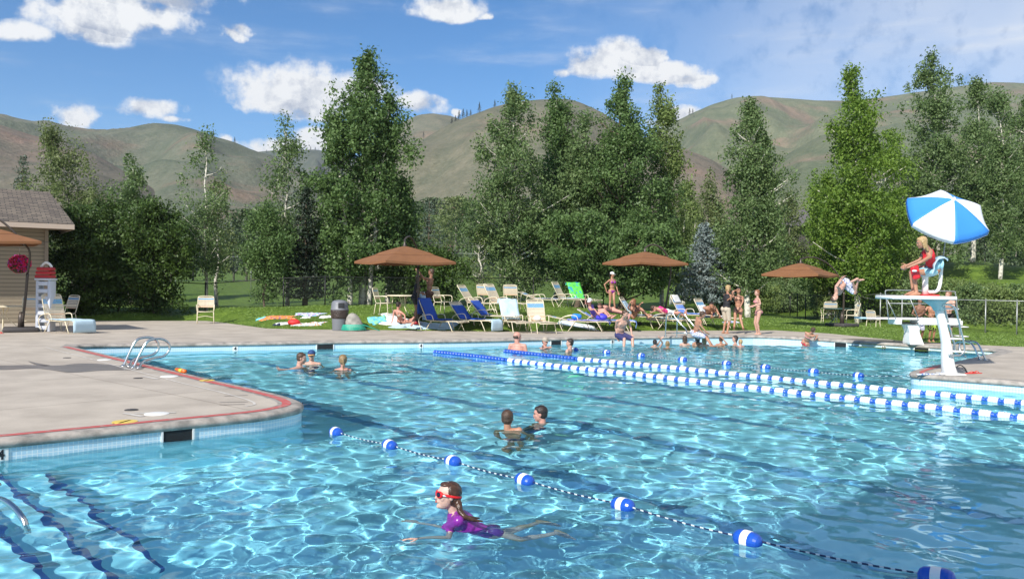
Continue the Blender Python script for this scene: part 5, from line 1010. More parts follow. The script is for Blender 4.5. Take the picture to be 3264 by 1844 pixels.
def table(label, px_, py_, Y, r, h, at=None, m=None):
    p = at or onT(D(px_, py_, Y).x, Y); root = thing('round_table', p, label, 'table', 'round cream tables'); MB().lathe([(.001, h - .035), (r * .9, h - .035), (r, h - .02), (r, h), (r * .97, h + .012), (.001, h + .014)], (0, 0, 0), None, 36).build('table_top', m or cream, root, True, True)
    for k in range(4):
        a = k * math.pi / 2 + .5; MB().tube(smooth_poly([V3(math.cos(a) * .15, math.sin(a) * .15, h - .04), V3(math.cos(a) * .09, math.sin(a) * .09, h * .5), V3(math.cos(a) * .5 * r / .6, math.sin(a) * .5 * r / .6, 0)], 5), .014, None, 7).build('leg', m or cream, root, True, True)
    return root
table('round cream table under the first brown umbrella', 1285, 1000, 31.2, .60, .72); table('round table in the shade left of the umbrella pole by the hut', 0, 0, 0, .6, .72, at=onT(-16.2, 27.2)); table('dark shaded table behind the right hand umbrella pole', 2668, 1038, 36.8, .6, .7, m=mat('green_table', (.04, .09, .08), .5))
# --- things on the lawn
ground_towel('orange and red towel farthest left on the lawn', 885, 1012, 1.5, .7, .1, tw_or, seed=1); ground_towel('teal crumpled cloth at the left end of the orange towel', 832, 1016, .5, .35, .3, tw_teal, seed=2); ground_towel('heap of purple and white cloths behind the orange towel', 985, 1003, 1.3, .8, 0, tw_mix, .12, seed=3)
ground_towel('white crumpled towel left of the trash can', 1040, 1012, .6, .45, .2, tw_w, .14, seed=4); ground_towel('white towel left of the red bag', 900, 1033, .7, .45, .1, tw_w, .1, seed=5); ground_towel('pale blue and orange clothes right of the red bag', 985, 1035, 1.4, .6, -.1, towelmat('towel_pale_orange', [(.6, .68, .74), (.8, .78, .75), (.75, .25, .1), (.6, .68, .74)], 7), .12, seed=6)
ground_towel('dark folded cloth left of the red bag', 882, 1036, .35, .3, 0, towelmat('towel_dark', [(.04, .05, .09)]), .08, seed=7); ground_towel('small white towel between the orange towel and the red bag', 975, 1014, .4, .25, 0, tw_w, .06, seed=8)
ground_towel('teal and green towel beside the rock with the hose', 1205, 1022, .75, .5, .3, tw_teal, .14, seed=9); ground_towel('long pale towel in front of the woman on the grass', 1300, 1040, 1.4, .5, -.1, tw_lb, .05, seed=10); ground_towel('pale towels spread right of the red cap', 1400, 1042, 1.6, .7, -.05, tw_lb, .05, seed=11)
ground_towel('white and pale blue towel on the grass left of the front chaise legs', 1835, 1038, 1.8, .5, -.08, towelmat('towel_white_blue', [(.78, .8, .8), (.6, .72, .78)], 3), .07, seed=12); ground_towel('towel under the woman propped on the grass', 1280, 1026, 1.9, .7, -.15, tw_w, .03, seed=13)
ground_towel('grey white cloth pile beyond the woman on the grass', 1245, 1003, .9, .4, .2, towelmat('towel_grey', [(.55, .56, .58), (.7, .7, .7)], 6), .12, seed=14); ground_towel('white towel with a dark print left of the standing women', 2330, 1028, .75, .5, .1, tw_navyp, .16, seed=15); ground_towel('patterned blue towel on the tip of the right deck', 2975, 1184, .75, .16, .15, tw_navyp, .03, seed=16, Y=16.9)
o = MB().ell(GR(937, 1036) + V3(0, 0, .1), (.23, .17, .12), None, None, 16).build('bag', mat('red_cloth', (.70, .03, .03), .6)); tag(o, 'bright red round bag among the clothes on the lawn', 'bag')
def bag(label, p, r, m, squ=.75, seed=0):
    mb = MB(); mb.ell((0, 0, 0), (r, r * .8, r * squ), None, None, 20); mb.v = [tuple(p + Vector(v) * (1 + .22 * mn.noise(Vector(v) * 6 + Vector((seed, 0, 0)))) + V3(0, 0, r * squ)) for v in mb.v]
    o = mb.build('bag', m); tag(o, label, 'bag'); return o
bag('bright blue bag on the flat front chaise, left one', LT(CH['flat'], (-.15, 0, SEATZ + .04)), .19, mat('azure_cloth', (.02, .22, .70), .5), .6, 1); bag('royal blue bag on the flat front chaise, nearer the woman', LT(CH['flat'], (.75, -.05, SEATZ + .04)), .2, mat('royal_cloth', (.06, .05, .55), .5), .6, 2)
bag('white box and cup on the seat of the empty chaise', LT(CH['solo'], (-.2, -.05, SEATZ + .02)), .13, tw_w, .7, 3); bag('dark bag in the shade beside the standing man', onT(D(1348, 1012, 30.6).x, 30.6), .22, mat('dark_cloth', (.02, .02, .025), .7), 1.1, 4)
bag('dark purse on the grass near the black bikini woman', GR(2038, 1037), .1, mat('dark_cloth', (.02, .02, .025), .7), .6, 5); bag('dark folded thing under the shaded blue chaise', GR(1480, 1034), .14, mat('dark_cloth', (.02, .02, .025), .7), .25, 6)
def cap_on_ground(label, p, m):
    root = thing('cap', p, label, 'cap'); MB().lathe([(.09, 0), (.088, .05), (.06, .09), (.02, .105), (.001, .106)], (0, 0, .01), None, 18).build('crown', m, root, True, True); MB().lathe([(.001, .0), (.075, .0), (.075, .01), (.001, .012)], (.09, 0, .012), None, 18).build('brim', m, root, True, True); return root
cap_on_ground('red cap on the pale towel in front of the woman on the grass', GR(1325, 1040) + V3(0, 0, .05), mat('dark_red', (.38, .02, .03), .6))
def sandals(label, p, m, rz=0):
    root = thing('flip_flops', p, label, 'sandals', None, rz)
    for k, (x, y, a) in enumerate(((0, 0, .2), (.13, .09, -.3))):
        M = Matrix.Rotation(a, 3, 'Z'); MB().lathe([(.001, 0), (.05, 0), (.052, .012), (.001, .016)], (x, y, .002), None, 18, M, 2.6, 1).build('sole', m, root, True, True)
        MB().tube(smooth_poly([V3(x, y, 0) + M @ V3(-.02, -.045, .012), V3(x, y, 0) + M @ V3(.03, -.02, .045), V3(x, y, 0) + M @ V3(.07, 0, .02), V3(x, y, 0) + M @ V3(.03, .02, .045), V3(x, y, 0) + M @ V3(-.02, .045, .012)], 4), .006, None, 6).build('strap', m, root, True, True)
    return root
sandals('red flip flops on the right deck beside the lifeguard stand', G(3095, 1190), mat('red_rubber', (.60, .04, .03), .5)); sandals('dark flip flops on the grass before the pale towel', GR(1288, 1045), mat('dark_rubber', (.03, .03, .03), .6)); sandals('brown sandals on the grass under the big group of chaises', GR(1615, 1034), mat('brown_rubber', (.16, .08, .05), .6)); sandals('brown flip flops on the grass by the stair rails', GR(2093, 1040), mat('brown_rubber', (.16, .08, .05), .6)); sandals('red and white shoes at the left picture edge by the hut', onT(-15.1, 24.9), mat('red_rubber', (.60, .04, .03), .5))
# orange pool toy on the coping
tp = G(577, 1186); tt = thing('pool_toy', tp, 'orange and yellow tube shaped pool toy on the red line', 'pool toy', None, math.atan2(-UD.y, -UD.x) + math.pi)
q = V3(0, 0, .04); MB().tube([V3(-.2, 0, .035), V3(.2, 0, .035)], .033, None, 14).build('body', mat('orange_plastic', (.85, .16, .02), .4), tt, True, True); MB().tube([V3(-.06, 0, .035), V3(.06, 0, .035)], .036, None, 14).build('band', mat('yellow_plastic', (.85, .6, .05), .4), tt, True, True); MB().tube([V3(.2, 0, .035), V3(.25, 0, .035)], .022, None, 12).build('handle', mat('yellow_plastic', (.85, .6, .05), .4), tt, True, True)
# trash can
gp = G(1082, 1052); tc_ = thing('trash_can', gp, 'grey round trash can with dome lid and brown bag liner', 'trash can'); greyp = mat('grey_plastic', (.17, .18, .20), .5); brbag = mat('brown_bag', (.05, .035, .03), .2, bump=.8, scale=18)
MB().lathe([(.235, 0), (.24, .02), (.265, .5), (.275, .64), (.285, .66)], gp, None, 32).build('body', greyp, tc_); MB().lathe([(.268, .40), (.283, .42), (.29, .5), (.305, .62), (.31, .68), (.295, .70)], gp, None, 40).build('liner', brbag, tc_)
MB().lathe([(.30, .68), (.305, .72), (.29, .74), (.275, .90), (.25, .97), (.19, 1.01), (.08, 1.03), (.001, 1.035)], gp, None, 32).build('lid', greyp, tc_); MB().box(gp + V3(.10, -.255, .85), (.2, .05, .17), rz=.35, bevel=.01).build('flap', mat('dark_flap', (.03, .032, .035), .4), tc_)
# rock with coiled hose
rp = onT(D(1128, 1044, 28.9).x, 28.9); mb = MB(); mb.ell((0, 0, 0), (.32, .28, .46), None, None, 20); mb.v = [tuple(rp + V3(0, 0, .12) + Vector(v) * (1 + .3 * mn.noise(Vector(v) * 2.5))) for v in mb.v]; o = mb.build('rock', mat('grey_rock', (.22, .21, .19), .9, c2=(.38, .36, .32), scale=6, bump=.5)); tag(o, 'pointed grey rock right of the trash can', 'rock')
hp = []
for i in range(120): t = i / 120 * 5 * 6.28; hp.append(rp + V3(math.cos(t) * (.42 - i * .0006), math.sin(t) * (.36 - i * .0004) - .05, .02 + i * .0016))
hp.append(rp + V3(.9, -.15, .02)); tag(MB().tube(hp, .014, None, 7).build('garden_hose', mat('green_hose', (.04, .55, .38), .4)), 'coiled green hose round the foot of the rock', 'hose')
# flower basket, white stack with red tubes by the hut
fb = D(62, 838, 27.6); fbt = thing('hanging_basket', fb, 'ball of pink and purple petunias hanging by the hut', 'flower basket'); rr = np.random.RandomState(5); n_ = 3200; d_ = rr.randn(n_, 3); d_ /= np.linalg.norm(d_, axis=1, keepdims=True); C = np.array(fb) + d_ * (.34 * rr.rand(n_)[:, None] ** .3) * np.array([1, .9, .85]); C[:, 2] -= .05 * rr.rand(n_)
fm_ = leafmat('petunia', (.85, .03, .12), (.45, .06, .55), .3); link('blossoms', leaves_mesh('blossoms', C[:1900], .03 + .015 * rr.rand(1900), fm_, rr.rand(1900) ** 4, elong=.9, cdir=d_[:1900] * 1.5), fbt, False); link('leaves', leaves_mesh('leaves', C[1900:], .03 + .01 * rr.rand(n_ - 1900), LEAF['lilac'], rr.rand(n_ - 1900)), fbt, False)
MB().lathe([(.1, -.32), (.2, -.26), (.26, -.12), (.27, -.05)], fb, None, 18).build('basket', mat('basket', (.05, .035, .02), .9), fbt); MB().tube([fb + V3(0, 0, -.05), fb + V3(0, 0, .55), fb + V3(.5, .9, .75)], .008, None, 5).build('hook', bronze, fbt)
sp = onT(-14.3, 26.2); stk = thing('white_stand', sp, 'tall pale plastic stand topped with red beside the hut corner', 'stand'); pw_ = mat('dull_white_plastic', (.52, .55, .62), .5)
for s in (-1, 1):
    MB().box(sp + V3(s * .18, 0, .78), (.09, .34, 1.56), bevel=.02).build('upright', pw_, stk)
for k in range(7): MB().box(sp + V3(0, -.165, .12 + k * .225), (.3, .05, .12), bevel=.015).build('panel', pw_, stk)
MB().box(sp + V3(0, 0, 1.6), (.5, .4, .06), bevel=.015).build('shelf', pw_, stk)
redt = mat('red_foam', (.42, .02, .03), .55)
for k in range(3): tag(MB().box(sp + V3(-.02 + .02 * k, -.02 * k, 1.685 + k * .115), (.5 - .03 * k, .36, .10), rz=.06 * k, bevel=.04).build('red_cushion', redt), ('lowest', 'middle', 'topmost')[k] + ' red foam cushion stacked on the pale stand', 'cushion', 'red cushions stacked on the stand')
tag(MB().tube(smooth_poly([sp + V3(-.12, -.05, 1.98), sp + V3(0, -.05, 2.1), sp + V3(.12, -.05, 2.07), sp + V3(.2, -.05, 1.97)], 5), .04, None, 10).build('white_ring', whitepl), 'white curved foam ring on top of the red cushions', 'ring')
# ------------------------------------------------------------------ diving board
Yd = 25.9; bp_ = G(2912, 1096); Yd = bp_.y; db = thing('diving_board', bp_, 'white springboard on a tapered pedestal with steel guard rails', 'diving board'); wpaint = mat('white_paint', (.78, .78, .76), .4, var=.04); wteal = mat('pale_teal_paint', (.40, .58, .62), .45)
zb = D(2912, 1012, Yd).z
def bxs(name, x0, x1, z0, z1, y0, y1, m, bev=.01): return MB().box(((x0 + x1) / 2, (y0 + y1) / 2, (z0 + z1) / 2), (x1 - x0, y1 - y0, z1 - z0), None, bevel=bev).build(name, m, db)
X = lambda p: D(p, 1012, Yd).x
MB().add([(X(2735), Yd - .25, zb - .005), (X(3048), Yd - .25, zb + .0), (X(3048), Yd + .25, zb), (X(2735), Yd + .25, zb - .005), (X(2735), Yd - .25, zb - .045), (X(3048), Yd - .25, zb - .06), (X(3048), Yd + .25, zb - .06), (X(2735), Yd + .25, zb - .045)], [(0, 1, 2, 3), (4, 7, 6, 5), (0, 4, 5, 1), (1, 5, 6, 2), (2, 6, 7, 3), (3, 7, 4, 0)]).build('board', wpaint, db, False)
bxs('tip_pad', X(2733), X(2752), zb - .05, zb + .004, Yd - .255, Yd + .255, wteal); bxs('frame', X(2915), X(3053), zb - .20, zb - .065, Yd - .3, Yd + .3, wpaint); bxs('fulcrum_box', X(2843), X(2862), zb - .2, zb - .05, Yd - .28, Yd + .28, wpaint); bxs('frame_bar', X(2860), X(2916), zb - .175, zb - .14, Yd - .26, Yd - .2, blackm); bxs('frame_bar', X(2860), X(2916), zb - .175, zb - .14, Yd + .2, Yd + .26, blackm)
mb = MB(); h_ = zb - .2; pr = [(0, .42, .5), (.05, .41, .48), (.2, .36, .42), (h_ * .6, .30, .36), (h_ * .8, .33, .36), (h_, .40, .4)]; vs = []; cx0 = bp_.x
for k, (z, wx_, wy_) in enumerate(pr):
    off = -.0 - .1 * (k / 5); vs += [(cx0 + off - wx_ / 2, Yd - wy_ / 2, z), (cx0 + off + wx_ / 2, Yd - wy_ / 2, z), (cx0 + off + wx_ / 2, Yd + wy_ / 2, z), (cx0 + off - wx_ / 2, Yd + wy_ / 2, z)]
mb.add(vs, [(4 * i + j, 4 * i + (j + 1) % 4, 4 * i + 4 + (j + 1) % 4, 4 * i + 4 + j) for i in range(5) for j in range(4)] + [(20, 21, 22, 23)]); mb.build('pedestal', wpaint, db, False)
for s in (-1, 1):
    y = Yd + s * .33; q = lambda a, b: D(a, b, y)
    MB().tube(smooth_poly([q(2831, 1008), q(2825, 950), q(2822, 930), q(2832, 924), q(2900, 925)], 3) + smooth_poly([q(2960, 926), q(3036, 928), q(3045, 935), q(3050, 970), q(3062, 1092)], 3), .018, None, 8).build('guard_rail', steel, db)
    MB().tube([q(2829, 966), q(3051, 968)], .014, None, 7).build('mid_rail', steel, db); MB().tube([q(2828, 955), q(2855, 1010)], .016, None, 7).build('brace', steel, db); MB().tube([q(2900, 948), q(2926, 1012)], .016, None, 7).build('brace', steel, db)
for k in range(2): MB().box(D(3058, 1040 + 30 * k, Yd), (.25, .6, .03)).build('step', wpaint, db)
# ------------------------------------------------------------------ lifeguard stand
Ys = 16.4; sb = G(3012, 1192); Ys = sb.y; ls_ = thing('lifeguard_stand', sb, 'tall white lifeguard stand with leaning leg, ladder and pale blue seat', 'lifeguard stand')
Q = lambda a, b, dy=0.0: D(a, b, Ys + dy)
wg = mat('white_gelcoat', (.80, .80, .78), .3); teal = mat('aqua_seat', (.33, .62, .70), .4)
def loft(name, secs, m, rnd=20):
    mb = MB(); vs = []
    for (c, rx, ry) in secs:
        for k in range(rnd): a = 2 * math.pi * k / rnd; vs.append((c.x + math.copysign(abs(math.cos(a)) ** .7, math.cos(a)) * rx, c.y + math.copysign(abs(math.sin(a)) ** .7, math.sin(a)) * ry, c.z))
    k_ = len(secs); mb.add(vs, [(i * rnd + k, i * rnd + (k + 1) % rnd, (i + 1) * rnd + (k + 1) % rnd, (i + 1) * rnd + k) for i in range(k_ - 1) for k in range(rnd)] + [tuple(range(rnd - 1, -1, -1)), tuple((k_ - 1) * rnd + k for k in range(rnd))]); return mb.build(name, m, ls_)
base0 = Q(3022, 1184); base0.z = .0
loft('leg', [(V3(sb.x + .1, Ys, .0), .14, .16), (Q(3022, 1165), .115, .12), (Q(3018, 1120), .1, .1), (Q(3015, 1090), .085, .09), (Q(3008, 1053), .08, .085), (Q(2996, 1000), .08, .08), (Q(2992, 985), .08, .08)], wg)
MB().box((sb.x + .12, Ys, .012), (.42, .4, .024), bevel=.01).build('base_plate', wg, ls_)
loft('bracket', [(Q(2992, 990), .085, .09), (Q(2990, 978), .11, .12), (Q(2982, 965), .15, .2), (Q(2980, 954), .24, .3)], wteal)
pz = Q(2900, 953).z; MB().box(((Q(2816, 948).x + Q(3019, 948).x) / 2, Ys, pz + .035), (Q(3019, 948).x - Q(2816, 948).x, .8, .07), bevel=.02).build('platform', wg, ls_)
MB().box((Q(2955, 940).x, Ys, pz + .085), (.34, .34, .03), bevel=.01).build('red_mat', mat('red_mat', (.62, .03, .03), .5), ls_)
loft('seat_post', [(V3(Q(2949, 930).x, Ys, pz + .08), .06, .06), (Q(2949, 900), .05, .05), (Q(2949, 884), .055, .055), (Q(2949, 876), .075, .075)], wg)
MB().tube(smooth_poly([Q(2955, 930), Q(2975, 930), Q(2990, 922), Q(2997, 900), Q(3000, 860), Q(3002, 840)], 5), .035, None, 12).build('umbrella_holder', wg, ls_)
st_ = MB(); st_.ell(Q(2955, 866), (.21, .24, .10), None, None, 20); st_.ell(Q(2972, 848, .0), (.13, .24, .13), None, None, 20); st_.ell(Q(2990, 842, 0), (.05, .22, .16), None, None, 18); st_.remesh('seat', teal, .012, ls_, 6)
for s, pts in ((0, [(3003, 973), (3020, 970), (3038, 976), (3047, 988), (3063, 1053), (3073, 1095), (3074, 1115), (3064, 1128), (3050, 1132), (3024, 1129)]), (1, [(3010, 976), (3016, 1000), (3030, 1055), (3041, 1092), (3044, 1108), (3040, 1120), (3026, 1124)])):
    MB().tube(smooth_poly([Q(x, y, -.16 if s == 0 else .2) for x, y in pts], 4), .02, None, 9).build('ladder_rail', chrome, ls_)
for (x0, y0, x1) in ((3004, 983, 3038), (3006, 1030, 3052), (3020, 1078, 3058), (3030, 1118, 3062)): MB().box(Q((x0 + x1) / 2, y0, .02), (.26, .38, .025), bevel=.008).build('ladder_step', wg, ls_)
# striped umbrella on the stand
um = thing('striped_umbrella', Q(3001, 870), 'blue and white six panel umbrella tilted over the lifeguard', 'umbrella'); um['group'] = 'lifeguard umbrella'; del um['group']
tilt = R(43); ax = V3(-.02, -math.sin(tilt), math.cos(tilt)).normalized(); cen = Q(3020, 682, -.05); hh_ = .36; ap = cen + ax * hh_; e_x = V3(1, 0, 0); e_x = (e_x - ax * e_x.dot(ax)).normalized(); e_y = ax.cross(e_x); Rr = .80
mbl = {0: MB(), 1: MB()}; wfab = mat('white_canvas', (.84, .85, .86), .7); bfab = mat('azure_canvas', (.04, .25, .72), .7)
def rimpt(k, t, dz=0): a = R(60) * k + R(20); return cen + (e_x * math.cos(a) + e_y * math.sin(a)) * Rr * t + ax * (hh_ * (1 - t ** 1.35) + dz)
for k in range(6):
    mb = mbl[k % 2]; nr = 8; nc = 8; vs = []
    for i in range(nr + 1):
        for j in range(nc + 1): t = i / nr; a_, b_ = rimpt(k, t), rimpt(k + 1, t); s = j / nc; vs.append(a_.lerp(b_, s) - ax * .05 * math.sin(math.pi * s) * t * t)
    for j in range(nc + 1): vs.append(vs[nr * (nc + 1) + j] - ax * .10 + (vs[nr * (nc + 1) + j] - cen).normalized() * .008)
    fs = [(i * (nc + 1) + j, i * (nc + 1) + j + 1, (i + 1) * (nc + 1) + j + 1, (i + 1) * (nc + 1) + j) for i in range(nr + 1) for j in range(nc)]
    m1_ = MB(); m1_.add(vs, fs); o = m1_.build('canopy_panel', bfab if k % 2 == 0 else wfab, um); md = o.modifiers.new('t', 'SOLIDIFY'); md.thickness = .006
    MB().tube([vs[(nr + 1) * (nc + 1) + j] for j in range(nc + 1)], .007, None, 5).build('piping', wfab, um); MB().tube([rimpt(k, .05, -.012), rimpt(k, .5, -.012), rimpt(k, .98, -.012)], .006, None, 5).build('rib', steel, um)
MB().lathe([(.05, -.02), (.045, .02), (.015, .05), (.001, .06)], ap, None, 12, ax.to_track_quat('Z', 'Y').to_matrix()).build('finial', wfab, um)
MB().tube([Q(3001, 880), Q(3007, 816), Q(3013, 770, -.01), ap - ax * .02], .013, None, 8).build('pole', steel, um)
rt = MB(); tv = [Q(2915, 843, -.3), Q(2912, 865, -.32), Q(2926, 890, -.3)]
o = MB().box(Q(2917, 866, -.26), (.15, .12, .29), rot=Matrix.Rotation(R(-12), 3, 'Y'), bevel=.04).build('rescue_tube', mat('red_foam_bright', (.70, .02, .03), .4)); tag(o, "red rescue tube lying across the lifeguard's lap", 'rescue tube')
MB().ell(Q(2915, 863, -.325), (.05, .005, .022), None, None, 16).build('white_badge', whitepl, o)
cloth('towel', 'light blue towel hanging on the lifeguard seat back', 'towel', [Q(3018, 830, -.05), Q(3003, 822, -.1), Q(2992, 826, -.2), Q(2984, 845, -.27), Q(2978, 870, -.28)], V3(.14, .28, .06), tw_lb, seed=31, wob=.05)
bl = MB().tube(smooth_poly([G(3040, 1180), G(3058, 1170) + V3(0, 0, .05), G(3075, 1175) + V3(0, 0, .02), G(3082, 1186)], 5), .012, None, 6).build('strap_loop', blackm); tag(bl, 'black strap looped on the deck behind the stand base', 'strap')
# ------------------------------------------------------------------ people
def skin(name, c): 
    m = mat('skin_' + name, c, .5, var=.06, scale=14, sss=.08); return m
SK = {'fair': skin('fair', (0.521, 0.302, 0.227)), 'pink': skin('pink', (0.554, 0.277, 0.210)), 'tan': skin('tan', (0.420, 0.210, 0.130)), 'deep': skin('deep', (0.252, 0.126, 0.080)), 'light': skin('light', (0.588, 0.378, 0.302))}
HR = {k: mat('hair_' + k, c, .45, var=.25, scale=40, bump=.3) for k, c in {'brown': (.07, .038, .022), 'dark': (.022, .014, .011), 'blond': (.42, .28, .13), 'wetblond': (.25, .16, .075), 'red': (.22, .09, .04), 'ash': (.16, .13, .10)}.items()}
def dirv(deg): return V3(math.sin(R(deg)), math.cos(R(deg)), 0)
CAM0 = V3(0, 0, EYE)
def solve(parent, px_, py_, L, sign=-1):
    d = ray(px_, py_).normalized(); oc = CAM0 - parent; b = oc.dot(d); c = oc.dot(oc) - L * L; disc = b * b - c
    t = -b + (sign * math.sqrt(disc) if disc > 0 else 0); p = CAM0 + d * t; v = p - parent
    return parent + v.normalized() * L
def frame(S, Fw):
    S = S.normalized(); Fw = (Fw - S * Fw.dot(S))
    Fw = S.orthogonal() if Fw.length < 1e-3 else Fw; Fw.normalize(); Rt = Fw.cross(S).normalized(); return S, Fw, Rt
def mat3(Rt, Fw, S): return Matrix(((Rt.x, Fw.x, S.x), (Rt.y, Fw.y, S.y), (Rt.z, Fw.z, S.z)))
def hand(mb, w, d, palm, h, curl=.5, side=1):
    """palm, four fingers of unequal length and a thumb from the side of the palm"""
    d = d.normalized(); palm = (palm - d * palm.dot(d)).normalized(); s = d.cross(palm).normalized() * side; L = h * .105
    for k in (-1.2, -.4, .4, 1.2): mb.cap(w - d * L * .02, w + d * L * .45 + s * L * .13 * k, h * .0095, h * .0085, None, 6)
    for k, ln in ((-1.25, .42), (-.42, .52), (.42, .56), (1.25, .48)):
        a = w + d * L * .45 + s * L * .135 * k; b = a + (d * math.cos(curl * .6) + palm * math.sin(curl * .6)) * L * ln * .52 + s * L * .02 * k; c = b + (d * math.cos(curl * 1.5) + palm * math.sin(curl * 1.5)) * L * ln * .48
        mb.cap(a, b, h * .0058, h * .0054, None, 6); mb.cap(b, c, h * .0054, h * .0046, None, 6)
    t0 = w + d * L * .12 - s * L * .16; t1 = t0 + (d * .55 - s * .75 + palm * .25).normalized() * L * .3; t2 = t1 + (d * .85 - s * .2 + palm * .4).normalized() * L * .25
    mb.cap(t0, t1, h * .0085, h * .0065, None, 6); mb.cap(t1, t2, h * .0063, h * .005, None, 6)
def foot(mb, an, d, up, h):
    d = d.normalized(); L = h * .15; dn = -up
    mb.cap(an + dn * h * .018 - d * L * .16, an + dn * h * .02 + d * L * .35, h * .02, h * .022, None, 8); mb.cap(an, an + d * L * .5 + dn * h * .022, h * .02, h * .015, None, 8)
    s = d.cross(up).normalized()
    for k in range(5): q = (k - 2) / 2; mb.cap(an + d * L * .5 + dn * h * .026 + s * h * .016 * q, an + d * L * (.76 - .06 * abs(q + .5)) + dn * h * .029 + s * h * .021 * q, h * .0095, h * .0075, None, 6)
def head_geo(mb, c, S, Fw, Rt, k, detail=False):
    """k: head height"""
    M = mat3(Rt, Fw, S); P = lambda x, y, z: c + M @ (V3(x, y, z) * k)
    mb.ell(P(0, -.05, .12), (.345 * k, .415 * k, .385 * k), None, M, 20); mb.ell(P(0, .07, -.12), (.285 * k, .30 * k, .36 * k), None, M, 18)
    mb.ell(P(0, .16, -.34), (.17 * k, .19 * k, .15 * k), None, M, 14); mb.ell(P(0, .29, -.40), (.085 * k, .08 * k, .075 * k), None, M, 12)
    mb.cap(P(0, .335, .05), P(0, .415, -.10), .04 * k, .055 * k, None, 8); mb.ell(P(0, .42, -.13), (.055 * k, .055 * k, .04 * k), None, M, 10)
    mb.ell(P(0, .345, -.235), (.11 * k, .065 * k, .042 * k), None, M, 10); mb.ell(P(0, .31, .13), (.25 * k, .09 * k, .05 * k), None, M, 12)
    for s in (-1, 1):
        mb.ell(P(s * .19, .215, -.09), (.10 * k, .10 * k, .11 * k), None, M, 10); mb.ell(P(s * .34, -.05, -.03), (.035 * k, .075 * k, .115 * k), None, M, 10)
def person(label, Y, h, face, pel, neck, head, arms=None, legs=None, sk='tan', hair='brown', style='short', wear=(), hface=None, vox=None, build='m', hup=None, anchor=None, pts=None, tone=1.0, group=None, hpitch=0, footdir=None, sc_head=1.0, eyes=False, hands=.5):
    """joints are pixels of the photo; pelvis sits at depth Y, every bone keeps its real length"""
    f = face if isinstance(face, Vector) else dirv(face)
    P = anchor or D(pel[0], pel[1], Y); N_ = neck if isinstance(neck, Vector) else solve(P, neck[0], neck[1], .30 * h, neck[2] if len(neck) > 2 else -1)
    S, Fw, Rt = frame(N_ - P, f); hf = f if hface is None else (hface if isinstance(hface, Vector) else dirv(hface)); hk = .135 * h * sc_head
    Hc = head if isinstance(head, Vector) else solve(N_, head[0], head[1], .055 * h + hk * .5, head[2] if len(head) > 2 else -1)
    hs = hup or ((Hc - N_).normalized() * .5 + V3(0, 0, .8)); HS, HF, HR_ = frame(hs, hf + V3(0, 0, hpitch))
    male = build == 'm'; sw = h * (.105 if male else .092); hw = h * (.05 if male else .055)
    mb = MB(); T = lambda s, x, y=0.0: P + (N_ - P) * s + Rt * x * h + Fw * y * h
    M = mat3(Rt, Fw, S)
    mb.ell(T(.02, 0), ((.088 if male else .095) * h, .062 * h, .06 * h), None, M); mb.ell(T(.36, 0), ((.078 if male else .066) * h, .052 * h, .085 * h), None, M)
    mb.ell(T(.70, 0, .002), ((.095 if male else .080) * h, .063 * h, .10 * h), None, M); mb.ell(T(.90, 0, -.006), ((.088 if male else .074) * h, .045 * h, .04 * h), None, M)
    for s in (-1, 1):
        mb.cap(T(.98, 0), T(.91, s * (.088 if male else .077)), .028 * h, .030 * h)
        mb.ell(T(.74, s * .042, .038), ((.042, .026, .036) if male else (.036, .038, .036))[0] * h * V3(1, 0, 0) + V3(0, (.026 if male else .036) * h, .036 * h), None, M) if False else mb.ell(T(.74, s * .042, .036 if build != 'c' else .02), (.042 * h, (.038 if build == 'f' else .028) * h, .036 * h), None, M)
        mb.ell(T(-.02, s * .045, -.03), (.048 * h, .052 * h, .055 * h), None, M)
    mb.cap(T(.94, 0, -.005), Hc - HS * hk * .3 - HF * hk * .12, .036 * h if male else .030 * h, .032 * h if male else .027 * h); head_geo(mb, Hc, HS, HF, HR_, hk)
    J = {'pel': P, 'neck': N_, 'head': Hc, 'S': S, 'F': Fw, 'R': Rt, 'h': h, 'HS': HS, 'HF': HF, 'HR': HR_, 'hk': hk}
    sh = [T(.92, s * sw / h) for s in (-1, 1)]; hp = [T(-.04, s * hw / h) for s in (-1, 1)]
    def order(pr):
        def sx(p): v = p - CAM0; return v.dot(CR) / v.dot(CF)
        if abs(sx(pr[0]) - sx(pr[1])) * F < 4: return sorted(pr, key=lambda p: p.y)
        return sorted(pr, key=sx)
    sh = order(sh); hp = order(hp); J['arm'] = []; J['leg'] = []
    default_arm = [None, None]; 
    for i, a in enumerate(arms or default_arm):
        s0 = sh[i]; out_ = (s0 - T(.92, 0)).normalized()
        if a is None: el = s0 + (-S * .95 + out_ * .25 + Fw * .02).normalized() * .172 * h; wr = el + (-S * .9 + Fw * .35 + out_ * .08).normalized() * .15 * h
        else:
            e, w_ = a; el = e if isinstance(e, Vector) else solve(s0, e[0], e[1], .172 * h, e[2] if len(e) > 2 else -1); wr = w_ if isinstance(w_, Vector) else solve(el, w_[0], w_[1], .15 * h, w_[2] if len(w_) > 2 else -1)
        mb.cap(s0, el, .029 * h if male else .023 * h, .021 * h if male else .018 * h); mb.cap(el, wr, .0215 * h if male else .018 * h, .0135 * h); mb.ell(s0.lerp(el, .4), (.026 * h,) * 3 if male else (.02 * h,) * 3)
        hand(mb, wr, wr - el, Fw - out_ * .3 if (Fw - out_ * .3).length > .1 else Fw, h, hands, 1 if i else -1); J['arm'].append((s0, el, wr))
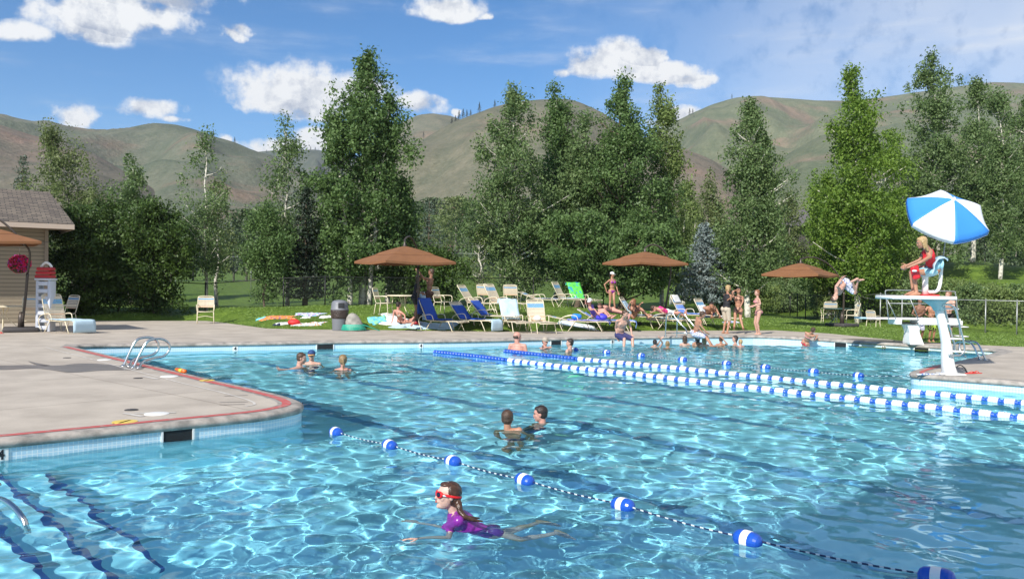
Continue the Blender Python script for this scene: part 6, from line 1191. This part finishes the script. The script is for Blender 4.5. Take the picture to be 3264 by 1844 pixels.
    for i, l in enumerate(legs or [None, None]):
        s0 = hp[i]
        if l is None: kn = s0 - V3(0, 0, .245 * h) + Fw * .05 * h; an = kn - V3(0, 0, .235 * h) - Fw * .06 * h
        else:
            k_, a_ = l; kn = k_ if isinstance(k_, Vector) else solve(s0, k_[0], k_[1], .245 * h, k_[2] if len(k_) > 2 else -1); an = a_ if isinstance(a_, Vector) else solve(kn, a_[0], a_[1], .24 * h, a_[2] if len(a_) > 2 else -1)
        mb.cap(s0, kn, .050 * h, .031 * h); mb.cap(kn, an, .030 * h, .019 * h); cf = kn.lerp(an, .3); bk = (s0 - kn).normalized() + (an - kn).normalized(); bk = bk.normalized() if bk.length > .1 else -Fw
        mb.ell(cf + bk * .008 * h, (.028 * h, .028 * h, .05 * h), None, (an - kn).to_track_quat('Z', 'Y').to_matrix())
        fd = (footdir[i] if footdir and footdir[i] is not None else (Fw if abs(Fw.z) < .6 else f)); fd = Vector(fd); shin = (kn - an).normalized(); fd = fd - shin * fd.dot(shin) * .8
        foot(mb, an, fd if fd.length > .05 else shin.orthogonal(), shin, h); J['leg'].append((s0, kn, an))
    v = vox or .0125
    root = thing('person', P, label, 'person', group); o = mb.remesh('body', SK[sk], v, root, 3); J['root'] = root; J['T'] = T; J['M'] = M; J['vox'] = v
    hair_geo(J, hair, style); 
    for w_ in wear: cloth_geo(J, w_)
    if eyes:
        for s in (-1, 1):
            MM = mat3(HR_, HF, HS); c = Hc + MM @ (V3(s * .135, .315, .03) * hk); MB().ell(c, (.05 * hk, .04 * hk, .03 * hk), None, MM, 10).build('eye', mat('eye_dark', (.02, .015, .012), .2), root)
            MB().cap(Hc + MM @ (V3(s * .07, .375, .115) * hk), Hc + MM @ (V3(s * .21, .33, .125) * hk), .018 * hk, .014 * hk).build('eyebrow', HR['brown'], root)
        MM = mat3(HR_, HF, HS); MB().ell(Hc + MM @ (V3(0, .395, -.235) * hk), (.10 * hk, .028 * hk, .028 * hk), None, MM, 12).build('lips', mat('lips', (.55, .16, .14), .4), root)
    return J
def hair_geo(J, hair, style):
    Hc, k, HS, HF, HR_ = J['head'], J['hk'], J['HS'], J['HF'], J['HR']; M = mat3(HR_, HF, HS); P = lambda x, y, z: Hc + M @ (V3(x, y, z) * k); mb = MB(); root = J['root']; m_ = HR.get(hair, HR['brown'])
    v = min(J['vox'], k * .05)
    if style in ('short', 'long', 'bob', 'pony', 'wetlong', 'bun'):
        mb.ell(P(0, -.10, .17), (.37 * k, .41 * k, .39 * k), None, M, 22); mb.ell(P(0, -.18, -.04), (.34 * k, .30 * k, .30 * k), None, M, 18); mb.ell(P(0, .10, .36), (.25 * k, .24 * k, .14 * k), None, M, 16)
    if style == 'bald': mb.ell(P(0, -.20, .0), (.375 * k, .28 * k, .24 * k), None, M, 20)
    if style in ('long', 'wetlong'):
        w = 1.0 if style == 'long' else .75
        for s in (-.7, 0, .7): mb.cap(P(s * .28 * w, -.22, .0), P(s * .25 * w, -.30, -.75 * (1 if style == 'long' else 1.0)), .16 * k * w, .09 * k * w); 
        if style == 'long':
            for s in (-1, 1): mb.cap(P(s * .32, -.05, .08), P(s * .33, -.08, -.5), .10 * k, .08 * k)
    if style == 'bob':
        for s in (-1, 0, 1): mb.cap(P(s * .28, -.16, .0), P(s * .27, -.18, -.38), .15 * k, .13 * k)
    if style == 'pony': mb.ell(P(0, -.48, .12), (.1 * k,) * 3); mb.cap(P(0, -.5, .1), P(0, -.62, -.35), .10 * k, .05 * k); mb.cap(P(0, -.62, -.35), P(0, -.5, -.85), .07 * k, .03 * k)
    if style == 'bun': mb.ell(P(0, -.42, .28), (.15 * k,) * 3)
    if mb.v: mb.remesh('hair', m_, v, root, 2)
def cloth_geo(J, w):
    kind, m = w[0], w[1]; T, h, M, root, v = J['T'], J['h'], J['M'], J['root'], J['vox']; S, Fw, Rt = J['S'], J['F'], J['R']; mb = MB(); nm = kind
    if kind == 'bikini_top':
        for s in (-1, 1): mb.ell(T(.74, s * .042, .042), (.036 * h, .040 * h, .033 * h), None, M)
        b = MB(); n_ = 24
        mb.tube([T(.72, math.cos(a) * .084, math.sin(a) * .062) for a in [2 * math.pi * i / n_ for i in range(n_ + 1)]], .006 * h, None, 6)
        for s in (-1, 1): mb.tube([T(.80, s * .045, .066), T(.98, s * .03, .03), T(1.0, s * .012, -.03)], .0045 * h, None, 6)
        mb.build('bikini_top', m, root); return
    if kind == 'bikini_bottom': mb.ell(T(-.02, 0, -.002), (.100 * h, .070 * h, .040 * h), None, M); mb.ell(T(-.13, 0, -.005), (.055 * h, .060 * h, .045 * h), None, M); [mb.ell(T(-.06, s * .045, -.034), (.050 * h, .052 * h, .045 * h), None, M) for s in (-1, 1)]
    if kind in ('shorts', 'long_shorts', 'bermuda'):
        L = {'shorts': .45, 'long_shorts': .8, 'bermuda': .85}[kind]; mb.ell(T(.02, 0), (.097 * h, .072 * h, .05 * h), None, M); nm = 'shorts'
        for (a, b, c) in J['leg']: mb.cap(a, a.lerp(b, L), .062 * h, (.050 if kind != 'bermuda' else .047) * h)
        for s in (-1, 1): mb.ell(T(-.04, s * .045, -.03), (.054 * h, .058 * h, .058 * h), None, M)
    if kind in ('shirt', 'rash_guard', 'swimsuit', 'tank'):
        e = .010 if kind == 'shirt' else .005; e = e * h
        mb.ell(T(.36, 0), (.073 * h + e, .055 * h + e, .10 * h), None, M); mb.ell(T(.70, 0, .002), (.084 * h + e, .064 * h + e, .10 * h), None, M)
        if kind != 'rash_guard':
            for s in (-1, 1): mb.ell(T(.74, s * .042, .036), (.040 * h, .036 * h + e, .036 * h), None, M)
        if kind == 'shirt': mb.ell(T(.10, 0), (.092 * h + e, .064 * h + e, .06 * h), None, M)
        if kind != 'tank' and kind != 'swimsuit': mb.ell(T(.90, 0, -.006), (.082 * h + e, .047 * h + e, .042 * h), None, M)
        if kind in ('rash_guard',):
            for (a, b, c) in J['arm']: mb.cap(T(.96, 0).lerp(a, .5), a, .03 * h, .033 * h); mb.cap(T(.70, 0).lerp(a, .55), a, .05 * h, .033 * h); mb.cap(a, a.lerp(b, .62), .034 * h, .030 * h)
            mb.ell(T(.02, 0), (.098 * h + e, .066 * h + e, .07 * h), None, M); mb.ell(T(.72, 0, .006), (.080 * h, .060 * h, .10 * h), None, M); mb.cap(T(.3, 0), T(.1, 0), .068 * h, .07 * h)
            for s in (-1, 1): mb.ell(T(-.03, s * .045, -.03), (.054 * h, .056 * h, .06 * h), None, M)
        if kind == 'swimsuit':
            mb.ell(T(.02, 0), (.095 * h + e, .062 * h + e, .055 * h), None, M); mb.ell(T(-.12, 0, -.005), (.055 * h, .060 * h, .045 * h), None, M)
            for s in (-1, 1): mb.tube([T(.80, s * .05, .055), T(.97, s * .05, .01), T(.82, s * .03, -.055)], .012 * h, None, 6)
    if kind == 'cap':
        Hc, k, HS, HF, HR_ = J['head'], J['hk'], J['HS'], J['HF'], J['HR']; MM = mat3(HR_, HF, HS); P = lambda x, y, z: Hc + MM @ (V3(x, y, z) * k)
        mb.lathe([(.39 * k, -.02 * k), (.40 * k, .08 * k), (.36 * k, .25 * k), (.24 * k, .37 * k), (.08 * k, .42 * k), (.001, .425 * k)], P(0, -.04, .14), None, 22, MM, 1, 1.12); o = mb.build('cap', m, root); o.data.materials.clear(); o.data.materials.append(m)
        vs = []
        for i in range(9): a = math.pi * i / 8; vs += [P(math.cos(a) * .36, .0 + math.sin(a) * .40, .12), P(math.cos(a) * .34, .10 + math.sin(a) * .66, .07)]
        b = MB(); b.add(vs, [(2 * i, 2 * i + 1, 2 * i + 3, 2 * i + 2) for i in range(8)]); o2 = b.build('brim', w[2] if len(w) > 2 else m, o); md = o2.modifiers.new('t', 'SOLIDIFY'); md.thickness = .006; return
    if kind == 'sunglasses':
        Hc, k, HS, HF, HR_ = J['head'], J['hk'], J['HS'], J['HF'], J['HR']; MM = mat3(HR_, HF, HS); P = lambda x, y, z: Hc + MM @ (V3(x, y, z) * k)
        for s in (-1, 1): mb.ell(P(s * .15, .36, .03), (.12 * k, .04 * k, .08 * k), None, MM, 12); mb.cap(P(s * .26, .3, .05), P(s * .35, -.02, .05), .015 * k, .012 * k)
        mb.cap(P(-.06, .39, .05), P(.06, .39, .05), .015 * k, .015 * k); mb.build('sunglasses', m, root); return
    mb.remesh(nm, m, v, root, 3)
C_ = {k: mat('cloth_' + k, c, .75, var=.06, scale=20) for k, c in {'navy': (.035, .035, .12), 'black': (.014, .013, .016), 'purple': (.32, .03, .38), 'khaki': (.50, .42, .32), 'white': (.78, .78, .78), 'red': (.75, .03, .06), 'pink': (.70, .30, .33), 'brown': (.10, .045, .03), 'hotpink': (.70, .04, .22), 'violet': (.16, .10, .36), 'blue': (.05, .12, .45), 'lifered': (.72, .02, .03), 'tan': (.40, .34, .27), 'orange': (.85, .45, .15), 'darkblue': (.02, .06, .18)}.items()}
patt = towelmat('navy_white_pattern', [(.75, .75, .76), (.06, .08, .3), (.75, .75, .76)], 28); pkp = towelmat('pink_pattern', [(.70, .30, .33), (.25, .05, .10), (.75, .45, .45)], 40); grn = towelmat('green_pattern', [(.02, .02, .02), (.35, .5, .08), (.02, .02, .02)], 10)
def water_y(px_, py_): return W(px_, py_).y
INW = []
def swimmer(label, wx_, wy_, top, h, face, sk, hair, style='short', hface=None, lean=(0, 0), wear=(), arms=None, vox=None, hx=None, build='m', eyes=False, sch=1.0):
    """a person standing or treading in the water; wx_, wy_ where the water meets them, top = pixel row of the head's top"""
    p = W(wx_, wy_); Yp = p.y; hk = .135 * h * sch; hz = D(hx or wx_, top, Yp).z - hk * .5; hx_ = D(hx or wx_, top, Yp).x
    Hc = V3(hx_, Yp, hz); N_ = V3(p.x * .5 + hx_ * .5, Yp, hz - (.032 * h + hk * .5)); P = N_ - V3(-lean[0], -lean[1], 1).normalized() * .30 * h
    J = person(label, Yp, h, face, None, N_, Hc, arms=arms, sk=sk, hair=hair, style=style, wear=wear, hface=hface, anchor=P, vox=vox, build=build, eyes=eyes, sc_head=sch); rcv(J['root']); return J
# in the water
swimmer('boy with short brown hair seen from behind, left of the middle pair of swimmers', 1618, 1368, 1306, 1.45, 8, 'tan', 'brown', vox=.008, lean=(.25, -.35), wear=(('shorts', C_['navy']),), sch=1.12)
swimmer('dark haired boy looking left, right of the middle pair of swimmers', 1738, 1346, 1293, 1.45, -60, 'pink', 'dark', hface=-80, vox=.008, lean=(-.3, .1), wear=(('shorts', C_['navy']),), hx=1722, eyes=True, sch=1.12)
swimmer('dark haired man facing the person in the blue cap', 942, 1172, 1124, 1.75, 75, 'fair', 'brown', hface=85, hx=962, vox=.009, lean=(.5, 0), wear=(('shorts', C_['black']),), arms=[((920, 1180), (895, 1178)), ((950, 1185), (975, 1185))])
swimmer('person in a blue cap with an orange brim facing the viewer', 993, 1160, 1116, 1.65, 175, 'fair', 'brown', wear=(('cap', C_['darkblue'], C_['orange']), ('sunglasses', C_['black']), ('shorts', C_['navy'])), vox=.009)
swimmer('sunburnt woman with wet blond hair seen from behind, alone at left', 1093, 1178, 1130, 1.65, -15, 'pink', 'wetblond', style='pony', build='f', vox=.009, wear=(('bikini_bottom', C_['black']),), sch=1.1)
swimmer('balding broad shouldered man seen from behind near the far wall', 1650, 1120, 1057, 2.0, 20, 'pink', 'brown', style='bald', hface=60, wear=(('shorts', C_['navy']),), lean=(0, 0))
swimmer('man in a tan cap with a red face by the far wall', 1738, 1107, 1075, 1.75, 150, 'pink', 'brown', wear=(('cap', C_['tan']), ('shorts', C_['navy'])), arms=[((1725, 1112), (1745, 1106)), ((1752, 1112), (1735, 1106))])
swimmer('dark haired man turned left beside the first far float', 1812, 1120, 1079, 1.75, -70, 'fair', 'dark', hface=-80, hx=1816, wear=(('shorts', C_['black']),))
swimmer('boy shading his dark hair with a raised arm by the far wall', 2088, 1106, 1082, 1.35, 30, 'fair', 'dark', hface=20, arms=[((2098, 1096), (2106, 1082)), ((2112, 1092), (2104, 1080))])
swimmer('child with wet blond hair right of the boy with the raised arm', 2128, 1108, 1086, 1.25, 10, 'tan', 'wetblond', style='bob', build='f')
swimmer('girl with long brown hair seen from behind below the stair rails', 2183, 1100, 1069, 1.45, 0, 'fair', 'brown', style='long', build='f')
swimmer('girl with dark wet hair left of the seated boy in the water', 2223, 1100, 1066, 1.45, -10, 'tan', 'dark', style='long', build='f')
swimmer('girl with streaky blond hair in front of the seated boy', 2245, 1101, 1073, 1.40, 0, 'fair', 'wetblond', style='long', build='f')
swimmer('boy touching his forehead between the seated boy and the dark haired woman', 2298, 1100, 1072, 1.40, -10, 'tan', 'brown', arms=[None, ((2318, 1096), (2303, 1078))])
swimmer('dark haired woman turned towards the left by the wall', 2343, 1098, 1069, 1.60, -60, 'fair', 'dark', style='bob', build='f', hface=-80)
swimmer('small fair haired child close to the dark haired woman', 2360, 1104, 1081, 1.15, -20, 'pink', 'blond', sch=1.1)
# on the edge
person('man in navy shorts sitting on the pool edge with his feet in the water', 27.0, 1.78, 160, (1978, 1066), (1985, 1017), (1993, 1000), arms=[((1963, 1045, 1), (1968, 1072, -1)), ((2010, 1042, 1), (2014, 1066, -1))], legs=[((1990, 1080), (1988, 1122)), ((2016, 1080), (2018, 1120))], sk='fair', hair='brown', wear=(('bermuda', C_['navy']),), hface=130)
person('thin boy in white and black shorts sitting by the stair rails', 26.9, 1.62, 80, (2216, 1060), (2229, 1016), (2240, 1003), arms=[((2220, 1035), (2240, 1060)), ((2232, 1035), (2250, 1056))], legs=[((2258, 1076), (2274, 1105)), ((2252, 1072), (2266, 1100))], sk='tan', hair='brown', wear=(('bermuda', patt),), hface=95, hpitch=-.5)
J = person('girl in a red bikini leaning on the pool edge to climb out', water_y(2572, 1098), 1.40, 30, (2568, 1090), (2580, 1063), (2592, 1052), arms=[((2598, 1066), (2604, 1078)), ((2606, 1068), (2600, 1080))], sk='tan', hair='brown', style='bun', build='f', wear=(('bikini_bottom', C_['red']), ('bikini_top', C_['pink'])), hface=60); rcv(J['root'])
# standing group
def stand(label, Y, h, face, pelx, feety, headx, **k):
    p = onT(D(pelx, feety, Y).x, Y); P = p + V3(0, 0, .53 * h); return P
def standing(label, fx, fy, Y, h, face, headx=None, pelx=None, arms=None, legs=None, **k):
    g = onT(D(fx, fy, Y).x, Y); px_ = pelx or fx; P = V3(D(px_, fy, Y).x, Y, g.z + .52 * h); nx_ = D(headx or px_, fy, Y).x
    Fv = dirv(face) if not isinstance(face, Vector) else face; side = Fv.cross(V3(0, 0, 1)); N_ = P + V3((nx_ - P.x) * .8, 0, .30 * h); Hc = V3(nx_, Y, N_.z + .055 * h + .0675 * h)
    if legs is None: legs = [None, None]
    return person(label, Y, h, face, None, N_, Hc, arms=arms, legs=legs, anchor=P, **k)
standing('woman in a black top and khaki shorts talking, back half turned', 2313, 1052, 30.2, 1.70, 60, headx=2320, sk='tan', hair='blond', style='bob', build='f', wear=(('shirt', C_['black']), ('bermuda', C_['khaki'])), arms=[((2318, 957), (2330, 948)), ((2330, 955), (2334, 938))], hface=70)
standing('woman in a dark bikini shading her eyes with one hand', 2352, 1050, 30.6, 1.62, 195, sk='tan', hair='dark', style='bob', build='f', wear=(('bikini_top', C_['brown']), ('bikini_bottom', C_['brown'])), arms=[((2332, 930), (2348, 924)), ((2368, 960), (2360, 978))], legs=[((2343, 1015), (2340, 1044)), ((2360, 1015), (2369, 1046))], hface=200)
standing('woman in a pink patterned bikini holding her hands out', 2418, 1054, 30.0, 1.55, -100, headx=2411, pelx=2416, sk='fair', hair='red', style='bob', build='f', wear=(('bikini_top', pkp), ('bikini_bottom', pkp)), arms=[((2412, 970), (2396, 974)), ((2424, 968), (2400, 976))], hface=-95)
standing('slim woman in a purple bikini and white cap with a hand on her hip', 1950, 990, 37.0, 1.66, 150, sk='tan', hair='dark', style='pony', build='f', wear=(('bikini_top', C_['purple']), ('bikini_bottom', C_['purple']), ('cap', C_['white'])), arms=[((1917, 915), (1935, 931)), None], legs=[((1945, 958), (1942, 985)), ((1957, 955), (1961, 988))], hface=110, hpitch=-.4)
# lawn: under the first umbrella
standing('woman in a dark dress standing in the shade beside the umbrella pole', 1322, 1018, 30.4, 1.62, 70, headx=1332, sk='deep', hair='dark', style='long', build='f', wear=(('shirt', C_['black']), ('shorts', C_['black'])), arms=[((1322, 930), (1340, 932)), ((1330, 930), (1345, 935))])
standing('bare chested man in the shade reaching up to the umbrella pole', 1369, 1016, 30.8, 1.78, -70, headx=1372, pelx=1366, sk='deep', hair='brown', wear=(('long_shorts', C_['brown']),), arms=[((1350, 885), (1332, 862)), ((1352, 889), (1336, 868))])
cloth('towel', 'pale blue towel hanging from the hand of the man under the umbrella', 'towel', [D(1343, 930, 30.3), D(1350, 965, 30.3), D(1352, 1000, 30.3), D(1354, 1020, 30.3)], V3(.2, -.05, 0), tw_lb, seed=44, wob=.06)
def lying(label, Y, h, face, pel, neck, head, **k): return person(label, Y, h, face, pel, neck, head, **k)
lying('woman in a black bikini propped on her arms on the grass', 29.2, 1.62, V3(-.35, -.5, -.55), (1278, 1022), (1268, 990), (1271, 970), arms=[((1254, 1002), (1251, 1020)), ((1290, 1004), (1292, 1022))], legs=[((1300, 1026), (1318, 1026)), ((1306, 1022), (1316, 1014))], sk='pink', hair='dark', style='bun', build='f', wear=(('bikini_bottom', C_['black']), ('bikini_top', C_['tan'])), hface=40)
lying('woman in a white cap lying in a violet swimsuit with a raised arm', 30.8, 1.60, V3(.1, -.8, .7), (1893, 998), (1880, 975), (1879, 960), arms=[((1867, 968), (1866, 950)), ((1895, 985), (1905, 998))], legs=[((1930, 990), (1938, 1008)), ((1925, 986), (1950, 1010))], sk='pink', hair='dark', build='f', wear=(('swimsuit', C_['violet']), ('cap', C_['white'])), hface=200)
lying('woman lying on her front in a dark bikini behind the seated man', 31.6, 1.65, V3(-.1, -.2, -1), (1950, 988), (1922, 978), (1912, 975), arms=[((1910, 990), (1900, 1000)), ((1925, 985), (1930, 1000))], legs=[((1982, 998), (2002, 1008)), ((1985, 995), (2005, 1004))], sk='pink', hair='brown', style='bob', build='f', wear=(('bikini_bottom', C_['brown']), ('bikini_top', C_['brown'])))
lying('woman in a black bikini and sunglasses sitting up on her chaise', 31.8, 1.68, V3(.5, -.6, .2), (2022, 1002), (2016, 976), (2018, 962), arms=[((2002, 982), (2006, 968)), ((2034, 978), (2042, 968))], legs=[((2036, 978), (2062, 1006)), ((2044, 984), (2068, 1008))], sk='tan', hair='red', style='bob', build='f', wear=(('bikini_top', C_['black']), ('bikini_bottom', C_['black']), ('sunglasses', C_['black'])), hface=-110)
lying('woman lying back in a pink top with white shorts', 31.8, 1.62, V3(0, -.3, 1), (2128, 993), (2098, 984), (2084, 982), arms=[((2088, 990), (2078, 994)), ((2105, 990), (2115, 996))], legs=[((2160, 1000), (2180, 1006)), ((2163, 996), (2185, 1000))], sk='pink', hair='brown', build='f', wear=(('tank', C_['hotpink']), ('shorts', C_['white'])))
lying('tanned man bending over his knees on the striped chaise', 32.6, 1.75, V3(-.1, -.8, -.3), (2258, 1002), (2260, 978), (2268, 972), arms=[((2258, 985), (2272, 978)), ((2278, 985), (2266, 980))], legs=[((2272, 982), (2268, 1010)), ((2282, 985), (2296, 1010))], sk='tan', hair='dark', wear=(('shorts', C_['blue']),), hpitch=-.8)
# boys behind the diving board
standing('boy in white and blue shorts waiting left behind the diving board', 2930, 1092, 27.2, 1.42, 170, sk='deep', hair='dark', wear=(('bermuda', patt),), arms=[((2908, 1000), (2922, 1006)), ((2942, 1000), (2930, 1006))])
standing('boy in black and green shorts waiting behind the diving board', 2968, 1094, 27.4, 1.38, 175, sk='tan', hair='brown', wear=(('bermuda', grn),), arms=[((2944, 998), (2958, 1006)), ((2982, 998), (2970, 1006))])
standing('taller red haired boy in dark shorts standing right of the board ladder', 3020, 1094, 27.6, 1.60, 200, sk='fair', hair='red', wear=(('bermuda', C_['black']),), arms=[((3005, 985), (3020, 988)), ((3040, 985), (3026, 990))], hface=-90)
# diver in mid air
person('boy in blue patterned trunks tucked upside down in a dive', 25.2, 1.60, V3(.9, -.3, -.4), (2694, 903), (2668, 934), (2660, 950), arms=[((2664, 908), (2684, 882)), ((2668, 912), (2690, 880))], legs=[((2724, 934), (2734, 896)), ((2728, 930), (2718, 898))], sk='fair', hair='brown', wear=(('bermuda', patt),), hface=V3(.6, -.7, .1), hup=V3(-.5, -.1, -.85), vox=.010, footdir=[V3(.8, 0, .3), V3(.8, 0, .3)])
# lifeguard
J = person('lifeguard in a red swimsuit leaning forward on the tall stand', Ys - .05, 1.66, V3(-.85, .25, -.1), (2972, 853), (2957, 797), (2938, 773), arms=[((2930, 832), (2880, 850)), ((2935, 835), (2884, 856))], legs=[((2905, 866), (2911, 932)), ((2912, 868), (2922, 934))], sk='tan', hair='blond', style='long', build='f', wear=(('swimsuit', C_['lifered']),), hface=V3(-.95, .3, -.15), vox=.009, hands=1.2, footdir=[V3(-1, 0, 0), V3(-1, 0, 0)])
J = None
# --- the girl in goggles, close to the camera
gY = water_y(1450, 1683)
GV = V3(-.30, -.10, -1.0)
J = person('girl in red goggles and a purple rash guard swimming to the left', gY - .02, 1.40, GV, None, D(1444, 1640, gY), D(1428, 1578, gY - .01), anchor=W(1556, 1684) + V3(0, .05, -.12), arms=[(W(1430, 1700) + V3(0, 0, -.06), W(1335, 1706) + V3(0, 0, -.03)), (W(1400, 1668) + V3(0, 0, -.07), W(1334, 1662) + V3(0, 0, -.03))], legs=[(W(1660, 1700) + V3(0, 0, -.13), W(1775, 1690) + V3(0, 0, -.06)), (W(1640, 1672) + V3(0, 0, -.13), W(1720, 1655) + V3(0, 0, -.07))], sk='light', hair='brown', style='none', build='c', wear=(('rash_guard', mat('purple_lycra', (.20, .02, .26), .28, var=.1, scale=12)),), hface=V3(-.96, -.28, .10), hup=V3(.12, .1, 1), vox=.0052, sc_head=1.16, hands=.25, footdir=[V3(1, 0, -.2), V3(1, 0, -.1)])
def girl_extras():
    Hc, k, HS, HF, HR_ = J['head'], J['hk'], J['HS'], J['HF'], J['HR']; M = mat3(HR_, HF, HS); root = J['root']; P = lambda x, y, z: Hc + M @ (V3(x, y, z) * k)
    wet_ = mat('wet_brown_hair', (.06, .028, .016), .2, var=.4, scale=30, bump=.25); mb = MB()
    mb.ell(P(0, -.095, .135), (.362 * k, .40 * k, .385 * k), None, M, 26); mb.ell(P(0, -.20, -.06), (.335 * k, .29 * k, .32 * k), None, M, 20); mb.ell(P(0, .12, .36), (.24 * k, .22 * k, .12 * k), None, M, 16)
    hw = W(1500, 1660); 
    tail = [P(0, -.28, -.12), D(1462, 1604, gY - .05), D(1466, 1628, gY - .09), D(1480, 1645, gY - .11), D(1505, 1655, gY - .11), D(1538, 1660, gY - .10)]
    for a, b, r1_, r2_ in zip(tail, tail[1:], (.19, .13, .11, .10, .07), (.13, .11, .10, .07, .03)): mb.cap(a, b, r1_ * k, r2_ * k)
    mb.cap(tail[3], D(1528, 1650, gY - .04), .07 * k, .03 * k); mb.remesh('hair', wet_, .005, root, 2)
    redg = mat('goggle_red', (.70, .015, .02), .25); mb = MB()
    pts = [P(math.sin(a) * .385, math.cos(a) * .44 - .045, .03 - .04 * math.cos(a) * -1) for a in [R(t) for t in range(48, 313, 8)]]
    for off in (-.025, 0, .025): mb.tube([p + HS * off * k for p in pts], .022 * k, None, 8)
    mb.remesh('goggle_strap', redg, .004, root, 1); gf = None
    for s in (-1, 1):
        c = P(s * .165, .335, .03); Mg = M @ Matrix.Rotation(-s * R(24), 3, 'Z'); fr_ = MB().lathe([(.125 * k, -.05 * k), (.15 * k, .0), (.145 * k, .05 * k), (.11 * k, .07 * k), (.105 * k, .05 * k)], c, None, 20, Mg @ Matrix.Rotation(R(-90), 3, 'X'), 1.15, .82).build('goggle_frame', redg, root)
        MB().ell(P(s * .17, .375, .03), (.135 * k, .05 * k, .10 * k), None, Mg, 16).build('lens', mat('dark_lens', (.012, .01, .03), .06), fr_)
        MB().cap(P(s * .30, .235, .03), P(s * .345, .12, .03), .035 * k, .03 * k).build('buckle', mat('clear_plastic', (.7, .72, .74), .2), root)
    MB().cap(P(-.06, .43, .04), P(.06, .43, .04), .022 * k, .022 * k).build('nose_bridge', redg, root)
    MB().ell(P(0, .405, -.215), (.085 * k, .03 * k, .02 * k), None, M, 12).ell(P(0, .40, -.255), (.075 * k, .03 * k, .024 * k), None, M, 12).build('lips', mat('lips', (.60, .16, .15), .35), root)
    T = J['T']; MB().tube([T(.96, 0, .052), T(.85, 0, .072)], .004, None, 6).build('zip', chrome, root)
    rcv(root)
girl_extras()

# ------------------------------------------------------------------ air: faint haze that fades the far hills
def haze():
    hm = bpy.data.materials.new('haze'); hm.use_nodes = True; nt = hm.node_tree; nt.nodes.remove(nt.nodes['Principled BSDF']); v = nt.nodes.new('ShaderNodeVolumePrincipled')
    v.inputs['Color'].default_value = (.80, .87, 1, 1); v.inputs['Density'].default_value = .00015; v.inputs['Anisotropy'].default_value = .2; nt.links.new(v.outputs[0], nt.nodes['Material Output'].inputs['Volume'])
    o = MB().box((0, 1100, 167), (3600, 3200, 346)).build('haze', hm, None, False); o['kind'] = 'stuff'; o['label'] = 'thin pale haze in the air over the valley and hills'
haze()
